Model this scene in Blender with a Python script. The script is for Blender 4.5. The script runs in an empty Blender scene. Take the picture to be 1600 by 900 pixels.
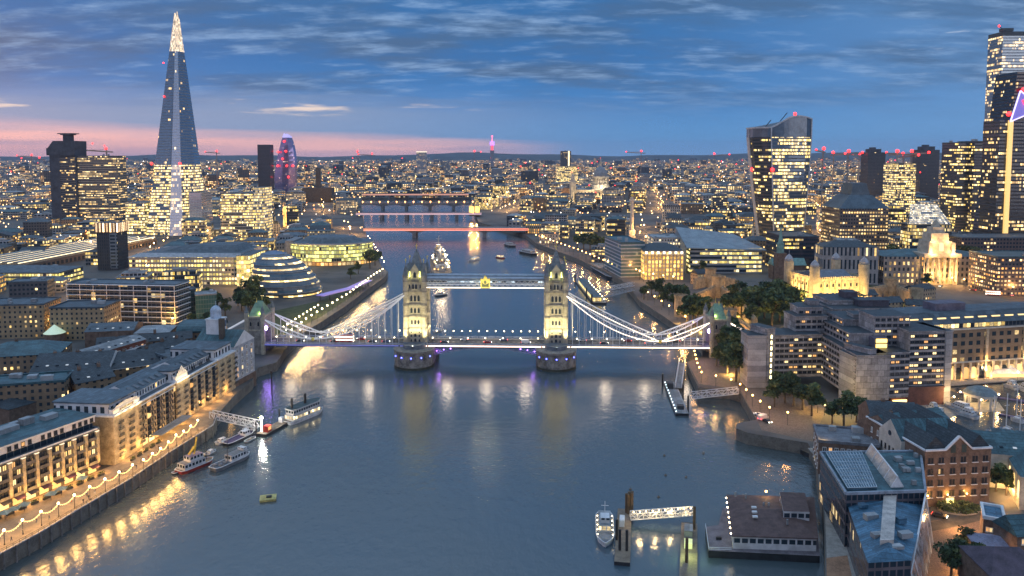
import bpy, bmesh, math, random
from mathutils import Vector, Matrix
from mathutils.geometry import tessellate_polygon
from math import sin, cos, tan, atan, atan2, pi, radians, sqrt, hypot, floor
rnd = random.Random(7)
C = bpy.context.scene.collection
SC = bpy.context.scene
# ------------------------------------------------------------------ camera, sky, light, exposure
F, PITCH, HC = 1244.44, radians(4.6), 120.0
PY = 240+F*math.tan(PITCH)      # the lens is shifted down a little: the photo's uprights stay nearly upright
cam_d = bpy.data.cameras.new('camera'); cam = bpy.data.objects.new('camera', cam_d); C.objects.link(cam)
cam.location = (0, 0, HC); cam.rotation_euler = (pi/2 - PITCH, 0, 0)
cam_d.shift_y = -(450-PY)/1600; cam_d.sensor_width = 36; cam_d.lens = 36*F/1600; cam_d.clip_start = 1; cam_d.clip_end = 90000
SC.camera = cam
SC.view_settings.view_transform = 'Standard'; SC.view_settings.look = 'None'
SC.view_settings.exposure = 0.5; SC.view_settings.gamma = 1.0; SC.view_settings.use_curve_mapping = False
cy = SC.cycles
cy.max_bounces = 5; cy.diffuse_bounces = 2; cy.glossy_bounces = 3; cy.transmission_bounces = 2; cy.volume_bounces = 0
cy.transparent_max_bounces = 6; cy.caustics_reflective = False; cy.caustics_refractive = False
cy.sample_clamp_indirect = 4.0; cy.sample_clamp_direct = 0; cy.use_denoising = True
cy.use_adaptive_sampling = True; cy.adaptive_threshold = 0.015; cy.use_light_tree = True

def nodes_of(nt):
    nt.nodes.clear()
    def N(t, **k):
        n = nt.nodes.new(t)
        for a, b in k.items():
            if a == 'op': n.operation = b
            elif hasattr(n, a): setattr(n, a, b)
        return n
    def L(a, b): nt.links.new(a, b)
    def V(x, sock):
        if x is None: return
        if isinstance(x, (int, float)): sock.default_value = x
        elif isinstance(x, (tuple, list)):
            sock.default_value = tuple(x) + (1,) if sock.type == 'RGBA' and len(x) == 3 else x
        else: L(x, sock)
    def M(op, a, b=None, c=None, clamp=False):
        n = N('ShaderNodeMath', op=op); n.use_clamp = clamp
        V(a, n.inputs[0]); V(b, n.inputs[1]); V(c, n.inputs[2]); return n.outputs[0]
    def X(fac, a, b, mode='MIX'):
        n = N('ShaderNodeMix', data_type='RGBA', blend_type=mode)
        V(fac, n.inputs[0]); V(a, n.inputs[6]); V(b, n.inputs[7]); return n.outputs[2]
    def NOI(vec, scale, detail=3, rough=.55, dim='3D'):
        n = N('ShaderNodeTexNoise', noise_dimensions=dim)
        if vec is not None: L(vec, n.inputs['Vector'])
        n.inputs['Scale'].default_value = scale; n.inputs['Detail'].default_value = detail; n.inputs['Roughness'].default_value = rough
        return n.outputs['Fac']
    def RAMP(fac, stops, interp='LINEAR'):
        n = N('ShaderNodeValToRGB'); r = n.color_ramp; r.interpolation = interp
        while len(r.elements) > 1: r.elements.remove(r.elements[-1])
        for i, (p, c) in enumerate(stops):
            e = r.elements[0] if i == 0 else r.elements.new(p)
            e.position = p; e.color = (*c, 1) if isinstance(c, tuple) else (c, c, c, 1)
        V(fac, n.inputs[0]); return n.outputs[0]
    def MAPR(x, a, b, c=0, d=1, smooth=True):
        n = N('ShaderNodeMapRange'); n.interpolation_type = 'SMOOTHSTEP' if smooth else 'LINEAR'
        V(x, n.inputs[0]); n.inputs[1].default_value = a; n.inputs[2].default_value = b
        n.inputs[3].default_value = c; n.inputs[4].default_value = d; return n.outputs[0]
    return N, L, M, X, NOI, RAMP, MAPR

W = bpy.data.worlds.new('World'); SC.world = W; W.use_nodes = True
def build_sky():
    N, L, M, X, NOI, RAMP, MAPR = nodes_of(W.node_tree)
    tc = N('ShaderNodeTexCoord'); nm = N('ShaderNodeVectorMath', op='NORMALIZE'); L(tc.outputs['Generated'], nm.inputs[0])
    sp = N('ShaderNodeSeparateXYZ'); L(nm.outputs[0], sp.inputs[0])
    x, y, z = sp.outputs
    zz = M('MAXIMUM', z, 0.0)
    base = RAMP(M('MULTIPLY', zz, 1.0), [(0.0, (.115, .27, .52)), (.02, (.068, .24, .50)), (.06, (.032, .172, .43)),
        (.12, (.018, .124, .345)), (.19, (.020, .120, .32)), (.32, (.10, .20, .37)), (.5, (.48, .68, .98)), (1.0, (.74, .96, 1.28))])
    az = M('DIVIDE', x, M('MAXIMUM', M('ABSOLUTE', y), .05))            # tan of the bearing off the view's centre
    right = MAPR(az, .05, .65)
    base = X(M('MULTIPLY', right, .42), base, (.17, .31, .52))
    # cloud sheets, laid out on a high flat layer
    den = M('ADD', zz, .13)
    cx, cyy = M('DIVIDE', x, den), M('DIVIDE', y, den)
    cb = N('ShaderNodeCombineXYZ'); L(M('MULTIPLY', cx, 1.15), cb.inputs[0]); L(M('MULTIPLY', cyy, 2.0), cb.inputs[1])
    n1 = NOI(cb.outputs[0], .9, 8, .6); n2 = NOI(cb.outputs[0], .55, 3, .5); n3 = NOI(cb.outputs[0], 3.2, 6, .62)
    dark = MAPR(M('ADD', M('MULTIPLY', n1, .6), M('MULTIPLY', n2, .4)), .40, .62)
    fade = MAPR(zz, .03, .10)
    base = X(M('MULTIPLY', M('MULTIPLY', dark, fade), .85), base, (.050, .105, .205))
    lite = MAPR(M('ADD', M('MULTIPLY', n3, .62), M('MULTIPLY', n2, .38)), .47, .68)
    base = X(M('MULTIPLY', M('MULTIPLY', lite, MAPR(zz, .03, .10)), .82), base, (.20, .33, .54))
    # grey-violet bank low on the left, the pink after-glow under it, a few cream wisps
    lm = MAPR(az, .28, -.35)
    cb2 = N('ShaderNodeCombineXYZ'); L(M('MULTIPLY', az, 3.0), cb2.inputs[0]); L(M('MULTIPLY', zz, 60), cb2.inputs[1])
    e1 = NOI(cb2.outputs[0], 1.1, 5, .55)
    jit = M('MULTIPLY', M('SUBTRACT', e1, .5), .034)
    zj = M('ADD', zz, jit)
    bank = M('MULTIPLY', MAPR(zj, .085, .045), lm)
    base = X(M('MULTIPLY', bank, .70), base, (.235, .295, .42))
    top = M('SUBTRACT', .017, M('MULTIPLY', az, .030))                  # the glow's upper edge drops to the right
    up = M('SUBTRACT', 1.0, MAPR(M('DIVIDE', zj, M('MAXIMUM', top, .006)), .55, 1.15))
    pk = M('MULTIPLY', up, MAPR(az, .10, -.10))
    base = X(M('MULTIPLY', M('MULTIPLY', pk, MAPR(e1, .30, .56, .30, 1)), .92), base, (.98, .50, .42))
    base = X(M('MULTIPLY', M('MULTIPLY', pk, MAPR(M('DIVIDE', zj, M('MAXIMUM', top, .006)), .55, .1)), .50), base, (.34, .25, .36))
    cb3 = N('ShaderNodeCombineXYZ'); L(M('MULTIPLY', az, 7.0), cb3.inputs[0]); L(M('MULTIPLY', zz, 75), cb3.inputs[1])
    w = NOI(cb3.outputs[0], .9, 5, .55)
    wis = M('MULTIPLY', M('MULTIPLY', MAPR(w, .54, .66), M('MULTIPLY', MAPR(zz, .040, .052), MAPR(zz, .075, .060))), MAPR(az, .02, -.2))
    base = X(M('MULTIPLY', wis, .85), base, (.78, .62, .52))
    cb4 = N('ShaderNodeCombineXYZ'); L(M('MULTIPLY', az, 5.0), cb4.inputs[0]); L(M('MULTIPLY', zz, 55), cb4.inputs[1])
    w2 = NOI(cb4.outputs[0], 1.0, 6, .6)
    wi2 = M('MULTIPLY', M('MULTIPLY', MAPR(w2, .62, .74), MAPR(zz, .05, .08)), MAPR(az, .15, .4))
    base = X(M('MULTIPLY', wi2, .75), base, (.50, .56, .66))
    # unseen pale pink anti-twilight arch behind the camera, added to light the facades
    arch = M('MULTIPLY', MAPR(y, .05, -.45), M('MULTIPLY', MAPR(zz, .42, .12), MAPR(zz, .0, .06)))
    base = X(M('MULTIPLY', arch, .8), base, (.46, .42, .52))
    sky = N('ShaderNodeTexSky'); sky.sky_type = 'NISHITA'; sky.sun_disc = False
    sky.sun_elevation = radians(1.0); sky.sun_rotation = radians(-38); sky.altitude = 50
    b1 = N('ShaderNodeBackground'); L(sky.outputs[0], b1.inputs[0]); b1.inputs[1].default_value = .05 * .12
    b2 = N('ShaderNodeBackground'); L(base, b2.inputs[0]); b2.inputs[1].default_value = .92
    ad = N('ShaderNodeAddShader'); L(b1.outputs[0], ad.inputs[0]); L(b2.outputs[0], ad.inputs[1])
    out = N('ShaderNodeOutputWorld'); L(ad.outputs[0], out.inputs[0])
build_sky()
sun_d = bpy.data.lights.new('sun', 'SUN'); sun_d.energy = .22; sun_d.angle = radians(25); sun_d.color = (1, .80, .74)
sun = bpy.data.objects.new('sun', sun_d); C.objects.link(sun)
sun.rotation_euler = (radians(82), 0, radians(38)); sun.location = (-300, 400, 400)   # the last light, low in the west-south-west

# ------------------------------------------------------------------ measuring: a photo pixel on a level at height z, or at a range Y
def P(px, py, z=5.0):
    t = PITCH + atan((py-PY)/F); Y = (HC-z)/tan(t)
    return Vector(((px-800)/F*(Y*cos(PITCH)+(HC-z)*sin(PITCH)), Y, z))
def XP(px, Y, z=5.0): return (px-800)/F*(Y*cos(PITCH)+(HC-z)*sin(PITCH))
def ZP(py, Y): return HC - Y*tan(PITCH+atan((py-PY)/F))
def PIX(v):
    d = v[1]*cos(PITCH)+(HC-v[2])*sin(PITCH); u = (v[2]-HC)*cos(PITCH)+v[1]*sin(PITCH)
    return 800+F*v[0]/d, PY-F*u/d

# ------------------------------------------------------------------ materials
MAT = {}
def mat(name, col, rough=.8, metal=0, var=.25, scale=.35, spec=.4, bump=0, streak=False, joint=None):
    if name in MAT: return MAT[name]
    m = bpy.data.materials.new(name); m.use_nodes = True; MAT[name] = m
    N, L, M, X, NOI, RAMP, MAPR = nodes_of(m.node_tree)
    b = N('ShaderNodeBsdfPrincipled'); o = N('ShaderNodeOutputMaterial'); L(b.outputs[0], o.inputs[0])
    g = N('ShaderNodeNewGeometry'); pos = g.outputs['Position']
    n = NOI(pos, scale, 5, .65); n2 = NOI(pos, scale*7, 3, .6)
    f = M('ADD', M('MULTIPLY', n, .65), M('MULTIPLY', n2, .35))
    lo = tuple(c*(1-var*1.5) for c in col); hi = tuple(min(.95, c*(1+var*1.2)) for c in col)
    c = X(MAPR(f, .33, .67), lo, hi)
    if streak:
        oi = N('ShaderNodeObjectInfo')
        c = X(.5, c, X(oi.outputs['Random'], tuple(x*.6 for x in col), tuple(min(.95, x*1.5) for x in col)))
    if joint:
        uv = N('ShaderNodeUVMap'); bt = N('ShaderNodeTexBrick'); L(uv.outputs[0], bt.inputs['Vector']); bt.inputs['Scale'].default_value = 1
        bt.inputs['Brick Width'].default_value = joint[0]; bt.inputs['Row Height'].default_value = joint[1]; bt.inputs['Mortar Size'].default_value = joint[2]; bt.inputs['Mortar'].default_value = (.35, .35, .35, 1)
        bt.inputs['Color1'].default_value = (.72, .72, .72, 1); bt.inputs['Color2'].default_value = (1.25, 1.25, 1.25, 1); c = X(1.0, c, bt.outputs[0], 'MULTIPLY')
    L(c, b.inputs['Base Color'])
    b.inputs['Roughness'].default_value = rough; b.inputs['Metallic'].default_value = metal
    b.inputs['Specular IOR Level'].default_value = spec
    if bump:
        bn = N('ShaderNodeBump'); bn.inputs['Strength'].default_value = bump; L(n2, bn.inputs['Height']); L(bn.outputs[0], b.inputs['Normal'])
    return m
def em(name, col, strength, sample=True, base=(.3, .3, .3)):
    if name in MAT: return MAT[name]
    m = bpy.data.materials.new(name); m.use_nodes = True; MAT[name] = m
    b = m.node_tree.nodes['Principled BSDF']
    b.inputs['Base Color'].default_value = (*base, 1); b.inputs['Emission Color'].default_value = (*col, 1)
    b.inputs['Emission Strength'].default_value = strength
    m.cycles.emission_sampling = 'AUTO' if sample else 'NONE'
    return m
WARM, GOLD, COOL, AMBER = (1, .56, .15), (1, .63, .11), (1, .76, .38), (1, .38, .06)
def facade(name, wall, bay=3.2, fh=3.6, a=.14, b=.28, c=.80, lit=.4, col=GOLD, st=2.2, glass=(.02, .035, .05), col2=COOL, rows=.5, wrough=.8, gmetal=0, grough=.12, band=0, cl=.7):
    """walls with a grid of window openings laid out in metres on the UV map; some rooms are lit"""
    if name in MAT: return MAT[name]
    m = bpy.data.materials.new(name); m.use_nodes = True; MAT[name] = m
    N, L, M, X, NOI, RAMP, MAPR = nodes_of(m.node_tree)
    uv = N('ShaderNodeUVMap'); s = N('ShaderNodeSeparateXYZ'); L(uv.outputs[0], s.inputs[0])
    u, v = M('DIVIDE', s.outputs[0], bay), M('DIVIDE', s.outputs[1], fh)
    fu, fv = M('FRACT', u), M('FRACT', v); iu, iv = M('FLOOR', u), M('FLOOR', v)
    mu = M('MULTIPLY', M('GREATER_THAN', fu, a), M('LESS_THAN', fu, 1-a)); mv = M('MULTIPLY', M('GREATER_THAN', fv, b), M('LESS_THAN', fv, c))
    mask = M('MULTIPLY', mu, mv)
    oi = N('ShaderNodeObjectInfo'); rn = M('MULTIPLY', oi.outputs['Random'], 91.7)
    def WN(*xs):
        cb = N('ShaderNodeCombineXYZ')
        for i, q in enumerate(xs): L(q, cb.inputs[i]) if not isinstance(q, (int, float)) else None
        w = N('ShaderNodeTexWhiteNoise', noise_dimensions='3D'); L(cb.outputs[0], w.inputs[0]); return w
    w1 = WN(iu, iv, rn)
    cb = N('ShaderNodeCombineXYZ'); L(M('MULTIPLY', iu, .16), cb.inputs[0]); L(M('MULTIPLY', iv, 3.7), cb.inputs[1]); L(rn, cb.inputs[2])
    clump = MAPR(NOI(cb.outputs[0], 1.0, 2, .6), .28, .72, 0, 1, False)
    cb = N('ShaderNodeCombineXYZ'); L(M('MULTIPLY', iu, .05), cb.inputs[0]); L(M('MULTIPLY', iv, .8), cb.inputs[1]); L(rn, cb.inputs[2])
    rowb = NOI(cb.outputs[0], 1.0, 1, .5)
    thr = M('MULTIPLY', lit, MAPR(rowb, .3, .7, max(0, 1-rows), 1+rows, False))
    on = M('LESS_THAN', M('ADD', M('MULTIPLY', w1.outputs[0], 1-cl), M('MULTIPLY', clump, cl)), thr)
    sc = N('ShaderNodeSeparateColor'); L(w1.outputs[1], sc.inputs[0])
    inner = NOI(uv.outputs[0], 1.1, 2, .7)
    amp = M('MULTIPLY', M('MULTIPLY', M('ADD', M('MULTIPLY', M('MULTIPLY', sc.outputs[1], sc.outputs[1]), 1.5), .28), st*.72), MAPR(inner, .25, .75, .35, 1.3))
    e = M('MULTIPLY', M('MULTIPLY', on, mask), amp)
    g = N('ShaderNodeNewGeometry'); n = NOI(g.outputs['Position'], .25, 4, .6)
    wl = X(MAPR(n, .3, .7), tuple(q*.72 for q in wall), tuple(min(.9, q*1.2) for q in wall))
    wl = X(M('MULTIPLY', oi.outputs['Random'], .5), wl, tuple(q*.62 for q in wall))
    if band: wl = X(M('MULTIPLY', M('LESS_THAN', fv, .14), band), wl, (.6, .6, .58))
    bs = N('ShaderNodeBsdfPrincipled'); o = N('ShaderNodeOutputMaterial'); L(bs.outputs[0], o.inputs[0])
    L(X(mask, wl, glass), bs.inputs['Base Color']); L(M('ADD', M('MULTIPLY', mask, grough-wrough), wrough), bs.inputs['Roughness'])
    L(X(sc.outputs[2], col, col2), bs.inputs['Emission Color']); L(e, bs.inputs['Emission Strength'])
    bs.inputs['Specular IOR Level'].default_value = .6
    if gmetal: L(M('MULTIPLY', mask, gmetal), bs.inputs['Metallic'])
    m.cycles.emission_sampling = 'NONE'
    return m

# ------------------------------------------------------------------ mesh building
class MB:
    def __init__(s, bay=0): s.v = []; s.f = []; s.uv = []; s.mi = []; s.bay = bay
    def face(s, pts, mi=0, uv=None):
        i = len(s.v); s.v += [tuple(p) for p in pts]; s.f.append(tuple(range(i, i+len(pts)))); s.mi.append(mi)
        if uv is None:
            a, b, c = Vector(pts[0]), Vector(pts[1]), Vector(pts[2]); n = (b-a).cross(c-a)
            if n.length < 1e-9: n = Vector((0, 0, 1))
            n.normalize()
            if abs(n.z) > .75: uv = [(p[0], p[1]) for p in pts]
            else:
                t = Vector((-n.y, n.x, 0)).normalized(); uv = [(Vector(p).dot(t), p[2]) for p in pts]
        s.uv.append(uv)
    def prism(s, poly, z0, z1, mw=0, mt=0, top=True, bot=False, poly1=None):
        """walls round a ground plan (counter-clockwise), from z0 to z1; poly1 = the plan at the top"""
        q = poly1 or poly; n = len(poly)
        for i in range(n):
            a, b = poly[i], poly[(i+1) % n]; a1, b1 = q[i], q[(i+1) % n]
            l = hypot(b[0]-a[0], b[1]-a[1]); k = l
            if s.bay: k = max(1, round(l/s.bay))*s.bay
            o = i*1000*(s.bay or 1)
            s.face([(a[0], a[1], z0), (b[0], b[1], z0), (b1[0], b1[1], z1), (a1[0], a1[1], z1)], mw, [(o, 0), (o+k, 0), (o+k, z1-z0), (o, z1-z0)])
        if top: s.cap(q, z1, mt)
        if bot: s.cap(poly[::-1], z0, mt)
    def cap(s, poly, z, mi=0):
        if len(poly) <= 4: s.face([(p[0], p[1], z) for p in poly], mi)
        else:
            for t in tessellate_polygon([[Vector((p[0], p[1], 0)) for p in poly]]):
                pts = [(poly[k][0], poly[k][1], z) for k in t]
                a, b, c = pts
                if (b[0]-a[0])*(c[1]-a[1])-(b[1]-a[1])*(c[0]-a[0]) < 0: pts.reverse()
                s.face(pts, mi)
    def box(s, c, d, rz=0, mi=0, mt=None, bot=True):
        s.prism(rect(c[0], c[1], d[0], d[1], rz), c[2]-d[2]/2, c[2]+d[2]/2, mi, mi if mt is None else mt, True, bot); return s
    def cyl(s, x, y, z0, z1, r0, r1=None, n=12, mi=0, top=True, mt=None, ph=0, sx=1, sy=1):
        r1 = r0 if r1 is None else r1
        A = [(x+cos(ph+2*pi*i/n)*r0*sx, y+sin(ph+2*pi*i/n)*r0*sy) for i in range(n)]; B = [(x+cos(ph+2*pi*i/n)*r1*sx, y+sin(ph+2*pi*i/n)*r1*sy) for i in range(n)]
        if r1 < 1e-4:
            for i in range(n): s.face([(*A[i], z0), (*A[(i+1) % n], z0), (x, y, z1)], mi)
        else: s.prism(A, z0, z1, mi, mi if mt is None else mt, top, False, B)
        return s
    def lathe(s, x, y, prof, n=16, mi=0):
        for (r0, z0), (r1, z1) in zip(prof, prof[1:]):
            for i in range(n):
                a, b = 2*pi*i/n, 2*pi*(i+1)/n
                p = [(x+cos(a)*r0, y+sin(a)*r0, z0), (x+cos(b)*r0, y+sin(b)*r0, z0), (x+cos(b)*r1, y+sin(b)*r1, z1), (x+cos(a)*r1, y+sin(a)*r1, z1)]
                if r0 < 1e-4: p = [p[0], p[2], p[3]]
                elif r1 < 1e-4: p = p[:3]
                s.face(p, mi)
        return s
    def bar(s, p, q, w, h=None, mi=0):
        p, q = Vector(p), Vector(q); d = (q-p)
        if d.length < 1e-6: return s
        d.normalize(); h = h or w
        up = Vector((0, 0, 1)) if abs(d.z) < .95 else Vector((0, 1, 0))
        a = d.cross(up).normalized()*w/2; b = a.cross(d).normalized()*h/2
        A = [p-a-b, p+a-b, p+a+b, p-a+b]; B = [q-a-b, q+a-b, q+a+b, q-a+b]
        for i in range(4): j = (i+1) % 4; s.face([A[i], A[j], B[j], B[i]], mi)
        s.face(A[::-1], mi); s.face(B, mi); return s
    def tube(s, pts, r, n=6, mi=0):
        for p, q in zip(pts, pts[1:]): s.bar(p, q, r*2, r*2, mi)
        return s
    def ball(s, x, y, z, r, mi=0, n=8, sz=1):
        k = max(3, n//2); s.lathe(x, y, [(r*sin(pi*i/k) if 0 < i < k else 0, z-r*sz*cos(pi*i/k)) for i in range(k+1)], n, mi); return s
    def gable(s, poly, z0, zr, mi=0, mw=1, over=0.0):
        """pitched roof over a 4-corner plan; the ridge runs along edge 0"""
        a, b, c, d = [Vector((*p, z0)) for p in poly]
        r0, r1 = (a+d)/2, (b+c)/2; r0.z = r1.z = zr
        s.face([a, b, r1, r0], mi); s.face([c, d, r0, r1], mi); s.face([b, c, r1], mw); s.face([d, a, r0], mw)
    def hip(s, poly, z0, zr, inset=.3, mi=0):
        a, b, c, d = [Vector((*p, z0)) for p in poly]
        r0, r1 = (a+d)/2, (b+c)/2; e = r1-r0; r0 = r0+e*inset; r1 = r1-e*inset; r0.z = r1.z = zr
        s.face([a, b, r1, r0], mi); s.face([c, d, r0, r1], mi); s.face([b, c, r1], mi); s.face([d, a, r0], mi)
    def build(s, name, mats, parent=None, smooth=False, loc=None, rz=0, **props):
        me = bpy.data.meshes.new(name); me.from_pydata(s.v, [], s.f)
        if not isinstance(mats, (list, tuple)): mats = [mats]
        for m in mats: me.materials.append(m)
        me.polygons.foreach_set('material_index', [min(i, len(mats)-1) for i in s.mi])
        l = me.uv_layers.new(name='UVMap'); flat = []
        for u in s.uv:
            for q in u: flat += [q[0], q[1]]
        l.data.foreach_set('uv', flat)
        if smooth:
            me.polygons.foreach_set('use_smooth', [True]*len(s.f))
            bm = bmesh.new(); bm.from_mesh(me); bmesh.ops.remove_doubles(bm, verts=bm.verts, dist=.001); bm.to_mesh(me); bm.free()
        o = bpy.data.objects.new(name, me); C.objects.link(o)
        if parent is not None: o.parent = parent
        if loc is not None: o.location = loc
        o.rotation_euler.z = rz
        for k, q in props.items(): o[{'label': 'label', 'cat': 'category', 'group': 'group', 'kind': 'kind'}[k]] = q
        return o
def rect(x, y, w, d, rz=0):
    c, s = cos(rz), sin(rz)
    return [(x+a*c-b*s, y+a*s+b*c) for a, b in ((-w/2, -d/2), (w/2, -d/2), (w/2, d/2), (-w/2, d/2))]
def thing(name, loc, label, cat, group=None, rz=0):
    o = bpy.data.objects.new(name, None); C.objects.link(o); o.location = loc; o.rotation_euler.z = rz; o.empty_display_size = .5
    o['label'] = label; o['category'] = cat
    if group: o['group'] = group
    return o
def child(src, parent, loc=None, rz=None):
    o = src.copy(); C.objects.link(o); o.parent = parent
    if loc is not None: o.location = loc
    if rz is not None: o.rotation_euler.z = rz
    return o
KIDS = {}
def copy_thing(root, loc, rz=0, label=None, group=None, scale=None):
    if root.name not in KIDS: KIDS[root.name] = [(c, list(c.children)) for c in root.children]
    r = root.copy(); C.objects.link(r); r.location = loc; r.rotation_euler.z = rz
    if scale: r.scale = (scale,)*3 if isinstance(scale, (int, float)) else scale
    if label: r['label'] = label
    if group: r['group'] = group
    for c, sub in KIDS[root.name]:
        d = c.copy(); C.objects.link(d); d.parent = r
        for g in sub:
            e = g.copy(); C.objects.link(e); e.parent = d
    return r
def point(name, loc, col, power, r=.3, parent=None, spot=None):
    d = bpy.data.lights.new(name, 'SPOT' if spot else 'POINT'); d.energy = power; d.color = col; d.shadow_soft_size = r
    o = bpy.data.objects.new(name, d); C.objects.link(o); o.location = loc
    if parent is not None: o.parent = parent
    if spot:
        d.spot_size = radians(spot[1]); d.spot_blend = .6
        o.rotation_euler = (Vector(spot[0])-Vector(loc)).to_track_quat('-Z', 'Y').to_euler()
    return o

# ------------------------------------------------------------------ the river, the banks, the hills
GZ = 5.0
def make_water(name, dark=1.0):
    m = bpy.data.materials.new(name); m.use_nodes = True; MAT[name] = m
    N, L, M, X, NOI, RAMP, MAPR = nodes_of(m.node_tree)
    g = N('ShaderNodeNewGeometry'); mp = N('ShaderNodeMapping'); L(g.outputs['Position'], mp.inputs['Vector']); mp.inputs['Scale'].default_value = (1, .62, 1)
    big = NOI(g.outputs['Position'], .006, 3, .5)
    n1 = NOI(mp.outputs[0], .30, 4, .6); n2 = NOI(mp.outputs[0], .95, 3, .6)
    h = M('ADD', M('MULTIPLY', n1, .7), M('MULTIPLY', n2, .22))
    bn = N('ShaderNodeBump'); bn.inputs['Strength'].default_value = .34; bn.inputs['Distance'].default_value = 1.0
    L(M('MULTIPLY', h, MAPR(big, .3, .7, .6, 1.25)), bn.inputs['Height'])
    b = N('ShaderNodeBsdfPrincipled'); o = N('ShaderNodeOutputMaterial'); L(b.outputs[0], o.inputs[0])
    L(X(MAPR(big, .35, .65), tuple(c*dark for c in (.074, .088, .086)), tuple(c*dark for c in (.046, .082, .108))), b.inputs['Base Color'])
    b.inputs['Roughness'].default_value = .17; b.inputs['IOR'].default_value = 1.55; b.inputs['Specular IOR Level'].default_value = .85
    L(bn.outputs[0], b.inputs['Normal']); return m
WATER = make_water('river_water')
mb = MB(); mb.face([(-3000, -200, 0), (3000, -200, 0), (3000, 6000, 0), (-3000, 6000, 0)]); mb.build('river', WATER, kind='structure')

GROUND = bpy.data.materials.new('street_ground'); GROUND.use_nodes = True
def ground_mat():
    N, L, M, X, NOI, RAMP, MAPR = nodes_of(GROUND.node_tree)
    g = N('ShaderNodeNewGeometry'); n = NOI(g.outputs['Position'], .02, 5, .6); n2 = NOI(g.outputs['Position'], .5, 4, .6)
    c = X(MAPR(n, .38, .6), (.045, .046, .05), (.13, .125, .115)); c = X(M('MULTIPLY', n2, .5), c, (.07, .075, .07))
    b = N('ShaderNodeBsdfPrincipled'); o = N('ShaderNodeOutputMaterial'); L(b.outputs[0], o.inputs[0]); L(c, b.inputs['Base Color']); b.inputs['Roughness'].default_value = .85
ground_mat()
LEFT_EDGE = [(0, 865), (60, 833), (120, 797), (200, 750), (270, 703), (333, 664), (338, 650), (366, 618), (394, 594), (402, 575), (432, 566), (446, 545), (470, 522), (500, 504), (540, 478),
             (580, 448), (602, 432), (606, 424), (596, 416), (590, 400), (580, 384), (573, 370), (569, 350), (566, 330), (564, 318), (566, 309)]
RIGHT_EDGE = [(736, 309), (738, 326), (748, 347), (822, 367), (838, 380), (872, 393), (905, 405), (945, 424), (972, 438), (988, 455), (1000, 470), (1040, 496), (1074, 520), (1096, 540),
              (1098, 556), (1073, 566), (1091, 605), (1140, 608), (1157, 613), (1182, 656), (1152, 661), (1150, 669), (1168, 676), (1226, 686), (1262, 692), (1275, 714), (1279, 760), (1287, 800), (1290, 905), (1292, 1100)]
LE = [P(*p, GZ) for p in LEFT_EDGE]; RE = [P(*p, GZ) for p in RIGHT_EDGE]
LE = [Vector((LE[0].x-18, 60, GZ))] + LE
STONE = mat('river_wall_stone', (.17, .155, .13), .85, scale=.3, bump=.2)
def bank(name, poly):
    mb = MB(); mb.prism([(p[0], p[1]) for p in poly], -2, GZ, 1, 0); return mb.build(name, [GROUND, STONE], kind='structure')
yf = LE[-1].y
bank('south_bank', ([Vector((-16000, 60, 0))] + LE + [Vector((XP(650, yf), yf, 0)), Vector((XP(650, yf)*7, 18600, 0)), Vector((-16000, 18600, 0))]))
bank('north_bank', ([Vector((XP(650, yf), yf, 0)), *RE, Vector((16000, 60, 0)), Vector((16000, 18600, 0)), Vector((XP(650, yf)*7, 18600, 0))]))
# far hills on the skyline
def hills():
    mb = MB(); r = random.Random(3); n = 90
    prof = []
    for i in range(n+1):
        px = -150+1900*i/n
        base = 243 - 5.5*max(0, (px-850)/700) - 3.0*math.exp(-((px-730)/120)**2)
        prof.append((px, base+1.3*sin(px*.013+1)+.9*sin(px*.041)+r.uniform(-.35, .35)))
    Y = 15000
    for (pa, ya), (pb, yb) in zip(prof, prof[1:]):
        f, k = (XP(pa, Y-3500, 5), XP(pb, Y-3500, 5)), (XP(pa, Y, 100), XP(pb, Y, 100))
        mb.face([(f[0], Y-3500, 4), (f[1], Y-3500, 4), (k[1], Y, ZP(yb, Y)), (k[0], Y, ZP(ya, Y))])
        mb.face([(k[0], Y, ZP(ya, Y)), (k[1], Y, ZP(yb, Y)), (k[1]*1.25, Y+4000, 4), (k[0]*1.25, Y+4000, 4)])
    mb.build('hills', mat('wooded_hill', (.05, .06, .05), .95, scale=.003, var=.5), kind='structure', smooth=True)
hills()
# ------------------------------------------------------------------ the twin-towered bridge
LIME = mat('pale_limestone', (.36, .33, .26), .8, scale=.5, var=.22, bump=.25)
GRANITE = mat('granite_courses', (.21, .20, .185), .85, scale=.5, var=.3, bump=.25)
SLATE = mat('slate_roof', (.15, .17, .175), .55, scale=.5, var=.3)
STEEL = mat('pale_blue_steel', (.28, .34, .40), .45, scale=.4, var=.15)
WHITES = mat('white_painted_steel', (.62, .64, .66), .45, scale=.4, var=.1)
DARKST = mat('dark_blue_steel', (.035, .05, .12), .5, scale=.4, var=.2)
ASPH = mat('asphalt', (.085, .08, .075), .8, scale=.3, var=.25)
PAVE = mat('paving', (.30, .28, .25), .85, scale=.4, var=.2)
GLASS = mat('dark_glass', (.02, .03, .045), .12, scale=.3, var=.2, spec=.8)
GILT = mat('gilded_metal', (.75, .60, .12), .4, metal=.3, scale=1, var=.15)
BLACK = mat('black_paint', (.02, .02, .022), .5, scale=.5)
LED = em('white_led_strip', (1, .76, .55), 3.0)
LEDDIM = em('soft_led_strip', (.86, .90, 1), .45, False)
LEDPINK = em('warm_white_led_strip', (1, .66, .52), 3.6)
LEDBLUE = em('blue_led', (.08, .10, 1), 14, False)
LEDVIO = em('violet_led', (.45, .18, 1), 6, False)
BULB = em('lamp_bulb', (1, .78, .46), 14, False)
BULBO = em('amber_lamp_bulb', (1, .50, .12), 12, False)
LITWIN = em('lit_window_pane', (1, .70, .26), 1.8, False)
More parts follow.
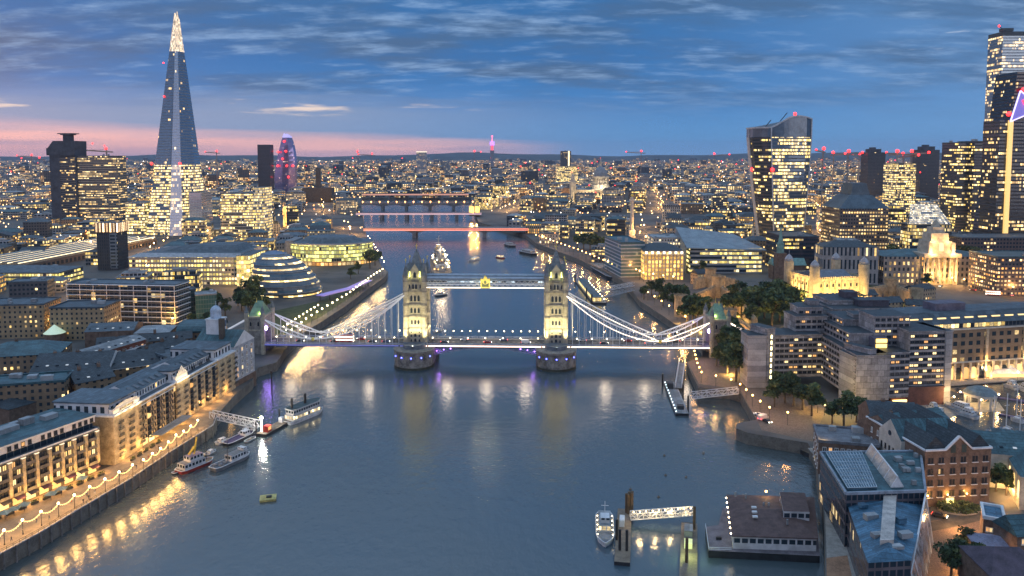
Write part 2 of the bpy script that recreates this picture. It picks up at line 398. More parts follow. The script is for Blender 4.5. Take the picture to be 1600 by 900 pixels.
LITWHITE = em('white_lit_pane', (1, .90, .70), 2.2, False)
REDLAMP = em('red_warning_lamp', (1, .008, .006), 5, False)
br = thing('suspension_bridge', (-14.9, 455, 0), 'twin towered stone bascule and suspension bridge with lit chains across the river', 'bridge', rz=radians(-1.8))
TX, RZ0, DW = 40.2, 11.0, 9.0
def bpt(x, y, z):
    return br.matrix_basis @ Vector((x, y, z)) if False else Vector((-14.9+x*cos(radians(-1.8))-y*sin(radians(-1.8)), 455+x*sin(radians(-1.8))+y*cos(radians(-1.8)), z))
def stadium(hx, hy, n=10, x=0):
    pts = []
    for i in range(n+1): a = pi+pi*i/n; pts.append((x+hx*cos(a), -hy+hx*sin(a)))
    for i in range(n+1): a = pi*i/n; pts.append((x+hx*cos(a), hy+hx*sin(a)))
    return pts
TW, TD = 5.1, 7.4      # half width and half depth of a tower's body
def arched(mb, c, w, h, n, mi_f=0, mi_g=1, proud=.18):
    """a pointed window on a wall facing n (unit 2D), centred at c = (x, y, z of the sill)"""
    t = Vector((-n[1], n[0], 0)); nn = Vector((n[0], n[1], 0)); o = Vector(c)
    def plate(w, h, d, mi):
        pr = [(-w/2, 0), (w/2, 0), (w/2, h*.72), (0, h), (-w/2, h*.72)]
        f = [o+t*a+Vector((0, 0, b))+nn*d for a, b in pr]
        if (f[1]-f[0]).cross(f[2]-f[0]).dot(nn) < 0: f.reverse()
        mb.face(f, mi)
        k = [o+t*a+Vector((0, 0, b)) for a, b in pr]
        g = [o+t*a+Vector((0, 0, b))+nn*d for a, b in pr]
        for i in range(5): j = (i+1) % 5; mb.face([k[i], k[j], g[j], g[i]], mi)
    plate(w, h, proud*.6, mi_f); o2 = o; o = o+Vector((0, 0, w*.12)); plate(w*.76, h-w*.24, proud, mi_g)
def tower(sx):
    mb = MB(); x = sx*TX
    B = rect(x, 0, TW*2, TD*2)
    # two legs with the road passing between them, then the shaft
    mb.prism(rect(x, -TD+2.3, TW*2, 4.6), RZ0-.6, 19.0, 0, 0); mb.prism(rect(x, TD-2.3, TW*2, 4.6), RZ0-.6, 19.0, 0, 0)
    mb.prism(B, 19.0, 47.5, 0, 0, bot=True)
    # battered base and string courses
    for z, e, h in ((20.0, .35, .8), (27.0, .42, 1.0), (33.6, .42, .9), (41.5, .8, 1.3), (47.4, .55, .9)):
        mb.prism(rect(x, 0, TW*2+e*2, TD*2+e*2), z, z+h, 1, 1, True, True)
    t = mb.build('tower', [LIME, GRANITE], br)
    for cx in (-1, 1):
        for cyy in (-1, 1):
            q = MB(); px, py = x+cx*TW, cyy*TD
            q.cyl(px, py, RZ0-.6, 50.0, 1.75, n=8, ph=pi/8); q.cyl(px, py, 50, 51, 2.1, n=8, ph=pi/8, mi=1)
            for z in (20, 27, 33.6, 41.5, 47.4): q.cyl(px, py, z, z+.9, 2.0, n=8, ph=pi/8, mi=1)
            q.build('turret', [LIME, GRANITE], t)
            q = MB(); q.cyl(px, py, 51, 58.5, 1.85, 0, n=8, ph=pi/8); q.bar((px, py, 58.3), (px, py, 60.6), .28, mi=1); q.bar((px-.6, py, 59.8), (px+.6, py, 59.8), .25, mi=1)
            q.build('turret_spire', [SLATE, GILT], t)
    q = MB(); A = rect(x, 0, TW*2-.8, TD*2-.8); Bt = rect(x, 0, 1.7, 2.4)
    q.prism(A, 48.3, 50, 0, 0); q.prism(A, 50, 63.5, 0, 0, True, False, Bt)
    q.cyl(x, 0, 63.5, 65.2, .8, .2, n=6); q.build('roof', SLATE, t)
    q = MB(); q.bar((x, 0, 65), (x, 0, 68.2), .32); q.bar((x-.8, 0, 67), (x+.8, 0, 67), .28); q.build('finial', GILT, t)
    for ny in (-1, 1):                         # gabled dormers front and back
        q = MB(); q.box((x, ny*(TD-.9), 51.2), (4.6, 2.4, 5.2)); a = rect(x, ny*(TD-2.2), 5.0, 5.2)
        q.gable([a[1], a[2], a[3], a[0]], 53.8, 57.6, 1, 0); q.build('dormer', [LIME, SLATE], t)
        w = MB(); arched(w, (x, ny*(TD+.31), 49.6), 1.8, 3.6, (0, ny), 1, 0); w.build('window', [GLASS, GRANITE], t)
    for nx in (-1, 1):
        q = MB(); q.box((x+nx*(TW-.8), 0, 51), (2.4, 4.6, 4.8)); a = rect(x+nx*(TW-2), 0, 4.6, 5.0)
        q.gable(a, 53.4, 57, 1, 0); q.build('dormer', [LIME, SLATE], t)
    for ny in (-1, 1):
        Y = ny*TD
        for cxx in (-2.3, 0, 2.3):
            for z, w, h in ((12.6, .95, 1.7), (15.4, .95, 1.7), (17.6, .8, 1.2)) if cxx else ((12.6, 1.5, 2.2), (15.4, 1.5, 2.2)):
                q = MB(); arched(q, (x+cxx, Y, z), w, h, (0, ny), 1, 0); q.build('window', [GLASS, GRANITE], t)
            q = MB(); arched(q, (x+cxx*.82, Y, 22.6), 1.25, 3.0, (0, ny), 1, 0); q.build('window', [GLASS, GRANITE], t)
            q = MB(); arched(q, (x+cxx*.9, Y, 29.2), 1.5, 3.4, (0, ny), 1, 0); q.build('window', [GLASS, GRANITE], t)
            q = MB(); arched(q, (x+cxx*.9, Y, 36.0), 1.5, 3.8, (0, ny), 1, 0); q.build('window', [GLASS, GRANITE], t)
        q = MB(); q.box((x, Y+ny*.5, 44.8), (3.2, 1.0, 4.4)); q.build('oriel', LIME, t)
        for cxx in (-.85, .85):
            w = MB(); arched(w, (x+cxx, Y+ny*1.0, 43.2), 1.35, 3.2, (0, ny), 1, 0); w.build('window', [GLASS, GRANITE], t)
        for cxx in (-3.1, 3.1):
            w = MB(); arched(w, (x+cxx, Y, 43.4), .95, 2.6, (0, ny), 1, 0); w.build('window', [GLASS, GRANITE], t)
    for nx in (-1, 1):
        for cyy in (-4, -1.4, 1.4, 4):
            for z in (22.6, 29.2, 36.0):
                q = MB(); arched(q, (x+nx*TW, cyy, z), 1.3, 3.0, (nx, 0), 1, 0); q.build('window', [GLASS, GRANITE], t)
    # pier
    q = MB(); q.prism(stadium(11.0, 12.5, 12, x), -2, 9.4, 0, 0); q.prism(stadium(11.5, 12.7, 12, x), 9.4, 10.4, 1, 1, True, True)
    pr = q.build('pier', [mat('pier_granite', (.20, .19, .175), .85, scale=.25, var=.45, bump=.3), GRANITE], br)
    q = MB(); q.prism(stadium(11.25, 12.6, 12, x), -1, 1.3, 0, 0); q.build('tide_line', mat('wet_weedy_stone', (.045, .05, .035), .6), pr)
    for a in (-2.6, -2.1, -1.57, -1.05, -.5):
        q = MB(); cx_, cy_ = x+11.1*cos(a), -12.5+11.1*sin(a); q.ball(cx_, cy_, 7.0, .3); q.build('navigation_light', LEDBLUE, pr)
    # rooms and parapet on the pier head, round the tower's foot
    q = MB(); q.prism(stadium(6.4, 11.4, 10, x), 10.4, 12.6, 0, 0)
    q.build('control_cabin', [mat('lead_roof', (.12, .15, .19), .5), SLATE], pr)
    for dx, dy in ((-6, -10.5), (6, -10.5), (0, -13.5)):
        point('floodlight', (x+dx*1.35, dy*1.28-1, 12.4), (1, .82, .40), 24000, .4, br, ((x+dx*.25, -TD, 29), 76))
        q = MB(); q.box((x+dx*1.35, dy*1.28-1, 11.9), (.7, .6, .6)); q.build('floodlight_housing', BLACK, pr)
    for dy in (-6, 6):
        point('floodlight', (x-sx*9.0, dy, 12.5), (1, .80, .40), 14000, .4, br, ((x-sx*TW, dy*.4, 30), 74)); point('floodlight', (x+sx*9.0, dy, 12.5), (1, .80, .40), 13000, .4, br, ((x+sx*TW, dy*.4, 30), 74))
    for cx in (-1, 1): point('roof_floodlight', (x+cx*3.0, -TD-.9, 50.6), (1, .95, .25), 240, .2, br)
    for cx in (-1, 1):
        q = MB(); q.bar((x+cx*2.9, -TD-.15, 50.2), (x+cx*2.9, -TD-.15, 53.2), .55); q.build('uplight', em('yellow_uplight', (1, .95, .20), 2.2, False), t)
for sx in (-1, 1): tower(sx)
# high-level walkways
for y in (-5.6, 5.6):
    q = MB(); x0, x1 = -TX+TW, TX-TW
    q.box((0, y, 48.3), (x1-x0, 3.2, .5)); q.box((0, y, 44.4), (x1-x0, 3.2, .45)); w = q.build('walkway', STEEL, br)
    for yy in (y-1.55, y+1.55):
        q = MB(); n = 22
        for i in range(n):
            a, b = x0+(x1-x0)*i/n, x0+(x1-x0)*(i+1)/n
            q.bar((a, yy, 44.5), (b, yy, 48.2), .22); q.bar((a, yy, 48.2), (b, yy, 44.5), .22)
        q.box((0, yy, 46.9), (x1-x0, .14, .3)); q.build('lattice', WHITES, w)
    q = MB(); q.box((0, y, 47.4), (x1-x0, 2.4, 1.1)); q.build('glazing', facade('walkway_glass', (.20, .24, .28), 2.6, 1.1, .05, .15, .85, .5, (.62, .82, 1), 1.6, col2=(.8, .95, 1)), w)
    q = MB(); q.box((0, y-1.75, 44.0), (x1-x0, .3, .34)); q.build('light_strip', LED if y < 0 else LEDDIM, w)
    q = MB(); q.box((0, y, 49.0), (x1-x0, 2.2, .8)); q.gable(rect(0, y, x1-x0, 3.0), 49.3, 50.2); q.build('walkway_roof', STEEL, w)
q = MB(); cr = [(-3.1, 43.3), (3.1, 43.3), (3.3, 48.2), (3.0, 50.4), (1.9, 49.0), (1.0, 50.6), (0, 52.2), (-1.0, 50.6), (-1.9, 49.0), (-3.0, 50.4), (-3.3, 48.2)]
def plate(mb, pr, y0, y1, mi=0):
    f = [(a, y0, b) for a, b in pr]; k = [(a, y1, b) for a, b in pr]
    for t in tessellate_polygon([[Vector((a, b, 0)) for a, b in pr]]):
        tri = [pr[i] for i in t]
        if (tri[1][0]-tri[0][0])*(tri[2][1]-tri[0][1])-(tri[1][1]-tri[0][1])*(tri[2][0]-tri[0][0]) < 0: tri.reverse()
        mb.face([(a, y0, b) for a, b in tri], mi); mb.face([(a, y1, b) for a, b in reversed(tri)], mi)
    for i in range(len(pr)): j = (i+1) % len(pr); mb.face([k[i], k[j], f[j], f[i]], mi)
plate(q, cr, -7.9, -7.45); plate(q, [(-2.2, 44.2), (2.2, 44.2), (2.4, 47.0), (0, 45.6), (-2.4, 47.0)], -8.05, -7.9, 1); plate(q, [(-.9, 46.6), (0, 45.9), (.9, 46.6), (.7, 48.0), (0, 48.7), (-.7, 48.0)], -8.05, -7.9, 1)
q.v = [(a*.84, b, 47.2+(c-47.2)*.84) for a, b, c in q.v]
point('crest_light', (0, -13, 45.5), (1, .88, .5), 1500, .3, br)
cst = q.build('crest', [mat('gold_crest', (.80, .62, .14), .45, scale=2, var=.08), mat('dark_green_enamel', (.08, .10, .04), .6)], br)
# bascules and side spans
EX0, EX1 = -128.0, 128.0
def span(name, x0, x1, camber, strip, side=LED):
    q = MB(); n = 12
    def zc(x): t = (x-x0)/(x1-x0); return camber*4*t*(1-t)
    for i in range(n):
        a, b = x0+(x1-x0)*i/n, x0+(x1-x0)*(i+1)/n; za, zb = RZ0+zc(a), RZ0+zc(b)
        q.face([(a, -DW+.2, za), (b, -DW+.2, zb), (b, DW-.2, zb), (a, DW-.2, za)], 0)
        for s in (-1, 1):
            y0, y1 = s*(DW-.2), s*(DW-3.0)
            if s < 0: q.face([(a, y0, za+.14), (b, y0, zb+.14), (b, y1, zb+.14), (a, y1, za+.14)], 1); q.face([(a, y1, za+.14), (b, y1, zb+.14), (b, y1, zb), (a, y1, za)][::-1], 1)
            else: q.face([(a, y1, za+.14), (b, y1, zb+.14), (b, y0, zb+.14), (a, y0, za+.14)], 1); q.face([(a, y1, za), (b, y1, zb), (b, y1, zb+.14), (a, y1, za+.14)], 1)
            q.bar((a, s*DW, za-.55), (b, s*DW, zb-.55), .35, 1.3, 2)
        q.face([(a, -DW, za-1.2), (a, DW, za-1.2), (b, DW, zb-1.2), (b, -DW, zb-1.2)], 2)
    o = q.build(name, [ASPH, PAVE, DARKST], br)
    for s in (-1, 1):
        q = MB()
        for i in range(n):
            a, b = x0+(x1-x0)*i/n, x0+(x1-x0)*(i+1)/n; za, zb = RZ0+zc(a), RZ0+zc(b)
            q.bar((a, s*(DW+.05), za+1.25), (b, s*(DW+.05), zb+1.25), .16, .16); q.bar((a, s*(DW+.05), za+.75), (b, s*(DW+.05), zb+.75), .1, .5)
            q.bar((a, s*(DW+.05), za), (a, s*(DW+.05), za+1.35), .22)
        q.build('parapet', mat('blue_white_parapet', (.33, .38, .46), .5), o)
        if strip and s < 0:
            q = MB()
            for i in range(n):
                a, b = x0+(x1-x0)*i/n, x0+(x1-x0)*(i+1)/n
                q.bar((a, s*(DW+.28), RZ0+zc(a)-.35), (b, s*(DW+.28), RZ0+zc(b)-.35), .2, .5)
            q.build('light_strip', strip, o)
    q = MB()
    for a in (-.1, .1):
        for i in range(n): q.bar((x0+(x1-x0)*(i+.2)/n, a*1, RZ0+zc(x0+(x1-x0)*(i+.5)/n)+.02), (x0+(x1-x0)*(i+.7)/n, a, RZ0+zc(x0+(x1-x0)*(i+.5)/n)+.02), .12, .02)
    q.build('road_marking', mat('road_paint', (.65, .65, .62), .7), o)
    return o
span('side_span', EX0, -TX-TW-.2, 0, em('blue_dim_led_strip', (.16, .20, 1), .35, False)); span('side_span', TX+TW+.2, EX1, 0, LED)
for s in (-1, 1):
    o = span('bascule', *sorted((s*.05, s*(TX-TW-.2))), 0 if False else .0, LEDPINK)
    for y in (-8, -4, 4, 8):                                             # curved girders under the leaf
        q = MB(); n = 8
        for i in range(n):
            a, b = s*30*(1-i/n), s*30*(1-(i+1)/n); da, db = 4.6*(abs(a)/30)**1.6, 4.6*(abs(b)/30)**1.6
            q.bar((a, y, RZ0-1.3-da), (b, y, RZ0-1.3-db), .4, .4); q.bar((a, y, RZ0-1.2), (b, y, RZ0-1.3-db), .2); q.bar((a, y, RZ0-1.2), (a, y, RZ0-1.3-da), .22)
        q.build('girder', mat('violet_lit_girder', (.30, .30, .42), .5) , o)
    for k in (0, 1, 2):
        q = MB(); q.ball(s*(28-4*k), -7.4, RZ0-2.2-1.3*(2-k)*.5, .4); q.build('violet_light', LEDVIO, o)
    point('violet_lamp', (s*27, -6, 7.5), (.45, .2, 1), 350, .4, br)
# chains
def chain(s, y, strip):
    A, B, D = (s*(TX+TW+.4), 40.0), (s*99.0, 14.0), (s*126.5, 25.0)
    def seg(a, b, up, lo, n):
        U, Lw = [], []
        for i in range(n+1):
            t = i/n; x = a[0]+(b[0]-a[0])*t; z = a[1]+(b[1]-a[1])*t; k = 4*t*(1-t)
            U.append((x, y, z-up*k)); Lw.append((x, y, z-lo*k))
        return U, Lw
    q = MB(); strips = MB(); hang = []
    for a, b, up, lo, n in ((A, B, 1.2, 6.2, 14), (D, B, .0, 2.6, 8)):
        U, Lw = seg(a, b, up, lo, n); q.tube(U, .29); q.tube(Lw, .29)
        for i in range(n):
            q.bar(U[i], Lw[i+1], .17); q.bar(Lw[i], U[i+1], .17); q.bar(U[i], Lw[i], .2)
        if strip:
            for p0, p1 in zip(U, U[1:]): strips.bar((p0[0], y-.34, p0[2]), (p1[0], y-.34, p1[2]), .12, .20)
            for p0, p1 in zip(Lw, Lw[1:]): strips.bar((p0[0], y-.34, p0[2]), (p1[0], y-.34, p1[2]), .12, .24)
        hang += [p for p in Lw[1:-1]]
    c = q.build('chain', WHITES, br)
    if strip: strips.build('light_strip', strip, c)
    for p in hang:
        if p[2] > RZ0+1.8: q = MB(); q.bar((p[0], y, RZ0), (p[0], y, p[2]), .26); q.build('hanger_rod', WHITES, c)
    q = MB(); q.ball(B[0], y, B[1], 1.1, n=10); q.build('link_pin', GILT if y < 0 else WHITES, c)
for y in (-DW+.4, DW-.4): chain(1, y, LED if y < 0 else LEDDIM); chain(-1, y, LEDDIM)
# abutment towers
for s in (-1, 1):
    x = s*132.5; q = MB()
    q.prism(rect(x, -6.8, 9.5, 4.2), GZ-6, 19, 0, 0); q.prism(rect(x, 6.8, 9.5, 4.2), GZ-6, 19, 0, 0); q.prism(rect(x, 0, 9.5, 17.8), 19, 26, 0, 0, bot=True)
    q.prism(rect(x, 0, 10.3, 18.6), 26, 27, 1, 1, True, True); q.prism(rect(x, 0, 10.0, 18.3), 18.6, 19.4, 1, 1, True, True)
    t = q.build('abutment_tower', [GRANITE, LIME], br)
    for cx in (-1, 1):
        for cyy in (-1, 1):
            q = MB(); q.cyl(x+cx*4.6, cyy*8.7, GZ-6, 29, 1.35, n=8); q.cyl(x+cx*4.6, cyy*8.7, 29, 33.5, 1.5, 0, n=8, mi=1); q.build('turret', [LIME, SLATE], t)
    q = MB(); q.hip(rect(x, 0, 7.6, 15.5), 27, 34.5, .25); q.build('roof', mat('green_copper_roof', (.16, .26, .18), .6), t)
    for cyy in (-4.4, 4.4): q = MB(); q.bar((x, cyy, 34.2), (x, cyy, 36.6), .3); q.build('finial', GILT, t)
    for cyy in (-5.5, 5.5): point('roof_lamp', (x-s*2.5, cyy-1, 28.6), (.95, 1, .25), 620, .3, br)
    q = MB(); q.ball(x-s*5.4, -5.4, 19.6, .9, sz=1.5); q.build('portal_lamp', em('violet_white_lamp', (.42, .25, 1), 22, False), t)
    point('portal_light', (x-s*6.2, -6, 18), (.40, .2, 1), 1700, 2.5, br)
    for z in (21.2, ):
        for dx in (-2.2, 2.2): w = MB(); arched(w, (x+dx, -8.9, z), 1.4, 3.2, (0, -1), 1, 0); w.build('window', [GLASS, LIME], t)
    q = MB(); q.prism(rect(x+s*30, 0, 52, 18.4), GZ-.5, RZ0, 0, 1); q.build('approach_viaduct', [GRANITE, ASPH], br)
    for y in (8.6, -8.6): q = MB(); q.bar((s*137.5, y, 25), (s*161, y, 12), .5, 1.2); c = q.build('tie_chain', WHITES, br)
    q = MB(); q.bar((s*137.5, -8.95, 25.2), (s*161, -8.95, 12.2), .15, .55); q.build('light_strip', LED if s > 0 else LEDDIM, c)
# lamps along the parapets
q = MB(); q.bar((0, 0, 0), (0, 0, 4.2), .16); lp = q.build('lamp_post', BLACK, br, loc=(-30, DW-.1, RZ0+.1)); q = MB(); q.ball(0, 0, 4.3, .30, n=6); lb = q.build('lantern', BULB, lp)
first = True
for x in list(range(-30, 31, 5)) + [s*(52+8.5*k) for s in (-1, 1) for k in range(9)]:
    for y in (DW-.1, -DW+.1):
        if y < 0 and abs(x) < 34 and x % 10: continue
        if first: first = False; continue
        c = child(lp, br, (x, y, RZ0+.1)); child(lb, c)
for x in range(-115, 116, 23):
    if abs(abs(x)-TX) > 8: point('road_lamp_light', (x, 0, RZ0+6.5), (1, .80, .58), 1700, 2.5, br)
# vehicles on the bridge
HEAD = em('headlamp', (1, .93, .78), 10, False); TAIL = em('tail_lamp', (1, .06, .03), 7, False)
TYRE = mat('tyre_rubber', (.02, .02, .02), .9); CHROME = mat('wheel_rim', (.4, .4, .42), .3, metal=.8)
PAINTS = {}
def car_parts(root, paint, L=4.3, W_=1.8, H=1.45, van=False):
    q = MB(); pr = [(-L/2, .35), (L/2, .35), (L/2, .75), (L/2-.15, .9), (L*.22, .95), (-L/2+.1, .98), (-L/2, .8)]
    if van: pr = [(-L/2, .35), (L/2, .35), (L/2, .95), (L*.36, 1.2), (L*.28, H), (-L/2+.05, H), (-L/2, H-.1)]
    plate(q, pr, -W_/2, W_/2); q.build('body', paint, root)
    q = MB()
    if van: q.prism([(L*.30, -W_/2-.01), (L*.38, -W_/2-.01), (L*.38, W_/2+.01), (L*.30, W_/2+.01)], 1.05, 1.25, 0, 0, True, True)
    else: q.prism(rect(-.25, 0, L*.56, W_*.9), .93, H, 0, 1, True, False, rect(-.35, 0, L*.36, W_*.74))
    q.build('cabin', [GLASS, paint], root)
    for sx in (-1, 1):
        for sy in (-1, 1):
            q = MB(); n = 10; x, y = sx*L*.31, sy*(W_/2-.08)
            ring = [(x+.34*cos(2*pi*i/n), .34+.34*sin(2*pi*i/n)) for i in range(n)]
            plate(q, ring, y-.11, y+.11); q.build('wheel', TYRE, root)
    for sy in (-1, 1):
        q = MB(); q.box((L/2, sy*W_*.34, .72), (.14, .42, .24)); q.build('headlight', HEAD, root)
        q = MB(); q.box((-L/2, sy*W_*.36, .78), (.14, .38, .22)); q.build('taillight', TAIL, root)
def make_car(name, cat, col, label, **k):
    r = thing(name, (0, 0, 0), label, cat)
    car_parts(r, mat('car_paint_'+name+cat+str(len(PAINTS)), col, .3, scale=1, var=.05, spec=.6), **k); PAINTS[r.name] = col; return r
def bus(label):
    r = thing('double_decker_bus', (0, 0, 0), label, 'bus')
    q = MB(); q.box((0, 0, 2.35), (10.4, 2.5, 4.0)); q.build('body', mat('bus_red', (.42, .03, .025), .35, scale=1, var=.06), r)
    for z in (1.75, 3.45):
        q = MB()
        for k in range(7): q.box((-4.2+k*1.4, 0, z), (1.2, 2.56, .85))
        q.box((5.18, 0, z), (.1, 2.2, .9)); q.build('window', LITWHITE, r)
    for sx in (-3.2, 3.2):
        for sy in (-1, 1):
            q = MB(); plate(q, [(sx+.5*cos(2*pi*i/12), .5+.5*sin(2*pi*i/12)) for i in range(12)], sy*1.15-.14, sy*1.15+.14); q.build('wheel', TYRE, r)
    for sy in (-1, 1):
        q = MB(); q.box((5.2, sy*.9, .9), (.14, .4, .25)); q.build('headlight', HEAD, r); q = MB(); q.box((-5.2, sy*.9, 1.0), (.14, .4, .3)); q.build('taillight', TAIL, r)
    return r
BRZ = radians(-1.8)
KINDS = [('car', 'car', (.04, .045, .05), 'black'), ('car', 'car', (.55, .56, .58), 'silver'), ('car', 'car', (.30, .02, .02), 'red'), ('car', 'car', (.05, .09, .22), 'blue'), ('van', 'van', (.7, .7, .7), 'white')]
PROTO = {}
def car(kind, loc, rz, label, group='vehicles on the road bridge'):
    n, c, col, cn = KINDS[kind]
    if kind not in PROTO:
        r = make_car(n, c, col, label, **({'L': 5.4, 'W_': 2.0, 'H': 2.2, 'van': True} if n == 'van' else {})); PROTO[kind] = r
        r.location = loc; r.rotation_euler.z = rz; r['group'] = group; return r
    return copy_thing(PROTO[kind], loc, rz, label, group)
cars = [(-108, -3, 0, 'near the violet lit bridge portal'), (-99, 3, 1, 'passing the low point of the dim bridge chain'), (-88, -3, 0, 'just after the low point of the dim bridge chain'), (-74, 3, 2, 'midway along the dim side span'),
        (-66, -3, 0, 'third before the bridge tower on the dim side span'), (-58, -3, 3, 'last in line before the bridge tower on the dim side span'), (-24, -3, 0, 'on the lifting span close to the tower beside the big office bank'), (-13, 3, 1, 'on the lifting span short of the gold crest'),
        (1, -3, 2, 'right under the gold crest on the lifting span'), (10, 3, 3, 'just past the gold crest on the lifting span'), (23, -3, 4, 'on the lifting span nearest the castle side tower'),
        (56, 3, 1, 'on the bright side span next to its tower'), (68, -3, 0, 'under the steep part of the bright bridge chain'), (82, 3, 2, 'midway along the bright side span'), (94, -3, 4, 'by the low point of the bright bridge chain'), (110, 3, 0, 'entering the bright side span from the castle bank')]
for x, y, k, w in cars:
    car(k, bpt(x, y, RZ0+.02), BRZ+(0 if y < 0 else pi), KINDS[k][3]+' '+KINDS[k][0]+' '+w)
b_ = bus('red double decker bus crossing the dim side span of the bridge'); b_.location = bpt(-82, -3.2, RZ0+.02); b_.rotation_euler.z = BRZ
# ------------------------------------------------------------------ houses: shared builder
ROOFB = mat('blue_grey_roof', (.078, .108, .130), .55, scale=.25, var=.35, streak=True, joint=(3.1, 1.6, .05))
ROOFD = mat('dark_slate', (.042, .058, .070), .6, scale=.4, var=.35, streak=True, joint=(1.3, .65, .05))
ROOFT = mat('teal_metal_roof', (.045, .110, .130), .5, scale=.2, var=.3, joint=(6, 1.1, .06))
ROOFL = mat('pale_membrane_roof', (.26, .28, .29), .7, scale=.2, var=.3, streak=True, joint=(5, 2.2, .05))
UNITM = mat('galvanised_plant', (.30, .32, .33), .5, metal=.2, scale=.6, var=.3, streak=True)
BRICK = mat('yellow_stock_brick', (.44, .36, .23), .88, scale=.5, var=.3, bump=.15)
BRICKB = mat('brown_brick', (.17, .115, .085), .88, scale=.5, var=.3, bump=.15)
BRICKR = mat('red_brick', (.20, .075, .05), .88, scale=.5, var=.3)
CREAM = mat('cream_render', (.52, .50, .45), .8, scale=.3, var=.15)
WHITER = mat('white_render', (.66, .67, .68), .75, scale=.3, var=.12)
CONC = mat('board_marked_concrete', (.19, .18, .18), .85, scale=.2, var=.25, bump=.1)
FRAMEW = mat('white_window_frame', (.7, .7, .68), .6, scale=.5, var=.05)
FRAMED = mat('dark_window_frame', (.05, .05, .05), .6, scale=.5, var=.1)
LITW = [em('amber_room', (1, .46, .09), .8, False), em('warm_room', (1, .60, .18), 1.0, False), em('bright_room', (1, .72, .30), 1.4, False)]
WM = {}
def winmesh(w, h, lit, frame, depth=.12):
    """one shared window: a frame with its pane and a sash bar; stands proud of the wall by a few centimetres"""
    k = (round(w, 2), round(h, 2), lit, frame.name)
    if k not in WM:
        q = MB(); t = min(.16, w*.14)
        q.face([(-w/2, -.05, 0), (w/2, -.05, 0), (w/2, -.05, h), (-w/2, -.05, h)], 1)
        for a, b, c, d in ((-w/2, w/2, 0, t), (-w/2, w/2, h-t, h), (-w/2, -w/2+t, t, h-t), (w/2-t, w/2, t, h-t), (-t/3, t/3, t, h-t)):
            q.box(((a+b)/2, -depth/2-.02, (c+d)/2), (b-a, depth, d-c), 0, 0)
        q.box((0, -.16, -.09), (w+.2, .3, .12), 0, 0)
        o = q.build('window', [frame, [GLASS, *LITW][lit]]); me = o.data; bpy.data.objects.remove(o); WM[k] = me
    return WM[k]
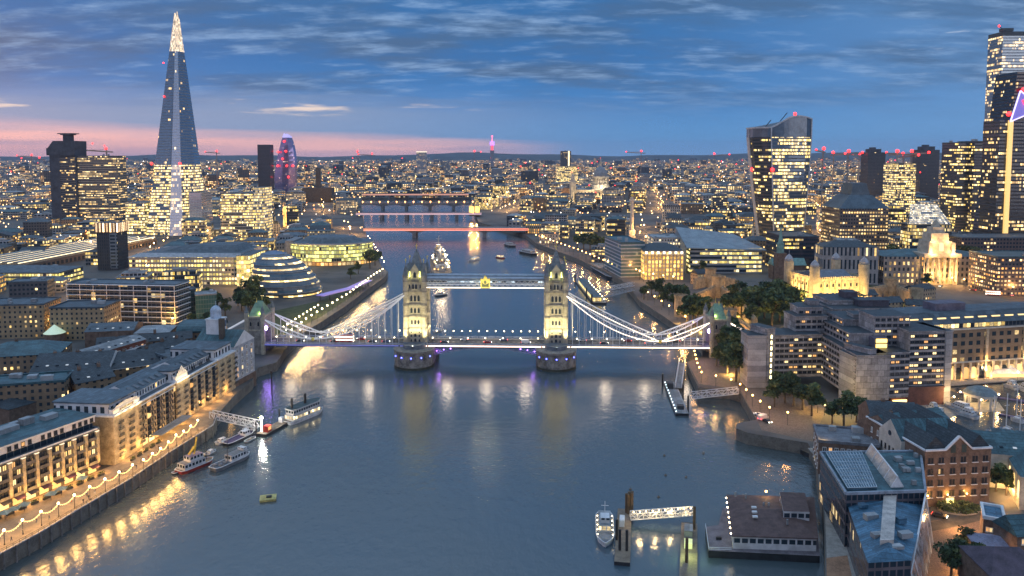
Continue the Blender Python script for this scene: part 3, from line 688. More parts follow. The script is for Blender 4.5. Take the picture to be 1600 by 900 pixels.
class House:
    """a thing with its front along local x at y = 0, depth along +y, ground at local z = 0"""
    def __init__(s, name, label, cat, O, rz, L, d, h, group=None):
        s.t = thing(name, O, label, cat, group, rz); s.L, s.d, s.h = L, d, h; s.nw = 0; s.rest = None; s.r = random.Random(int(O[0]*31+O[1]*7))
    def body(s, wall, bay=0, z0=0, z1=None, inset=0, name='wall', roof=None):
        q = MB(bay); z1 = s.h if z1 is None else z1
        q.prism([(inset, inset), (s.L-inset, inset), (s.L-inset, s.d-inset), (inset, s.d-inset)], z0, z1, 0, 1); s.b = q.build(name, [wall, roof or ROOFB], s.t); return s.b
    def roof(s, m, kind='flat', over=.3, rise=3.0, z=None, name='roof', endw=None, along=True, x0=0, x1=None, y0=0, y1=None):
        z = s.h if z is None else z; q = MB(); x1 = s.L if x1 is None else x1; y1 = s.d if y1 is None else y1
        if kind == 'flat':
            P0 = [(x0-over, y0-over), (x1+over, y0-over), (x1+over, y1+over), (x0-over, y1+over)]; P1 = [(x0+.45, y0+.45), (x1-.45, y0+.45), (x1-.45, y1-.45), (x0+.45, y1-.45)]
            q.prism(P0, z-.25, z+.75, 1, 1, False, True)
            for i in range(4):
                j = (i+1) % 4; q.face([(*P0[i], z+.75), (*P0[j], z+.75), (*P1[j], z+.75), (*P1[i], z+.75)], 1); q.face([(*P1[i], z+.75), (*P1[j], z+.75), (*P1[j], z+.1), (*P1[i], z+.1)], 1)
            q.cap(P1, z+.1, 0)
        else:
            A = [(x0-over, y0-over), (x1+over, y0-over), (x1+over, y1+over), (x0-over, y1+over)]
            if not along: A = [A[1], A[2], A[3], A[0]]
            q.prism(A, z-.2, z, 1, 1, False, True)
            (q.gable(A, z, z+rise, 0, 1) if kind == 'gable' else q.hip(A, z, z+rise, .3 if kind == 'hip' else .12))
        o = q.build(name, [m, endw or m], s.t); s.rf = o; return o
    def units(s, n, m=None, zoff=.1, area=.8, hmax=2.6, name='rooftop_unit'):
        for _ in range(n):
            w, e, h = s.r.uniform(1.5, 5), s.r.uniform(1.5, 4), s.r.uniform(.8, hmax); q = MB()
            x, y = s.L*(.5+area*s.r.uniform(-.45, .45)), s.d*(.5+area*s.r.uniform(-.4, .4))
            q.box((x, y, s.h+zoff+h/2), (w, e, h), 0); q.build(name, m or UNITM, s.t)
    def chimneys(s, xs, m=None, z=None, y=None):
        for x in xs:
            q = MB(); zz = (s.h if z is None else z); q.box((x, s.d*.5 if y is None else y, zz+1.6), (1.4, .9, 3.6))
            for k in (-.4, .4): q.cyl(x+k, s.d*.5 if y is None else y, zz+3.4, zz+4.1, .17, n=6)
            q.build('chimney', m or BRICKB, s.t)
    def win(s, x, z, w, h, side='f', lit=None, frame=None, p=.3, y=None):
        k = (s.r.randint(1, 3) if s.r.random() < p else 0) if lit is None else lit
        me = winmesh(w, h, k, frame or FRAMEW)
        loc, rz = {'f': ((x, 0 if y is None else y, z), 0), 'r': ((s.L if y is None else y, x, z), pi/2), 'l': ((0 if y is None else y, x, z), -pi/2), 'b': ((x, s.d, z), pi)}[side]
        if s.nw < 100:
            o = bpy.data.objects.new('window', me); C.objects.link(o); o.parent = s.t; o.location = loc; o.rotation_euler.z = rz; s.nw += 1
        else:
            if s.rest is None: s.rest = []
            s.rest.append((me, loc, rz))
    def grid(s, x0, x1, n, z0, dz, rows, w, h, side='f', p=.3, frame=None, skip=None, y=None, **k):
        for i in range(n):
            for j in range(rows):
                if skip and skip(i, j): continue
                s.win(x0+(x1-x0)*(i+.5)/n, z0+dz*j, w, h, side, None, frame, p, y)
    def done(s):
        if s.rest:
            v, f, mi, uv, mats = [], [], [], [], []
            for me, loc, rz in s.rest:
                M4 = Matrix.Translation(loc) @ Matrix.Rotation(rz, 4, 'Z'); o = len(v); v += [M4 @ x.co for x in me.vertices]
                idx = []
                for m in me.materials:
                    if m not in mats: mats.append(m)
                    idx.append(mats.index(m))
                for p in me.polygons: f.append([o+i for i in p.vertices]); mi.append(idx[p.material_index])
            me = bpy.data.meshes.new('window'); me.from_pydata(v, [], f)
            for m in mats: me.materials.append(m)
            me.polygons.foreach_set('material_index', mi)
            o = bpy.data.objects.new('window', me); C.objects.link(o); o.parent = s.t; o['kind'] = 'stuff'
        return s
def roofhouse(name, label, cat, a, b, h, d, group=None, gz=GZ):
    """placed by the front top edge a-b as seen in the photo, for a house of height h"""
    A, B = P(*a, gz+h), P(*b, gz+h); v = B-A
    return House(name, label, cat, (A.x, A.y, gz), atan2(v.y, v.x), hypot(v.x, v.y), d, h, group)
def groundhouse(name, label, cat, a, b, h, d, group=None):
    A, B = P(*a, GZ), P(*b, GZ); v = B-A
    return House(name, label, cat, (A.x, A.y, GZ), atan2(v.y, v.x), hypot(v.x, v.y), d, h, group)
def part(parent, name, m, fn, *a, **k):
    q = MB(); fn(q, *a, **k); return q.build(name, m, parent)

# ------------------------------------------------------------------ south bank: the wharf front
# 1 the modern riverside block with brick piers
b1, b0 = P(155, 735, GZ), P(0, 800, GZ); v = (b1-b0).normalized(); O = b0 - v*26; L = (b1-O).length
hA = House('riverside_apartment_block', 'long modern riverside block with buff brick piers, glass bays and white penthouse floor', 'apartment block', (O.x, O.y, GZ), atan2(v.y, v.x), L, 21, 20)
hA.body(mat('bay_back_wall', (.10, .085, .07), .8), z1=15.4); hA.roof(ROOFB, 'flat', .5, z=15.4, name='terrace')
q = MB(); q.prism([(-.2, 1.8), (L-.5, 1.8), (L-.5, 20), (-.2, 20)], 15.6, 18.0); q.build('glazed_storey', facade('balcony_glass', (.10, .12, .13), 2.35, 2.4, .05, .1, .92, .12, WARM, 1.3), hA.t)
q = MB(); q.prism([(-.2, .9), (L-.2, .9), (L-.2, 20.5), (-.2, 20.5)], 18.0, 20.3, 0, 1); q.build('penthouse', [WHITER, ROOFT], hA.t)
q = MB(); q.prism([(-.2, .3), (L, .3), (L, 21), (-.2, 21)], 20.3, 20.8, 1, 0, True, True); q.build('roof', [ROOFT, WHITER], hA.t)
bay = 4.65; nb = int(L/bay)
for i in range(nb+1):
    x = L-.6-i*bay
    if x < 0: break
    q = MB(); q.box((x, -.35, 9.4), (1.25, .9, 12.2)); pl = q.build('brick_pier', BRICK, hA.t)
    q = MB(); q.box((x, -.5, 15.0), (1.4, .8, .35)); q.build('pier_lamp', em('pier_cap_lamp', (1, .80, .55), 1.0, False), pl)
    for j in range(4):
        cxx = x-bay/2
        if cxx < 1: continue
        for k in (-1, 1): hA.win(cxx+k*.85, 3.6+j*2.95, 1.5, 2.3, p=.34, frame=FRAMED)
        q = MB(); q.box((cxx, -.55, 3.45+j*2.95), (bay-1.3, 1.1, .16)); q.box((cxx, -1.05, 4.0+j*2.95), (bay-1.3, .06, .9)); q.build('balcony', mat('balcony_rail', (.10, .10, .11), .5), hA.t)
    q = MB(); q.box((x-bay/2, -.02, 1.5), (bay-1.4, .12, 2.5)); q.build('shop_front', [em('restaurant_window', (1, .50, .11), 1.0, False), em('cafe_window', (1, .60, .18), 1.2, False)][i % 2] if i % 3 else LITW[0], hA.t)
    q = MB(); q.face([(x-bay+.7, -.1, 3.3), (x-bay+.7, -2.3, 2.6), (x-.7, -2.3, 2.6), (x-.7, -.1, 3.3)][::-1]); q.face([(x-bay+.7, -2.3, 2.6), (x-bay+.7, -2.3, 2.35), (x-.7, -2.3, 2.35), (x-.7, -2.3, 2.6)]); q.build('awning', [mat('plum_canvas', (.09, .045, .07), .9), mat('dark_canvas', (.05, .05, .06), .9)][i % 2], hA.t)
for i in range(int(L/2.35)):
    if i % 5 != 4: hA.win(L-1.6-i*2.35, 18.35, 1.35, 1.55, y=.88, p=.16, frame=FRAMED)
q = MB(); q.bar((0, -.6, 15.9), (L-.5, -.6, 15.9), .18, .5); q.build('cornice', WHITER, hA.t)
for i, (x, y, w, d_, h_) in enumerate([(8, 12, 6, 3, 1.6), (15, 14, 4, 3, 2), (22, 12, 7, 3.5, 1.5), (30, 14, 5, 3, 2), (38, 13, 7, 4, 1.7), (46, 14, 4, 3, 2.2), (53, 12, 5, 3, 1.6), (26, 16, 3, 2, 1.2), (43, 16, 3, 2, 1.3), (34, 16, 9, 1, .8)]):
    if x < L-4: q = MB(); q.box((x, y, 20.8+h_/2), (w, d_, h_)); q.build('rooftop_unit', [UNITM, ROOFL][i % 2], hA.t)
hA.done()
# 2 the great converted warehouse
w0, w1 = P(177, 727, GZ), P(366, 606, GZ); v = (w1-w0).normalized(); Lw = (w1-w0).length; rzw = atan2(v.y, v.x)
def along(px, z, py0=None):
    best = min(range(0, 2000), key=lambda i: abs(PIX(w0+v*(Lw*1.3*i/2000)+Vector((0, 0, z-GZ)))[0]-px)); return Lw*1.3*best/2000
HB = 18.2
hB = House('warehouse_apartments', 'great buff brick converted warehouse with balconies and floodlit white gables along the promenade', 'warehouse', (w0.x, w0.y, GZ), rzw, Lw, 26, HB)
hB.body(BRICK, roof=ROOFB)
pv = [(0, along(217, 24)), (along(273, 24), along(292, 24)), (along(338, 24), Lw)]
for a, b in pv:
    q = MB(); q.box(((a+b)/2, 8, HB/2), (b-a, 17.6, HB)); q.box(((a+b)/2, 8, HB+.35), (b-a+1, 18.4, .7), mi=1); q.build('pavilion', [BRICK, WHITER], hB.t)
q = MB(); q.box((Lw/2, -.3, HB+.15), (Lw, .8, .45)); q.box((Lw/2, -.25, HB-1.6), (Lw, .5, .3)); q.build('cornice', WHITER, hB.t)
for i, (a, b) in enumerate([(pv[0][1], pv[1][0]), (pv[1][1], pv[2][0])]):
    q = MB(); q.prism(rect((a+b)/2, 10, b-a-.4, 13), HB, HB+3.0, 0, 1); q.build('attic', [facade('attic_white', (.60, .61, .62), 1.9, 3.0, .28, .22, .82, .25, WARM, 1.6, wrough=.7), ROOFB], hB.t)
    a4 = rect((a+b)/2, 10, b-a-.2, 13.6); q = MB(); q.gable(a4, HB+3.0, HB+6.0, 0, 1); q.build('roof', [ROOFB, WHITER], hB.t)
    for k in range(int((b-a)/4)): q = MB(); q.face([(a+2+k*4, 4.2, HB+3.7), (a+4+k*4, 4.2, HB+3.7), (a+4+k*4, 6.6, HB+4.8), (a+2+k*4, 6.6, HB+4.8)]); q.build('skylight', GLASS, hB.t)
for i, (a, b) in enumerate(pv):
    m = (a+b)/2; w = b-a
    q = MB(); q.prism(rect(m, 12 if i != 1 else 6, w-1.2, 22 if i != 1 else 9), HB+.7, HB+4.6, 0, 1); q.build('penthouse', [facade('penthouse_white', (.62, .63, .65), 3.2, 3.9, .24, .10, .72, .10, WARM, 1.4, wrough=.7), ROOFB], hB.t)
    q = MB(); q.box((m, 12 if i != 1 else 6, HB+4.8), (w-.4, 23 if i != 1 else 10, .5)); q.build('roof', [ROOFB, WHITER][0], hB.t)
    if i < 2:
        g = MB(); hgt = 3.3 if i == 0 else 5.0
        g.face([(a+.3, -.45, HB+.7), (b-.3, -.45, HB+.7), (b-.3, -.45, HB+2.3), (a+.3, -.45, HB+2.3)], 0)
        g.face([(a+.5, -.30, HB+2.6), (b-.5, -.30, HB+2.6), (m+w*.34, -.30, HB+hgt), (m, -.30, HB+hgt+.8), (m-w*.34, -.30, HB+hgt)] if i == 0 else [(a+.5, -.30, HB+2.6), (b-.5, -.30, HB+2.6), (m, -.30, HB+6.4)], 0)
        g.box((m, .3, HB+1.7), (w-.2, 1.2, 2.0), 0, 1); g.prism([(a+.5, -.2), (b-.5, -.2), (b-.5, 1.5), (a+.5, 1.5)], HB+2.5, HB+2.7, 1, 1)
        g.build('sign_gable', [mat('white_gable_board', (.74, .72, .66), .7, scale=.5, var=.08), WHITER], hB.t)
        for k in range(4): point('gable_floodlight', (a+w*(.14+.24*k), -2.0, HB+.7), (1, .72, .34), 190, .5, hB.t)
        if i == 0:
            tx = bpy.data.curves.new('fascia_lettering', 'FONT'); tx.body = 'BUTLERS WHARF'; tx.size = 1.15; tx.align_x = 'CENTER'; tx.align_y = 'CENTER'; tx.extrude = .05
            tx.materials.append(mat('bronze_letters', (.28, .17, .05), .5)); to = bpy.data.objects.new('fascia_lettering', tx); C.objects.link(to)
            me = bpy.data.meshes.new_from_object(to.evaluated_get(bpy.context.evaluated_depsgraph_get())); bpy.data.objects.remove(to); to = bpy.data.objects.new('fascia_lettering', me); C.objects.link(to); to.parent = hB.t
            to.location = (m, -.52, HB+1.5); to.rotation_euler = (pi/2, 0, 0)
r = random.Random(5); x = 1.1; col = 0
recess = mat('recess_shadow_brick', (.11, .085, .06), .9)
while x < Lw-1.5:
    if col % 3 == 1:
        for j in range(6):
            q = MB(); q.box((x+1.4, -.06, 3.4+j*2.5), (2.5, .14, 2.1)); q.build('balcony_door', LITW[r.randint(0, 1)] if r.random() < .10 else GLASS, hB.t)
            q = MB(); q.box((x+1.4, -.75, 2.3+j*2.5), (2.8, 1.4, .14)); q.box((x+1.4, -1.42, 2.85+j*2.5), (2.8, .06, .95)); q.build('balcony', mat('iron_balcony', (.07, .065, .06), .6), hB.t)
        x += 3.2
    else:
        for j in range(6): hB.win(x+.6, 2.9+j*2.5, .85, 1.25, p=.10, frame=FRAMED)
        x += 1.75
    col += 1
q = MB(); q.box((along(258, 8), -3.2, 3.1), (24, 4.6, .25)); q.build('canopy', ROOFL, hB.t)
for k in range(10): q = MB(); q.box((2.4+k*4.6, -.1, 1.5), (3.2, .25, 2.4)); q.build('shop_front', LITW[k % 3], hB.t)
for k in range(14):
    q = MB(); hh = r.uniform(.8, 1.8); q.box((r.uniform(3, Lw-6), r.uniform(16, 24), HB+hh/2+.1), (r.uniform(1.5, 5), r.uniform(1.5, 3), hh)); q.build('rooftop_unit', [UNITM, ROOFL, ROOFD][k % 3], hB.t)
hB.grid(2, 24, 8, 2.9, 2.5, 6, .85, 1.25, 'l', p=.06, frame=FRAMED); hB.done()
point('doorway_lamp', P(170, 722, 7.5)+Vector((-2, 0, 0)), (1, .42, .08), 900, .3, hB.t); l_ = hB.t.children[-1]; l_.location = (-2.5, 3, 3.2)
# 3 the brewhouse with the cupola, standing in the river
c0, c1 = P(367, 605, GZ), P(397, 588, GZ); v = (c1-c0).normalized(); Lc = (c1-c0).length+1
hC = House('old_brewhouse', 'tall white boarded old brewhouse with round cupola rising from the river beside the bridge', 'brewhouse', (c0.x, c0.y, GZ), atan2(v.y, v.x), Lc, 22, 20)
hC.body(mat('pale_weathered_boarding', (.40, .42, .45), .8, scale=.4, var=.25), roof=ROOFT)
q = MB(); q.prism([(-.3, -.5), (Lc+.3, -.5), (Lc+.3, 20), (-.3, 20)], -7, 2.6); q.build('base', BRICKB, hC.t)
hC.grid(.8, Lc-.8, 4, 4, 3.1, 5, 1.5, 2.0, p=.22); hC.grid(2, 20, 5, 4, 3.1, 5, 1.2, 1.8, 'r', p=.15)
q = MB(); a4 = rect(Lc/2, 11, Lc+.6, 22.4); q.gable([a4[1], a4[2], a4[3], a4[0]], 20, 26.5, 0, 1); q.build('roof', [ROOFT, WHITER], hC.t)
q = MB(); q.box((Lc*.5, 15, 27), (7, 7, 9)); q.box((Lc*.5, 15, 31.8), (7.8, 7.8, .6)); lan = q.build('lantern_tower', WHITER, hC.t)
q = MB(); q.cyl(Lc*.5, 15, 32, 35, 2.6, n=12); q.lathe(Lc*.5, 15, [(2.7, 35), (2.6, 36.4), (1.9, 37.6), (.9, 38.3), (0, 38.5)], 12); q.bar((Lc*.5, 15, 38.3), (Lc*.5, 15, 40.6), .2); q.build('cupola', mat('pale_blue_lead', (.36, .45, .55), .5), hC.t)
q = MB(); q.box((Lc*.25, 9, 27.5), (2.2, 2.2, 11)); q.build('chimney', mat('sooty_brick', (.09, .075, .06), .9), hC.t)
for k in (0, 1):
    q = MB(); q.box((Lc*.5+(k-.5)*5.6, 11.4, 29), (1.3, .3, 3)); q.build('louvre', mat('blue_louvre', (.1, .16, .24), .6), hC.t)
q = MB(); q.box((Lc+.12, 4, 13), (.3, 4, 9)); q.build('hoist_bay', WHITER, hC.t); hC.done()
# 4 blocks and roofs behind the wharf
def plain(name, label, cat, a, b, h, d, wall, roofm, kind='flat', rise=3.0, units=2, chim=(), wins=None, along=True, group=None, endw=None, side=None):
    H = roofhouse(name, label, cat, a, b, h, d, group)
    H.body(wall, bay=3.2, roof=roofm); H.roof(roofm, kind, rise=rise, along=along, endw=endw)
    if units: H.units(units)
    if kind == 'gable' and H.L > 14 and d > 12:
        for k in range(int(H.L/4.2)):
            q = MB(); x = 2+k*4.2; y = d*.16; z = h+rise*.32*(1 if along else 0)+.12; q.box((x, y, z), (1.1, 1.3, .35)); q.build('skylight', em('pale_rooflight', (.8, .9, 1), .35, False) if k % 2 else GLASS, H.t)
    if chim: H.chimneys([H.L*c for c in chim], z=H.h+(rise*.5 if kind != 'flat' else 0))
    if wins:
        rows, cols, w, hh, p = wins; dz = (h-1.2)/rows
        H.grid(.8, H.L-.8, cols, 1.0, dz, rows, w, hh, 'f', p)
        if side: H.grid(.8, d-.8, max(2, int(d/3.6)), 1.0, dz, rows, w, hh, side, p)
    return H.done()
FBR = facade('brown_brick_flats', (.26, .18, .11), 3.0, 3.0, .30, .30, .78, .30, WARM, 1.8, rows=.3)
FYB = facade('yellow_brick_flats', (.38, .28, .16), 2.9, 3.0, .31, .28, .74, .34, WARM, 1.8, rows=.3)
FWH = facade('white_modern_flats', (.42, .43, .45), 3.4, 3.0, .12, .22, .86, .26, WARM, 1.7, rows=.4)
FOF = facade('grey_office', (.20, .21, .23), 2.4, 3.6, .08, .22, .85, .55, GOLD, 1.8)
FOG = facade('glass_office', (.09, .12, .14), 1.6, 3.7, .05, .18, .92, .62, GOLD, 1.7)
FST = facade('stone_office', (.34, .32, .28), 3.0, 3.8, .27, .25, .80, .48, WARM, 2.0)
FDK = facade('dark_block', (.085, .09, .10), 2.8, 3.4, .22, .3, .78, .20, GOLD, 2.0)
FSO = facade('street_lit_stone', (.40, .33, .23), 3.0, 3.8, .28, .22, .76, .60, AMBER, 1.9, col2=GOLD)
plain('courtyard_block', 'brown brick courtyard block with dark balcony slots and teal roof behind the great warehouse', 'apartment block', (-30, 605), (100, 596), 17, 16, FBR, ROOFT, units=5, wins=None)
plain('warehouse', 'long slate roofed warehouse with rows of tiny skylights and a white gable edge', 'warehouse', (46, 583), (168, 577), 15, 26, FBR, ROOFD, 'gable', 6, 0, (.2, .5, .8), endw=WHITER)
plain('warehouse', 'slate roofed warehouse joined to the long skylit one, nearer the river', 'warehouse', (172, 578), (262, 566), 14, 24, FBR, ROOFD, 'gable', 5.5, 1, (.3, .7), endw=WHITER)
plain('low_warehouse', 'low warehouse with wide dark hipped roof next to the conical tent roof', 'warehouse', (-40, 560), (92, 552), 11, 26, FBR, ROOFT, 'hip', 5, 0, (.4,))
plain('low_brick_store', 'low windowless brown store tucked behind the modern riverside block', 'store', (14, 640), (76, 622), 9, 14, BRICKB, ROOFD, 'hip', 2.5, 0)
plain('terrace_house', 'low slate roofed house next to the windowless brown store', 'house', (70, 618), (125, 604), 10, 12, FBR, ROOFD, 'gable', 3, 1, (.3,))
H = plain('skylit_workshop', 'red brick workshop with long pale raised skylight and white balcony edge', 'workshop', (140, 556), (228, 530), 12, 13, BRICKR, ROOFL, 'gable', 2.6, 0, wins=(3, 9, 1.6, 1.9, .3), endw=BRICKR)
q = MB(); q.box((H.L/2, -.8, 8.6), (H.L, 1.6, .3)); q.box((H.L/2, -1.5, 9.2), (H.L, .12, 1.0)); q.build('gallery', WHITER, H.t)
plain('shed', 'long pale blue roofed shed in front of the amber lit brick flats', 'shed', (132, 519), (208, 516), 11, 22, BRICKB, ROOFB, 'gable', 3, 0, endw=BRICKB)
plain('shed', 'shorter pale roofed shed between the blue roofed shed and the teal barrel roof', 'shed', (209, 521), (264, 519), 10, 20, BRICKB, ROOFL, 'hip', 2.5, 0)
H = plain('brick_hall', 'brick hall with wide teal barrel roof just behind the brewhouse cupola', 'hall', (277, 520), (338, 519), 10, 22, FBR, ROOFT, units=0)
q = MB(); n = 10
for i in range(n):
    a, b = pi*i/n, pi*(i+1)/n; ya, yb = 11-12*cos(a), 11-12*cos(b); za, zb = 10.8+4.2*sin(a), 10.8+4.2*sin(b)
    q.face([(-.5, ya, za), (H.L+.5, ya, za), (H.L+.5, yb, zb), (-.5, yb, zb)])
q.build('barrel_roof', ROOFT, H.t)
plain('brick_range', 'plain dark brick range with a white string course below the pale roofed sheds', 'warehouse', (150, 540), (300, 528), 9, 14, FBR, ROOFD, 'gable', 3, 0, (.2, .6))
plain('corner_block', 'flat roofed block with white parapet and lit attic windows behind the far warehouse pavilion', 'apartment block', (262, 560), (338, 545), 17, 18, FWH, ROOFB, units=3)
plain('slate_terrace', 'slate terrace with row of chimneys between the skylit workshop and the great warehouse', 'terrace', (235, 556), (300, 540), 13, 15, FBR, ROOFD, 'gable', 4, 0, (.15, .5, .85))
plain('brick_terrace', 'brick terrace half hidden behind the great warehouse roof, with lit dormers', 'terrace', (118, 600), (180, 588), 14, 16, FBR, ROOFD, 'gable', 4, 1, (.25, .75))
t = thing('conical_tent', P(86, 535, GZ), 'pale green conical tent roof glowing over the market yard', 'tent')
q = MB(); q.cyl(0, 0, 6, 11, 6.2, .2, n=14); q.build('canopy', em('glowing_pale_canvas', (.75, 1, .6), .28, False, (.6, .65, .55)), t); q = MB(); q.cyl(0, 0, 0, 6, 5.4, n=14, top=False); q.build('wall', BRICKB, t)
plain('brick_flats', 'yellow brick flats lit amber at street level, nearest the edge of the railway', 'flats', (-30, 478), (68, 476), 21, 24, FYB, ROOFB, units=3, wins=None)
plain('brick_flats', 'yellow brick flats with set back glass top floor beside the balconied tower block', 'flats', (77, 482), (162, 481), 20, 24, FYB, ROOFB, units=3)
H = plain('balconied_flats', 'modern flats with seven white balcony decks and glowing lower corner', 'flats', (106, 443), (274, 446), 27, 18, facade('balcony_flats_glass', (.10, .115, .13), 3.3, 3.6, .07, .12, .9, .26, WARM, 1.8, rows=.3), ROOFB, units=4)
for j in range(8):
    q = MB(); q.box((H.L/2, -.9, 1.6+j*3.6), (H.L+.6, 1.9, .4)); q.box((H.L+.5, H.d/2, 1.6+j*3.6), (1.0, H.d, .4)); q.build('balcony_deck', WHITER, H.t)
for k in range(9): q = MB(); q.box((H.L*k/8, -1.7, 14), (.3, .3, 25)); q.build('balcony_post', WHITER, H.t)
H = plain('glass_pavilion', 'small green glass block beside the trees and the balconied flats', 'office', (305, 462), (338, 460), 16, 14, facade('green_glass', (.12, .20, .19), 1.6, 3.2, .06, .08, .92, .15, COOL, 1.2, glass=(.05, .13, .13)), ROOFL, units=1)
plain('glass_pavilion', 'stepped grey glass block tucked between the balconied flats and the small green glass one', 'office', (280, 455), (306, 453), 18, 14, facade('grey_green_glass', (.14, .18, .18), 1.6, 3.2, .06, .08, .92, .12, COOL, 1.2, glass=(.05, .09, .10)), ROOFB, units=1)
# ------------------------------------------------------------------ promenade on the south bank
TAN = mat('promenade_paving', (.30, .235, .16), .85, scale=.35, var=.18)
def sheet(name, pts, m, z, kind='structure', **k):
    q = MB(); q.cap([(p[0], p[1]) for p in pts], z, 0); return q.build(name, m, kind=kind)
fl = [O+Vector((0, 0, 0)), b1, w0, w1]
sheet('promenade', [LE[1]+(LE[1]-LE[2])*1.2, *LE[1:9], w1-Vector((2.5, 0, 0)), w0, b1, O], TAN, GZ+.02)
def lerp(pts, d):
    for a, b in zip(pts, pts[1:]):
        l = (b-a).length
        if d <= l: return a+(b-a)*(d/l), (b-a).normalized()
        d -= l
    return pts[-1], (pts[-1]-pts[-2]).normalized()
edge = [LE[1]+(LE[1]-LE[2])*.6] + LE[1:8]
tot = sum((b-a).length for a, b in zip(edge, edge[1:]))
pile = None; PILE = mat('quay_timber', (.16, .15, .14), .8, scale=.6, var=.3)
d = 0
while d < tot-1:
    p, dr = lerp(edge, d); nrm = Vector((dr.y, -dr.x, 0)); rz = atan2(dr.y, dr.x)
    if pile is None:
        q = MB(); q.cyl(0, 0, -5.6, .25, .28, n=8); pile = q.build('quay_pile', PILE, None, label='round timber fender pile standing against the promenade river wall', cat='pile', group='piles along the promenade river wall')
    else: pile_ = child(pile, None)
    o = pile if d == 0 else pile_; o.location = (*(p+nrm*.55)[:2], GZ); d += 4.2
def fence(name, pts, label, h=1.15, step=2.1, z=GZ, m=None, group=None):
    t = thing(name, (pts[0].x, pts[0].y, z), label, 'railing', group); q = MB(); r0 = Vector((pts[0].x, pts[0].y, 0)); m = m or mat('iron_railing', (.06, .06, .07), .6)
    for a, b in zip(pts, pts[1:]):
        a2, b2 = Vector((a.x, a.y, 0))-r0, Vector((b.x, b.y, 0))-r0
        for hz in (h, h*.55): q.bar(a2+Vector((0, 0, hz)), b2+Vector((0, 0, hz)), .09)
        n = max(1, int((b2-a2).length/step))
        for i in range(n): c = a2+(b2-a2)*i/n; q.bar(c, c+Vector((0, 0, h)), .09)
    q.build('rail', m, t); q = MB()
    for a, b in zip(pts, pts[1:]):
        a2, b2 = Vector((a.x, a.y, 0))-r0, Vector((b.x, b.y, 0))-r0; q.bar(a2+Vector((0, 0, .02)), b2+Vector((0, 0, .02)), .5, .35)
    q.build('kerb_stone', mat('pale_coping', (.42, .42, .42), .8), t); return t
fence('promenade_railing', edge, 'dark iron railing with pale coping along the promenade river edge')
# catenary lights between posts
posts = [(-18, 840), (6, 829), (35, 813), (64, 800), (91, 787), (116, 774), (140, 761), (164, 749), (186, 738), (207, 727)], [(224, 719), (238, 709), (251, 701), (263, 691), (275, 680), (287, 674), (298, 666), (309, 657)]
STRING = em('string_of_bulbs', (1, .58, .15), 1.7, True)
lamp = None
for gi, run in enumerate(posts):
    W_ = [P(px, py, 9.4) for px, py in run]
    t = thing('string_lights', (W_[0].x, W_[0].y, 9.3), ['longer string of festoon bulbs swagged between the promenade posts before the modern block', 'shorter string of festoon bulbs swagged before the great warehouse canopy'][gi], 'string lights')
    for a, b in zip(W_, W_[1:]):
        q = MB(); pts = []
        for i in range(9):
            k = i/8; c = a+(b-a)*k-W_[0]; c.z -= 1.15*4*k*(1-k); pts.append(c)
        q.tube(pts, .07, mi=0)
        for c in pts[1:-1]: q.ball(c.x, c.y, c.z-.1, .22, n=6)
        q.build('festoon', STRING, t)
    for i, w in enumerate(W_):
        if lamp is None:
            lamp = thing('promenade_lamp', (w.x, w.y, GZ), '', 'street lamp'); q = MB(); q.cyl(0, 0, 0, 4.5, .11, .07, n=6); q.cyl(0, 0, 0, .5, .25, .16, n=6); q.build('post', BLACK, lamp)
            q = MB(); q.ball(0, 0, 4.55, .36, n=8); q.build('lantern', em('promenade_globe', (1, .74, .36), 16, False), lamp); o = lamp; lamp['label'] = 'globe lamp post holding up the festoon bulbs along the promenade'; lamp['group'] = 'globe lamps along the promenade'
        else: o = copy_thing(lamp, (w.x, w.y, GZ))
        if i % 2 == 0: point('lamp_light', (0, 0, 4.9), (1, .52, .14), 1400, 1.0, o)
# restaurant terraces: parasols, planters, people
UMB = mat('sage_canvas', (.22, .30, .28), .9); q = None
um = thing('parasol', (0, 0, 0), 'square sage green parasol on the restaurant terrace before the modern riverside block', 'parasol', 'parasols on the restaurant terrace')
q = MB(); q.cyl(0, 0, 0, 2.6, .06, n=6); q.build('pole', BLACK, um); q = MB(); q.cyl(0, 0, 2.3, 3.2, 2.3, .05, n=4, ph=pi/4); q.build('canopy', UMB, um)
for i, (px, py) in enumerate([(8, 812), (22, 806), (38, 799), (-12, 822), (80, 782), (96, 774), (128, 757)]):
    w = P(px, py, GZ); (copy_thing(um, w, .2) if i else um); (setattr(um, 'location', w) if i == 0 else None)
LEAF = mat('leaf_green', (.06, .085, .03), .8, scale=2, var=.5)
def leafball(q, c, r, n, s, rr, mi=0, flat=.8):
    for _ in range(n):
        a, z = rr.uniform(0, 2*pi), rr.uniform(-.6, 1); k = sqrt(max(0, 1-z*z)); R_ = r*rr.uniform(.55, 1.05)
        p = Vector((c[0]+R_*k*cos(a), c[1]+R_*k*sin(a), c[2]+R_*z*flat)); u = Vector((rr.uniform(-1, 1), rr.uniform(-1, 1), rr.uniform(-.6, .6))).normalized(); w = u.cross(Vector((rr.uniform(-1, 1), rr.uniform(-1, 1), rr.uniform(-1, 1)))).normalized()
        k = s*rr.uniform(.6, 1.4); q.face([p-u*k-w*k*.6, p+u*k-w*k*.6, p+u*k*.6+w*k, p-u*k*.6+w*k], mi)
rr = random.Random(3)
pt = thing('planter', (0, 0, 0), 'dark box planter of bushy shrubs edging the restaurant terraces', 'planter', 'planters edging the restaurant terraces')
q = MB(); q.box((0, 0, .35), (2.4, .8, .7)); q.build('box', FRAMED, pt); q = MB(); [leafball(q, (x, 0, 1.0), .6, 26, .16, rr) for x in (-.8, 0, .8)]; q.build('foliage', LEAF, pt)
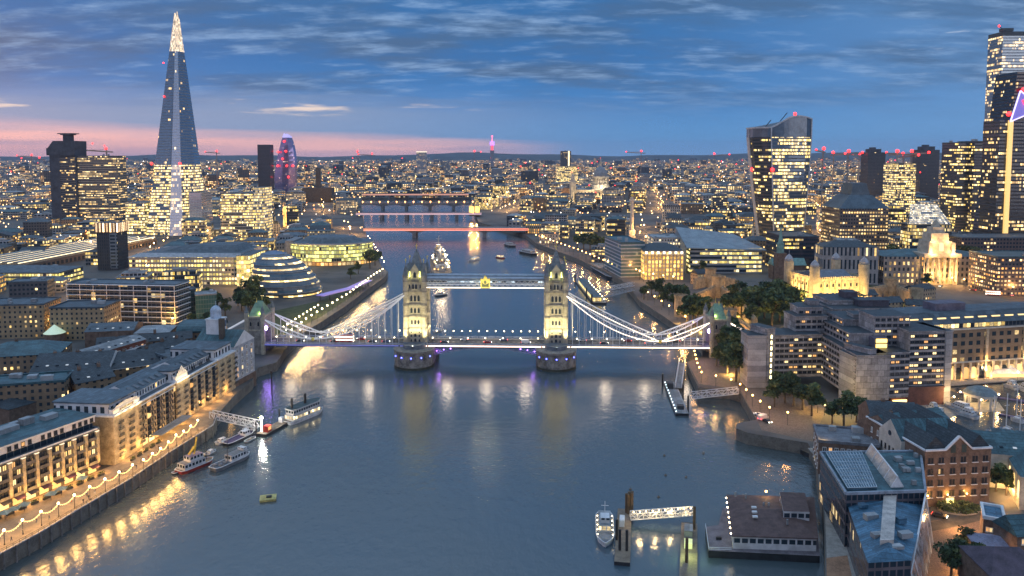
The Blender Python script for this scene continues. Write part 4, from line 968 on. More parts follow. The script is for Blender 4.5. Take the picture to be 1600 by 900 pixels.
vv = (b1-O).normalized(); rzA = atan2(vv.y, vv.x); nA = Vector((vv.y, -vv.x, 0))
first = True
for i in range(13):
    w = b1-vv*(3+i*4.2)+nA*4.6
    if first: pt.location = w; pt.rotation_euler.z = rzA; first = False
    else: copy_thing(pt, w, rzA)
for i in range(5):
    w = w0+v*0+(w1-w0).normalized()*(6+i*4.4)+Vector((4.2, -.9, 0)); copy_thing(pt, w, rzw)
for i in range(7): point('terrace_light', b1-vv*(2+i*5.6)+nA*3.4+Vector((0, 0, 2.6)), (1, .50, .13), 900, .9, None); l_ = bpy.data.objects[-1] if False else None
for i in range(9): ww = w0+(w1-w0)*(.06+i*.105)+nA*2.6+Vector((0, 0, 2.6)); point('terrace_light', ww, (1, .52, .15), 850, .9)
def person(name, loc, rz, top, legs, label, stride=.18, group='people walking on the riverside'):
    """one continuous skinned body with the clothes as its own colour zones"""
    me = bpy.data.meshes.new('person'); vs = [(0, 0, .95), (0, 0, 1.2), (0, 0, 1.45), (0, 0, 1.55), (.02, 0, 1.72), (0, .1, .9), (stride, .1, .48), (stride*.6, .1, .03), (0, -.1, .9), (-stride, -.1, .5), (-stride*1.3, -.1, .05), (0, .21, 1.42), (-.06, .26, 1.15), (.08, .25, .9), (0, -.21, 1.42), (.06, -.26, 1.15), (.16, -.25, .92), (stride*.6+.14, .1, .03), (-stride*1.3+.14, -.1, .05)]
    es = [(0, 1), (1, 2), (2, 3), (3, 4), (0, 5), (5, 6), (6, 7), (0, 8), (8, 9), (9, 10), (2, 11), (11, 12), (12, 13), (2, 14), (14, 15), (15, 16), (7, 17), (10, 18)]
    rad = [.15, .15, .14, .06, .11, .10, .075, .05, .10, .075, .05, .07, .05, .04, .07, .05, .04, .035, .035]
    me.from_pydata(vs, es, []); o = bpy.data.objects.new('person', me); C.objects.link(o)
    sk = o.modifiers.new('skin', 'SKIN'); 
    for i, s in enumerate(me.skin_vertices[0].data if me.skin_vertices else []): s.radius = (rad[i], rad[i]); s.use_root = (i == 0)
    return o
def figure(loc, rz, top, legs, label, stride):
    """a walking figure grown as one surface: rings lofted along the torso and limbs and joined"""
    bm = bmesh.new(); sk = bm.verts.layers.skin.verify()
    vs = [(0, 0, .95), (0, 0, 1.2), (0, 0, 1.43), (0, 0, 1.54), (.03, 0, 1.70), (0, .1, .88), (stride, .1, .48), (stride*.7, .1, .05), (0, -.1, .88), (-stride*.8, -.1, .5), (-stride*1.4, -.1, .06), (0, .2, 1.40), (-.08, .26, 1.15), (.02, .25, .9), (0, -.2, 1.40), (.08, -.26, 1.15), (.2, -.25, .93), (stride*.7+.16, .1, .04), (-stride*1.4+.15, -.1, .05)]
    es = [(0, 1), (1, 2), (2, 3), (3, 4), (0, 5), (5, 6), (6, 7), (0, 8), (8, 9), (9, 10), (2, 11), (11, 12), (12, 13), (2, 14), (14, 15), (15, 16), (7, 17), (10, 18)]
    rad = [.15, .15, .14, .055, .105, .10, .07, .045, .10, .07, .045, .065, .05, .035, .065, .05, .035, .035, .035]
    V_ = [bm.verts.new(p) for p in vs]
    for i, x in enumerate(V_): x[sk].radius = (rad[i], rad[i]); x[sk].use_root = i == 0
    for a, b in es: bm.edges.new((V_[a], V_[b]))
    me = bpy.data.meshes.new('person'); bm.to_mesh(me); bm.free()
    o = bpy.data.objects.new('person', me); C.objects.link(o); o.modifiers.new('skin', 'SKIN'); m = o.modifiers.new('sub', 'SUBSURF'); m.levels = m.render_levels = 1
    dg = bpy.context.evaluated_depsgraph_get(); e = bpy.data.meshes.new_from_object(o.evaluated_get(dg)); o.modifiers.clear(); o.data = e
    e.materials.clear()
    for mm in (top, legs, mat('skin_tone', (.45, .28, .20), .6, scale=2, var=.05), mat('dark_hair', (.03, .02, .015), .7)): e.materials.append(mm)
    for p in e.polygons:
        z = p.center.z; p.material_index = 3 if z > 1.72 or (z > 1.6 and p.center.x < .0) else 2 if z > 1.50 else (0 if z > .95 else (2 if abs(p.center.y) > .2 and z < 1.0 and z > .85 else 1)); p.use_smooth = True
    o.location = loc; o.rotation_euler.z = rz; o['label'] = label; o['category'] = 'person'; o['group'] = 'people walking on the riverside'
    return o
TOPS = [mat('coat_'+n, c, .9, scale=3, var=.1) for n, c in (('black', (.03, .03, .035)), ('white', (.6, .6, .6)), ('red', (.4, .05, .04)), ('navy', (.04, .06, .14)), ('grey', (.2, .2, .21)), ('tan', (.35, .26, .16)))]
TN = ['black', 'white', 'red', 'navy blue', 'grey', 'tan']
for k_ in range(16): _e, _d = lerp(edge, 8+k_*6.3+rnd.uniform(-2, 2)); _p = _e+Vector((-_d.y, _d.x, 0))*rnd.uniform(1.2, 7); f_ = figure((_p.x, _p.y, GZ+.02), rnd.uniform(0, 6), TOPS[0], TOPS[3], 'person in dark clothes walking on the lamp lit promenade', rnd.uniform(.08, .24)); f_['group'] = 'dark clad walkers on the promenade'
PPL = [(77, 812, 0, 'in black walking by the railing near the foot of the modern block'), (136, 776, 3, 'in navy coat standing at the railing midway along the promenade'), (148, 772, 4, 'in grey coat strolling beside the navy coated walker'), (30, 822, 1, 'in white top near the sage parasols'),
       (190, 741, 0, 'in black under the last post of the longer festoon'), (176, 752, 2, 'in red coat between the planters and the railing'), (232, 716, 5, 'in tan coat under the first post of the shorter festoon'), (262, 701, 0, 'in black beside the warehouse canopy'), (284, 686, 3, 'in navy coat further along by the warehouse canopy'), (112, 788, 2, 'in red coat below the middle of the longer festoon')]
for px, py, k, w in PPL: figure(P(px, py, GZ+.02), rnd.uniform(0, 6), TOPS[k], TOPS[(k+3) % 6] if k else TOPS[3], 'person '+w, rnd.uniform(.08, .24))

# ------------------------------------------------------------------ boats
def hullpoly(L, W_, bow=.28, stern=.1, n=6):
    pts = []
    for i in range(n+1): t = i/n; pts.append((L/2-L*bow*(1-t), -W_/2*sqrt(max(0, 1-t**2.2))) if False else (L/2-L*bow+L*bow*t, -W_/2*(1-t**1.9)))
    pts = [(-L/2+L*stern, -W_/2)] + pts
    low = pts + [(x, -y) for x, y in reversed(pts[:-1])]
    return low + [(-L/2, W_*.36), (-L/2, -W_*.36)]
def lampbox(q, pts, r=.18):
    for p in pts: q.ball(*p, r, n=5)
def boat(name, label, cat, a, b, W_, fb, hull, deck, cabins=(), extra=None, group=None, trim=None, lights=()):
    """a = stern, b = bow (photo pixels on the water)"""
    A, B = P(*a, 0), P(*b, 0); dv = B-A; L = dv.length; c = (A+B)/2
    t = thing(name, (c.x, c.y, 0), label, cat, group, atan2(dv.y, dv.x)); H = hullpoly(L, W_)
    q = MB(); q.prism([(x*.93, y*.85) for x, y in H], -.6, fb, 0, 1, False, False, H); q.cap([(x*.98, y*.95) for x, y in H], fb-.25, 1); q.build('hull', [hull, deck], t)
    q = MB()
    for i in range(len(H)): j = (i+1) % len(H); q.bar((*H[i], fb), (*H[j], fb), .22, .22)
    q.build('gunwale', trim or WHITER, t)
    for x, y, w, d_, z, h, m, nm in cabins:
        q = MB(.9); q.prism(rect(x*L, y*W_, w*L, d_*W_), fb-.25+z, fb-.25+z+h, 0, 1); q.build(nm, m if isinstance(m, list) else [m, m], t)
    if lights:
        q = MB(); lampbox(q, [(x*L, y*W_, z) for x, y, z in lights], .26); 
        q.build('deck_light', BULB, t)
    if extra: extra(t, L, W_, fb)
    return t
BW = facade('boat_cabin_white', (.62, .63, .64), 1.5, 2.4, .16, .38, .82, .18, COOL, 1.6, wrough=.5)
BLIT = facade('boat_cabin_lit', (.60, .60, .58), 1.3, 2.4, .14, .30, .82, .75, COOL, 2.2, wrough=.5)
HB_, HR, HW, HG = mat('black_hull', (.025, .027, .03), .5), mat('red_hull', (.33, .045, .03), .5), mat('white_hull', (.66, .67, .68), .4), mat('grey_hull', (.17, .185, .20), .5)
DKB, DKG, DKY = mat('timber_deck', (.20, .16, .12), .8), mat('grey_deck', (.20, .21, .22), .8), mat('yellow_paint', (.65, .45, .05), .6)
def funnels(t, L, W_, fb):
    for x in (-.34, .02):
        q = MB(); q.cyl(x*L, 0, fb+2.5, fb+9.5, .55, n=10); q.build('funnel', BLACK, t)
    q = MB(); q.prism([(p[0]*.86, p[1]*.95) for p in hullpoly(L, W_)], fb+4.7, fb+5.0, 1, 0, True, True); q.build('canopy', [mat('dark_green_canopy', (.06, .09, .09), .7), WHITER], t)
boat('paddle_steamer', 'white paddle steamer with dark canopy and two black funnels moored at the wharf pontoon', 'boat', (447, 664), (504, 641), 6.5, 1.6, HW, DKB, [(-.05, 0, .74, .8, 0, 2.4, [BLIT, DKG], 'saloon'), (-.05, 0, .70, .74, 2.4, 2.4, [BW, DKG], 'upper_saloon')], funnels, lights=[(-.4, -.4, 3.2), (.1, -.45, 3), (.3, -.35, 3)])
def crane(t, L, W_, fb):
    q = MB(); q.bar((-.05*L, 0, fb+3), (.12*L, 1.5, fb+9.5), .5); q.bar((-.18*L, 0, fb+4.5), (.0, .5, fb+6.6), .9, .5); q.build('derrick', DKY, t)
    q = MB(); q.bar((.3*L, 0, fb), (.3*L, 0, fb+11), .18); q.build('mast', BLACK, t)
boat('houseboat', 'red hulled houseboat with white two storey cabin and yellow derrick moored off the promenade', 'boat', (278, 741), (333, 719), 5.6, 1.4, HR, DKB, [(-.12, 0, .58, .8, 0, 2.3, [BW, DKG], 'cabin'), (-.05, 0, .38, .7, 2.3, 1.9, [BW, mat('mauve_roof', (.18, .16, .24), .7)], 'wheelhouse')], crane)
def barge_x(t, L, W_, fb):
    q = MB(); q.bar((-.1*L, 0, fb), (-.1*L, 0, fb+12), .18); q.build('mast', BLACK, t)
    q = MB(); [q.box((x*L, y, fb+.2), (1.4, 1.0, .8)) for x, y in ((-.38, .8), (-.32, -.9), (-.25, .6), (-.2, -.8))]; q.build('deck_gear', DKG, t)
boat('river_barge', 'long grey barge with white glazed cabin and bare foredeck beside the red houseboat', 'boat', (332, 737), (390, 711), 5.2, 1.5, HG, DKG, [(.13, 0, .42, .74, 0, 2.4, [BW, ROOFL], 'cabin'), (.30, 0, .1, .6, 2.2, 1.2, [BW, WHITER], 'wheelhouse')], barge_x)
boat('workboat', 'black workboat with purple sheeted hold lying inside the wharf pontoon', 'boat', (352, 697), (396, 676), 4.6, 1.2, HB_, mat('purple_tarpaulin', (.08, .06, .13), .7), [(.2, 0, .2, .6, 0, 1.8, [BW, WHITER], 'wheelhouse')])
boat('cabin_cruiser', 'small white cabin cruiser alongside the purple sheeted workboat', 'boat', (375, 681), (402, 669), 3.0, 1.0, HW, DKG, [(0, 0, .5, .7, 0, 1.5, [BW, WHITER], 'cabin')])
boat('motor_launch', 'little white motor launch at the outer end of the purple sheeted workboat', 'boat', (338, 695), (356, 688), 2.6, .9, HW, DKG, [(0, 0, .5, .7, 0, 1.3, [BW, WHITER], 'cabin')])
boat('dinghy', 'open grey dinghy tied to the wharf pontoon behind the workboat', 'boat', (384, 692), (399, 684), 2.2, .7, HG, DKB)
boat('dinghy', 'open timber dinghy tied astern of the red houseboat', 'boat', (270, 742), (284, 736), 2.0, .7, HB_, DKB)
boat('tender', 'small grey covered tender between the red houseboat and the grey barge', 'boat', (322, 713), (336, 705), 2.6, .8, HG, ROOFL, [(0, 0, .4, .6, 0, 1.1, [BW, WHITER], 'cabin')])
t = thing('mooring_float', P(419, 780, 0), 'yellow square mooring float alone on the open water', 'float', rz=.25)
q = MB(); q.prism(rect(0, 0, 5.2, 4.2), -.2, .75, 0, 0, True, False, rect(0, 0, 5.6, 4.6)); q.build('deck', mat('dull_yellow', (.52, .45, .16), .7), t); q = MB(); q.box((.3, 0, .95), (1.8, 1.5, .4)); q.build('hatch', BLACK, t)
def gangway(name, label, a, b, za, zb, w=2.4, h=2.4, n=10, m=None, roof=False, lit=None):
    A, B = P(*a, za), P(*b, zb); t = thing(name, A, label, 'gangway', rz=atan2((B-A).y, (B-A).x)); L = hypot((B-A).x, (B-A).y); dz = B.z-A.z; m = m or WHITES
    q = MB()
    q.face([(0, -w/2, 0), (L, -w/2, dz), (L, w/2, dz), (0, w/2, 0)]); q.face([(0, -w/2, -.25), (0, w/2, -.25), (L, w/2, dz-.25), (L, -w/2, dz-.25)]); q.build('deck', DKG, t)
    for y in (-w/2, w/2):
        q = MB()
        for i in range(n):
            x0, x1 = L*i/n, L*(i+1)/n; z0, z1 = dz*i/n, dz*(i+1)/n
            q.bar((x0, y, z0), (x1, y, z1), .22, .3); q.bar((x0, y, z0+h), (x1, y, z1+h), .22, .3); q.bar((x0, y, z0), (x0, y, z0+h), .2)
            q.bar(*(((x0, y, z0), (x1, y, z1+h)) if i % 2 else ((x0, y, z0+h), (x1, y, z1))), .18)
        q.build('truss', m, t)
    if lit:
        for i in range(n):
            q = MB(); q.ball(L*(i+.5)/n, 0, dz*(i+.5)/n+h, .2, n=6); q.build('lamp', lit, t)
    return t
gangway('gangway', 'white lattice gangway from the promenade down to the wharf pontoon', (330, 652), (403, 668), 5, 2.2, 2.6, 2.8, 9)
def pontoon(name, label, a, b, W_, top, m=None, z=1.1, cat='pontoon'):
    A, B = P(*a, 0), P(*b, 0); dv = B-A; t = thing(name, ((A+B)/2), label, cat, rz=atan2(dv.y, dv.x)); L = dv.length
    q = MB(); q.prism(rect(0, 0, L, W_), -.6, z, 0, 1); q.build('float', [m or HB_, top], t); t['L'] = L; return t, L
t, L = pontoon('wharf_pontoon', 'timber wharf pontoon with red kiosk and bright lamp between gangway and steamer', (408, 682), (447, 660), 5.0, DKB)
q = MB(); q.box((-L*.30, -.6, 2.4), (3.0, 2.2, 2.6)); q.build('kiosk', [mat('red_kiosk', (.42, .04, .03), .5)], t); q = MB(); q.box((-L*.30, -1.75, 2.6), (2.0, .1, 1.4)); q.build('kiosk_window', LITW[0], t)
q = MB(); q.box((L*.35, .5, 2.2), (1.8, 1.8, 2.2)); q.build('cabinet', WHITER, t)
for x in (-.46, .46): q = MB(); q.cyl(x*L, 2.9, -2, 6, .3, n=8); q.build('guide_pile', BLACK, t)
q = MB(); q.bar((-L*.36, 1.5, 1), (-L*.36, 1.5, 7), .15); q.ball(-L*.36, 1.5, 7.1, .6); q.build('lamp_post', [em('bright_white_lamp', (1, .92, .78), 60, True)], t); point('lamp_light', (-L*.36, 1.2, 7.9), (1, .90, .72), 5200, .4, t)
t = thing('marker_post', P(425, 616, 0), 'tall thin dark marker post standing in the river before the brewhouse', 'post'); q = MB(); q.cyl(0, 0, -3, 11, .35, n=8); q.build('shaft', BLACK, t); q = MB(); q.box((0, 0, 11.4), (1.0, 1.0, .9)); q.build('topmark', BLACK, t)
# the museum warship
def warship():
    A, B = P(692, 437, 0), P(676, 386, 0); dv = (B-A).normalized(); Lh = 150; c = A+dv*Lh/2
    t = thing('museum_warship', (c.x, c.y, 0), 'grey museum warship strung with warm lights moored beyond the near bridge tower', 'warship', rz=atan2(dv.y, dv.x)); H = hullpoly(Lh, 19, .4, .06)
    grey = mat('warship_grey', (.26, .28, .30), .6, scale=.3, var=.3); lt = facade('warship_lit_side', (.20, .20, .21), 2.2, 2.8, .2, .3, .8, .35, WARM, 2.2)
    q = MB(); q.prism([(x*.95, y*.9) for x, y in H], -1, 6, 0, 1, True, False, H); q.build('hull', [grey, DKB], t)
    for nm, x, w, d_, z, h in (('deckhouse', -45, 26, 11, 6, 3), ('deckhouse', -6, 40, 13, 6, 4), ('bridge_house', 22, 16, 12, 6, 9), ('bridge_house', 22, 9, 8, 15, 5), ('director', 20, 5, 5, 20, 3), ('deckhouse', -22, 16, 9, 10, 4)):
        q = MB(); q.prism(rect(x, 0, w, d_), z, z+h, 0, 1); q.build(nm, [lt, grey], t)
    for x in (-1, -22): q = MB(); q.cyl(x, 0, 10, 20, 2.6, 2.3, n=12, sx=1.4); q.build('funnel', grey, t)
    for x, z in (12, 33), (-32, 30):
        q = MB(); q.bar((x, 0, 10), (x, 0, z), .8); q.bar((x, -2.6, 8), (x, 0, z-8), .5); q.bar((x, 2.6, 8), (x, 0, z-8), .5); q.bar((x, -5, z-7), (x, 5, z-7), .4); q.bar((x, -3, z-3), (x, 3, z-3), .4); q.build('mast', grey, t)
    for x, z in (-52, 9), (-62, 6), (40, 6), (50, 6):
        q = MB(); q.prism(rect(x, 0, 7, 6.5), z, z+2.8, 0, 0, True, False, rect(x, 0, 5.5, 5.5))
        s = 1 if x > 0 else -1
        for y in (-1.4, 0, 1.4): q.bar((x+s*3, y, z+1.6), (x+s*11, y, z+2.6), .45)
        q.build('gun_turret', grey, t)
    rr = random.Random(9)
    for k in range(46):
        q = MB(); q.ball(rr.uniform(-72, 30), rr.choice((-7, -5, 0, 5, 7)), rr.choice((7, 10, 11, 15, 18)), rr.uniform(.35, .6), n=5); q.build('deck_lamp', [BULB, BULBO, BULB][k % 3], t)
    for x in (-60, -35, -5, 20): point('deck_light', (x, 0, 24), (1, .70, .40), 3500, 1, t)
warship()
boat('motor_boat', 'white motor boat with red light crossing mid river beyond the bridge, no wake', 'boat', (735, 409), (749, 404), 6, 1.4, HW, DKG, [(-.05, 0, .5, .7, 0, 2.2, [BLIT, WHITER], 'cabin')])
boat('motor_boat', 'red motor boat trailing a wake beyond the bridge walkway', 'boat', (787, 404), (775, 402), 6, 1.4, HR, DKG, [(-.05, 0, .5, .7, 0, 2.2, [BLIT, HR], 'cabin')])
boat('river_barge', 'dark blue barge with pale wheelhouse near the far north embankment', 'boat', (836, 399), (811, 394), 9, 2.4, HB_, DKG, [(-.1, 0, .55, .7, 0, 3.2, [BW, ROOFL], 'wheelhouse')])
boat('river_barge', 'squat black barge nearest the far road bridge', 'boat', (802, 386), (790, 382), 10, 2.2, HB_, DKG, [(0, 0, .4, .6, 0, 2.5, [BW, DKG], 'wheelhouse')])
boat('lighter', 'long black lighter with pale grey hatch covers moored off the north embankment', 'boat', (966, 438), (929, 417), 19, 3.4, HB_, DKG, [(.22, 0, .38, .7, 0, 2.2, [DKG, ROOFL], 'hatch_cover')])
boat('motor_launch', 'dark launch with one warm lamp passing under the high walkways', 'boat', (680, 463), (699, 461), 4.6, 1.3, HB_, DKB, [(-.1, 0, .4, .6, 0, 1.6, [BW, DKG], 'cabin')], lights=[(.2, 0, 2.4)])
def yachtmast(t, L, W_, fb):
    q = MB(); q.bar((.05*L, 0, fb), (.05*L, 0, fb+13), .25); q.bar((.05*L, 0, fb+1.6), (-.35*L, 0, fb+1.5), .2); q.bar((.05*L, -1, fb+9), (.05*L, 1, fb+9), .12); q.build('mast', WHITES, t)
boat('sailing_yacht', 'small white yacht under bare mast just past the lifting span', 'boat', (678, 519), (690, 516), 3, 1.0, HW, DKG, [(0, 0, .4, .6, 0, .7, [WHITER, WHITER], 'cabin')], yachtmast)
t, L = pontoon('river_pier', 'long lit passenger pier moored off the castle bank', (937, 476), (908, 441), 11, ROOFL, z=1.6, cat='pier')
q = MB(1.6); q.prism(rect(-L*.05, 1.2, L*.82, 6.4), 1.6, 5.2, 0, 1); q.build('waiting_room', [facade('lit_pier_glass', (.30, .28, .24), 1.6, 3.6, .06, .1, .86, .9, GOLD, 2.6, rows=.1), ROOFB], t)
q = MB(); q.box((-L*.05, 1.2, 5.4), (L*.86, 8, .35)); q.build('roof', ROOFT, t)
for k in range(9): q = MB(); q.ball(-L*.45+k*L*.1, -4.6, 3.6, .5, n=6); q.build('lamp', BULB, t)
for x in (-.48, -.2, .48): q = MB(); q.cyl(x*L, 6, -3, 8, .6, n=8); q.build('guide_pile', BLACK, t)
gangway('gangway', 'upper glazed gangway from the lit passenger pier to the castle bank', (938, 455), (990, 446), 3, 6.5, 4, 2.6, 9, WHITES)
gangway('gangway', 'lower plain gangway from the lit passenger pier to the castle bank', (945, 464), (990, 453), 2, 6, 4, 2.2, 9, STEEL)
# pier below the hotel
t, L = pontoon('landing_stage', 'long pale landing stage with edge lamps below the concrete hotel', (1066, 650), (1046, 600), 6.0, ROOFL, z=1.2, cat='landing stage')
for k in range(11): q = MB(); q.ball(-L*.46+k*L*.092, 2.5, 1.5, .22, n=5); q.build('edge_lamp', em('cool_edge_lamp', (.8, .92, 1), 6, False), t)
q = MB(); q.box((L*.30, 1.0, 2.6), (5, 3, 2.8)); q.build('shelter', [mat('charcoal_cladding', (.04, .045, .05), .6)], t)
q = MB(); q.box((-L*.36, 0, 2.0), (3.4, 3, 1.8)); q.build('shelter', [mat('charcoal_cladding', (.04, .045, .05), .6)], t)
for x, y in ((-.3, -4), (.05, -4), (.42, 4)): q = MB(); q.cyl(x*L, y, -3, 6.5, .45, n=8); q.build('guide_pile', BLACK, t)
gangway('gangway', 'white lattice gangway between the hotel quay and the pale landing stage', (1153, 614), (1081, 622), 5, 2.0, 3, 2.6, 9)
gangway('footbridge', 'white covered footbridge running up beside the landing stage to the bridge foot', (1060, 606), (1066, 567), 2, 5, 3.2, 2.4, 8)
# bottom pier with the patrol boat
def patrol(t, L, W_, fb):
    q = MB(); q.bar((-.05*L, 0, fb+4), (-.05*L, 0, fb+8), .2); q.bar((-.05*L, -1.2, fb+6.6), (-.05*L, 1.2, fb+6.6), .15); q.build('mast', WHITES, t)
    q = MB(); lampbox(q, [(x*L, s*W_*.42, fb+.7) for x in (-.3, -.15, 0, .15, .3) for s in (-1, 1)], .17); q.build('rail_lamp', BULB, t)
boat('passenger_launch', 'bright white passenger launch with lit rails lying bow on at the small pier', 'boat', (944, 808), (946, 857), 5.6, 1.7, HW, DKG, [(-.1, 0, .5, .7, 0, 2.3, [BLIT, ROOFL], 'cabin'), (-.02, 0, .18, .5, 2.3, 1.6, [BW, WHITER], 'wheelhouse')], patrol)
t, L = pontoon('small_pier', 'timber pier pontoon beside the bright passenger launch', (972, 884), (976, 800), 4.6, DKB, cat='pier')
for x, y in ((-.30, -1.2), (-.30, .9), (-.12, 2.0)): q = MB(); q.cyl(x*L, y, -3, 7.5, .42, n=8); q.build('guide_pile', BLACK, t)
q = MB(); q.box((L*.18, .6, 2.2), (4, 1.6, 2.2)); q.build('shelter', WHITER, t)
t2 = thing('timber_dolphin', P(983, 806, 0), 'cluster of tall tarred timber piles at the head of the lit gangway', 'mooring dolphin')
for dx, dy in ((-.9, 0), (0, .5), (.9, .1), (-.4, -.8), (.6, -.8)): q = MB(); q.cyl(dx, dy, -3, 8+dx*.4, .5, n=8); q.build('timber_pile', mat('tarred_timber', (.12, .08, .045), .8), t2)
gangway('gangway', 'gangway strung with bright bulbs between the small pier and the pile post', (985, 810), (1084, 803), 1.8, 3.6, 2.2, 2.0, 10, WHITES, lit=em('gangway_bulb', (1, .72, .34), 14, True))
for k in range(4): w = P(1000+k*24, 806-k*2, 4.4); point('gangway_light', w, (1, .70, .32), 420, .3)
t, L = pontoon('service_pontoon', 'long service pontoon with yellow green lit cabin next to the floating restaurant', (1075, 930), (1077, 822), 5.0, DKB)
q = MB(); q.box((L*.30, .2, 2.3), (5.2, 2.6, 2.4)); q.build('cabin', ROOFL, t); q = MB(); q.box((L*.12, .2, 1.9), (3.4, 2.4, 1.6)); q.build('lit_cabin', em('yellow_green_cabin', (.75, .85, .25), .55, False), t)
point('cabin_lamp', (-L*.05, 0, 5), (.8, 1, .3), 1200, .3, t)
for x, y in ((.40, -1.5), (-.12, .6)): q = MB(); q.cyl(x*L, y, -3, 8.5, .45, n=8); q.build('guide_pile', mat('tarred_timber', (.12, .08, .045), .8), t)
for i, (px, py) in enumerate([(1040, 743), (1072, 746), (985, 765), (1029, 777), (1099, 709), (1038, 712), (1170, 681)]):
    if i == 0: bu = thing('mooring_buoy', P(px, py, 0), 'small round mooring buoy floating off the brick warehouses', 'buoy', 'mooring buoys off the brick warehouses'); q = MB(); q.ball(0, 0, .15, .5, n=10, sz=.8); q.build('float', DKB, bu); q = MB(); q.cyl(0, 0, .4, .8, .1, n=6); q.build('ring', BLACK, bu)
    else: copy_thing(bu, P(px, py, 0))
t, L = pontoon('moored_barge', 'dark timber barge with pale tarpaulin moored under the hotel quay wall', (1224, 690), (1280, 716), 7, DKB, z=1.8, cat='barge')
q = MB(); q.box((-L*.25, .5, 2.5), (4, 3, 1.4)); q.build('tarpaulin', mat('pale_tarpaulin', (.4, .52, .58), .7), t); q = MB(); q.box((L*.1, 0, 2.4), (7, 3.5, 1.2)); q.build('hold_cover', HB_, t)
# ------------------------------------------------------------------ north bank, near: hotel, dock, brick warehouses
HOTW = mat('ribbed_concrete', (.31, .295, .30), .85, scale=.15, var=.25, bump=.1, joint=(3.0, 2.75, .07))
t_hot = thing('concrete_hotel', P(1280, 606, GZ), 'huge stepped grey concrete hotel with small scattered lit windows beside the river', 'hotel')
HO = Vector(t_hot.location)
def hpart(a, b, h, d, base=0, name='wing', m=None, wins=None, roof=None, bevel=0, p=.22, ww=2.0, wh=1.35):
    """a wing given by its front ground line in photo pixels"""
    A, B = P(*a, GZ)-HO, P(*b, GZ)-HO; v = B-A; L = v.length; u = v.normalized(); n = Vector((-u.y, u.x, 0))
    pl = [A, B, B+n*d, A+n*d]; q = MB(); q.prism([(x.x, x.y) for x in pl], base, h, 0, 1); q.prism([(x.x, x.y) for x in (A-u*.25-n*.25, B+u*.25-n*.25, B+u*.25+n*(d+.25), A-u*.25+n*(d+.25))], h, h+.7, 0, 1, True, True)
    o = q.build(name, [m or HOTW, roof or ROOFD], t_hot)
    if wins:
        rows, cols, z0, dz = wins
        for j in range(rows):
            q = MB(); c = A+u*L/2-n*.14+Vector((0, 0, z0+dz*j-.75)); rz = atan2(u.y, u.x)
            q.box(c, (L, .32, 1.0), rz); q.build('sill_band', mat('pale_concrete_band', (.33, .315, .32), .85, scale=.3), o)
            for i in range(cols):
                k = rnd.randint(1, 3) if rnd.random() < p else 0
                me = winmesh(ww, wh, k, FRAMED); w = bpy.data.objects.new('window', me)
                HOTWIN.append((w, A+u*L*(i+.5)/cols-n*.02+Vector((0, 0, z0+dz*j)), rz, o))
    return o, A, B, u, n
HOTWIN = []
hpart((1167, 606), (1196, 606), 25.5, 12, name='stair_tower', m=mat('smooth_concrete', (.36, .355, .36), .8, scale=.2, var=.16, joint=(40, 2.75, .06)))
hpart((1197, 606), (1209, 604), 29, 12, name='stair_tower')
q = MB(); pslot = P(1203.5, 605, GZ)-HO
q2 = MB()
for j in range(8): q = MB(); q.box((pslot.x, pslot.y-.12, 5+j*2.9), (.7, .25, 1.7)); q.build('slot_light', em('slot_lamp', (1, .80, .35), 4, False), t_hot)
hpart((1209, 604), (1282, 602), 25.2, 15, 4.5, wins=(7, 10, 6.2, 2.75), p=.30)
hpart((1240, 597), (1290, 596), 33, 14, 25, wins=(2, 6, 27.5, 2.8)); hpart((1244, 592), (1282, 592), 36.5, 12, 32, wins=(1, 4, 34, 2.8)); hpart((1262, 588), (1276, 588), 39, 8, 35)
hpart((1282, 602), (1336, 641), 24.5, 15, 4.5, wins=(7, 13, 6.2, 2.75), p=.26)
hpart((1285, 596), (1324, 622), 30.5, 15, 24.5, wins=(2, 8, 26.2, 2.8)); hpart((1288, 590), (1314, 607), 34, 16, 30.5, wins=(1, 5, 32, 2.8))
hpart((1330, 605), (1346, 605), 36, 8, 25, name='plant_tower', m=mat('smooth_concrete', (.36, .355, .36)))
hpart((1336, 641), (1358, 640), 23.5, 14, name='stair_tower', m=mat('smooth_concrete', (.36, .355, .36)))
hpart((1358, 640), (1366, 638), 27, 14, name='stair_tower')
hpart((1366, 637), (1418, 634), 24.5, 17, 4, wins=(7, 7, 6.2, 2.75), p=.24)
hpart((1362, 622), (1417, 621), 38.5, 15, 24, wins=(5, 6, 25.8, 2.75), p=.30)
hpart((1418, 632), (1474, 630), 33.5, 18, 8, wins=(9, 8, 9.4, 2.72), p=.33, ww=2.1)
hpart((1474, 631), (1484, 630), 33.5, 18, name='end_buttress', m=mat('smooth_concrete', (.36, .355, .36)))
hpart((1300, 585), (1392, 583), 34, 26, 0); hpart((1292, 576), (1350, 575), 36.5, 20, 0); hpart((1316, 572), (1336, 572), 40, 8, 34, name='plant_tower', m=mat('dark_plant_screen', (.075, .07, .09), .8)); hpart((1338, 580), (1385, 580), 37.5, 9, 33, name='plant_tower', m=mat('dark_plant_screen', (.075, .07, .09), .8)); hpart((1262, 582), (1300, 582), 33, 20, 0)
hpart((1418, 634), (1474, 632), 8, 17, name='podium', m=mat('red_brown_podium', (.13, .06, .05), .8)); hpart((1392, 634), (1418, 633), 8, 3, name='podium', m=mat('red_brown_podium', (.13, .06, .05), .8))
q = MB(); A_ = P(1356, 622, GZ)-HO
q.box((A_.x+3.0, A_.y-2.2, 27.2), (6.6, 5, 5.2)); q.build('penthouse', mat('lead_clad', (.13, .12, .16), .7), t_hot)
for z in (26.2, 28.6): q = MB(); q.box((A_.x+3.2, A_.y-4.78, z), (5.0, .2, 1.7)); q.build('lit_glazing', em('gold_lit_glazing', (1, .66, .10), 3.2, False), t_hot)
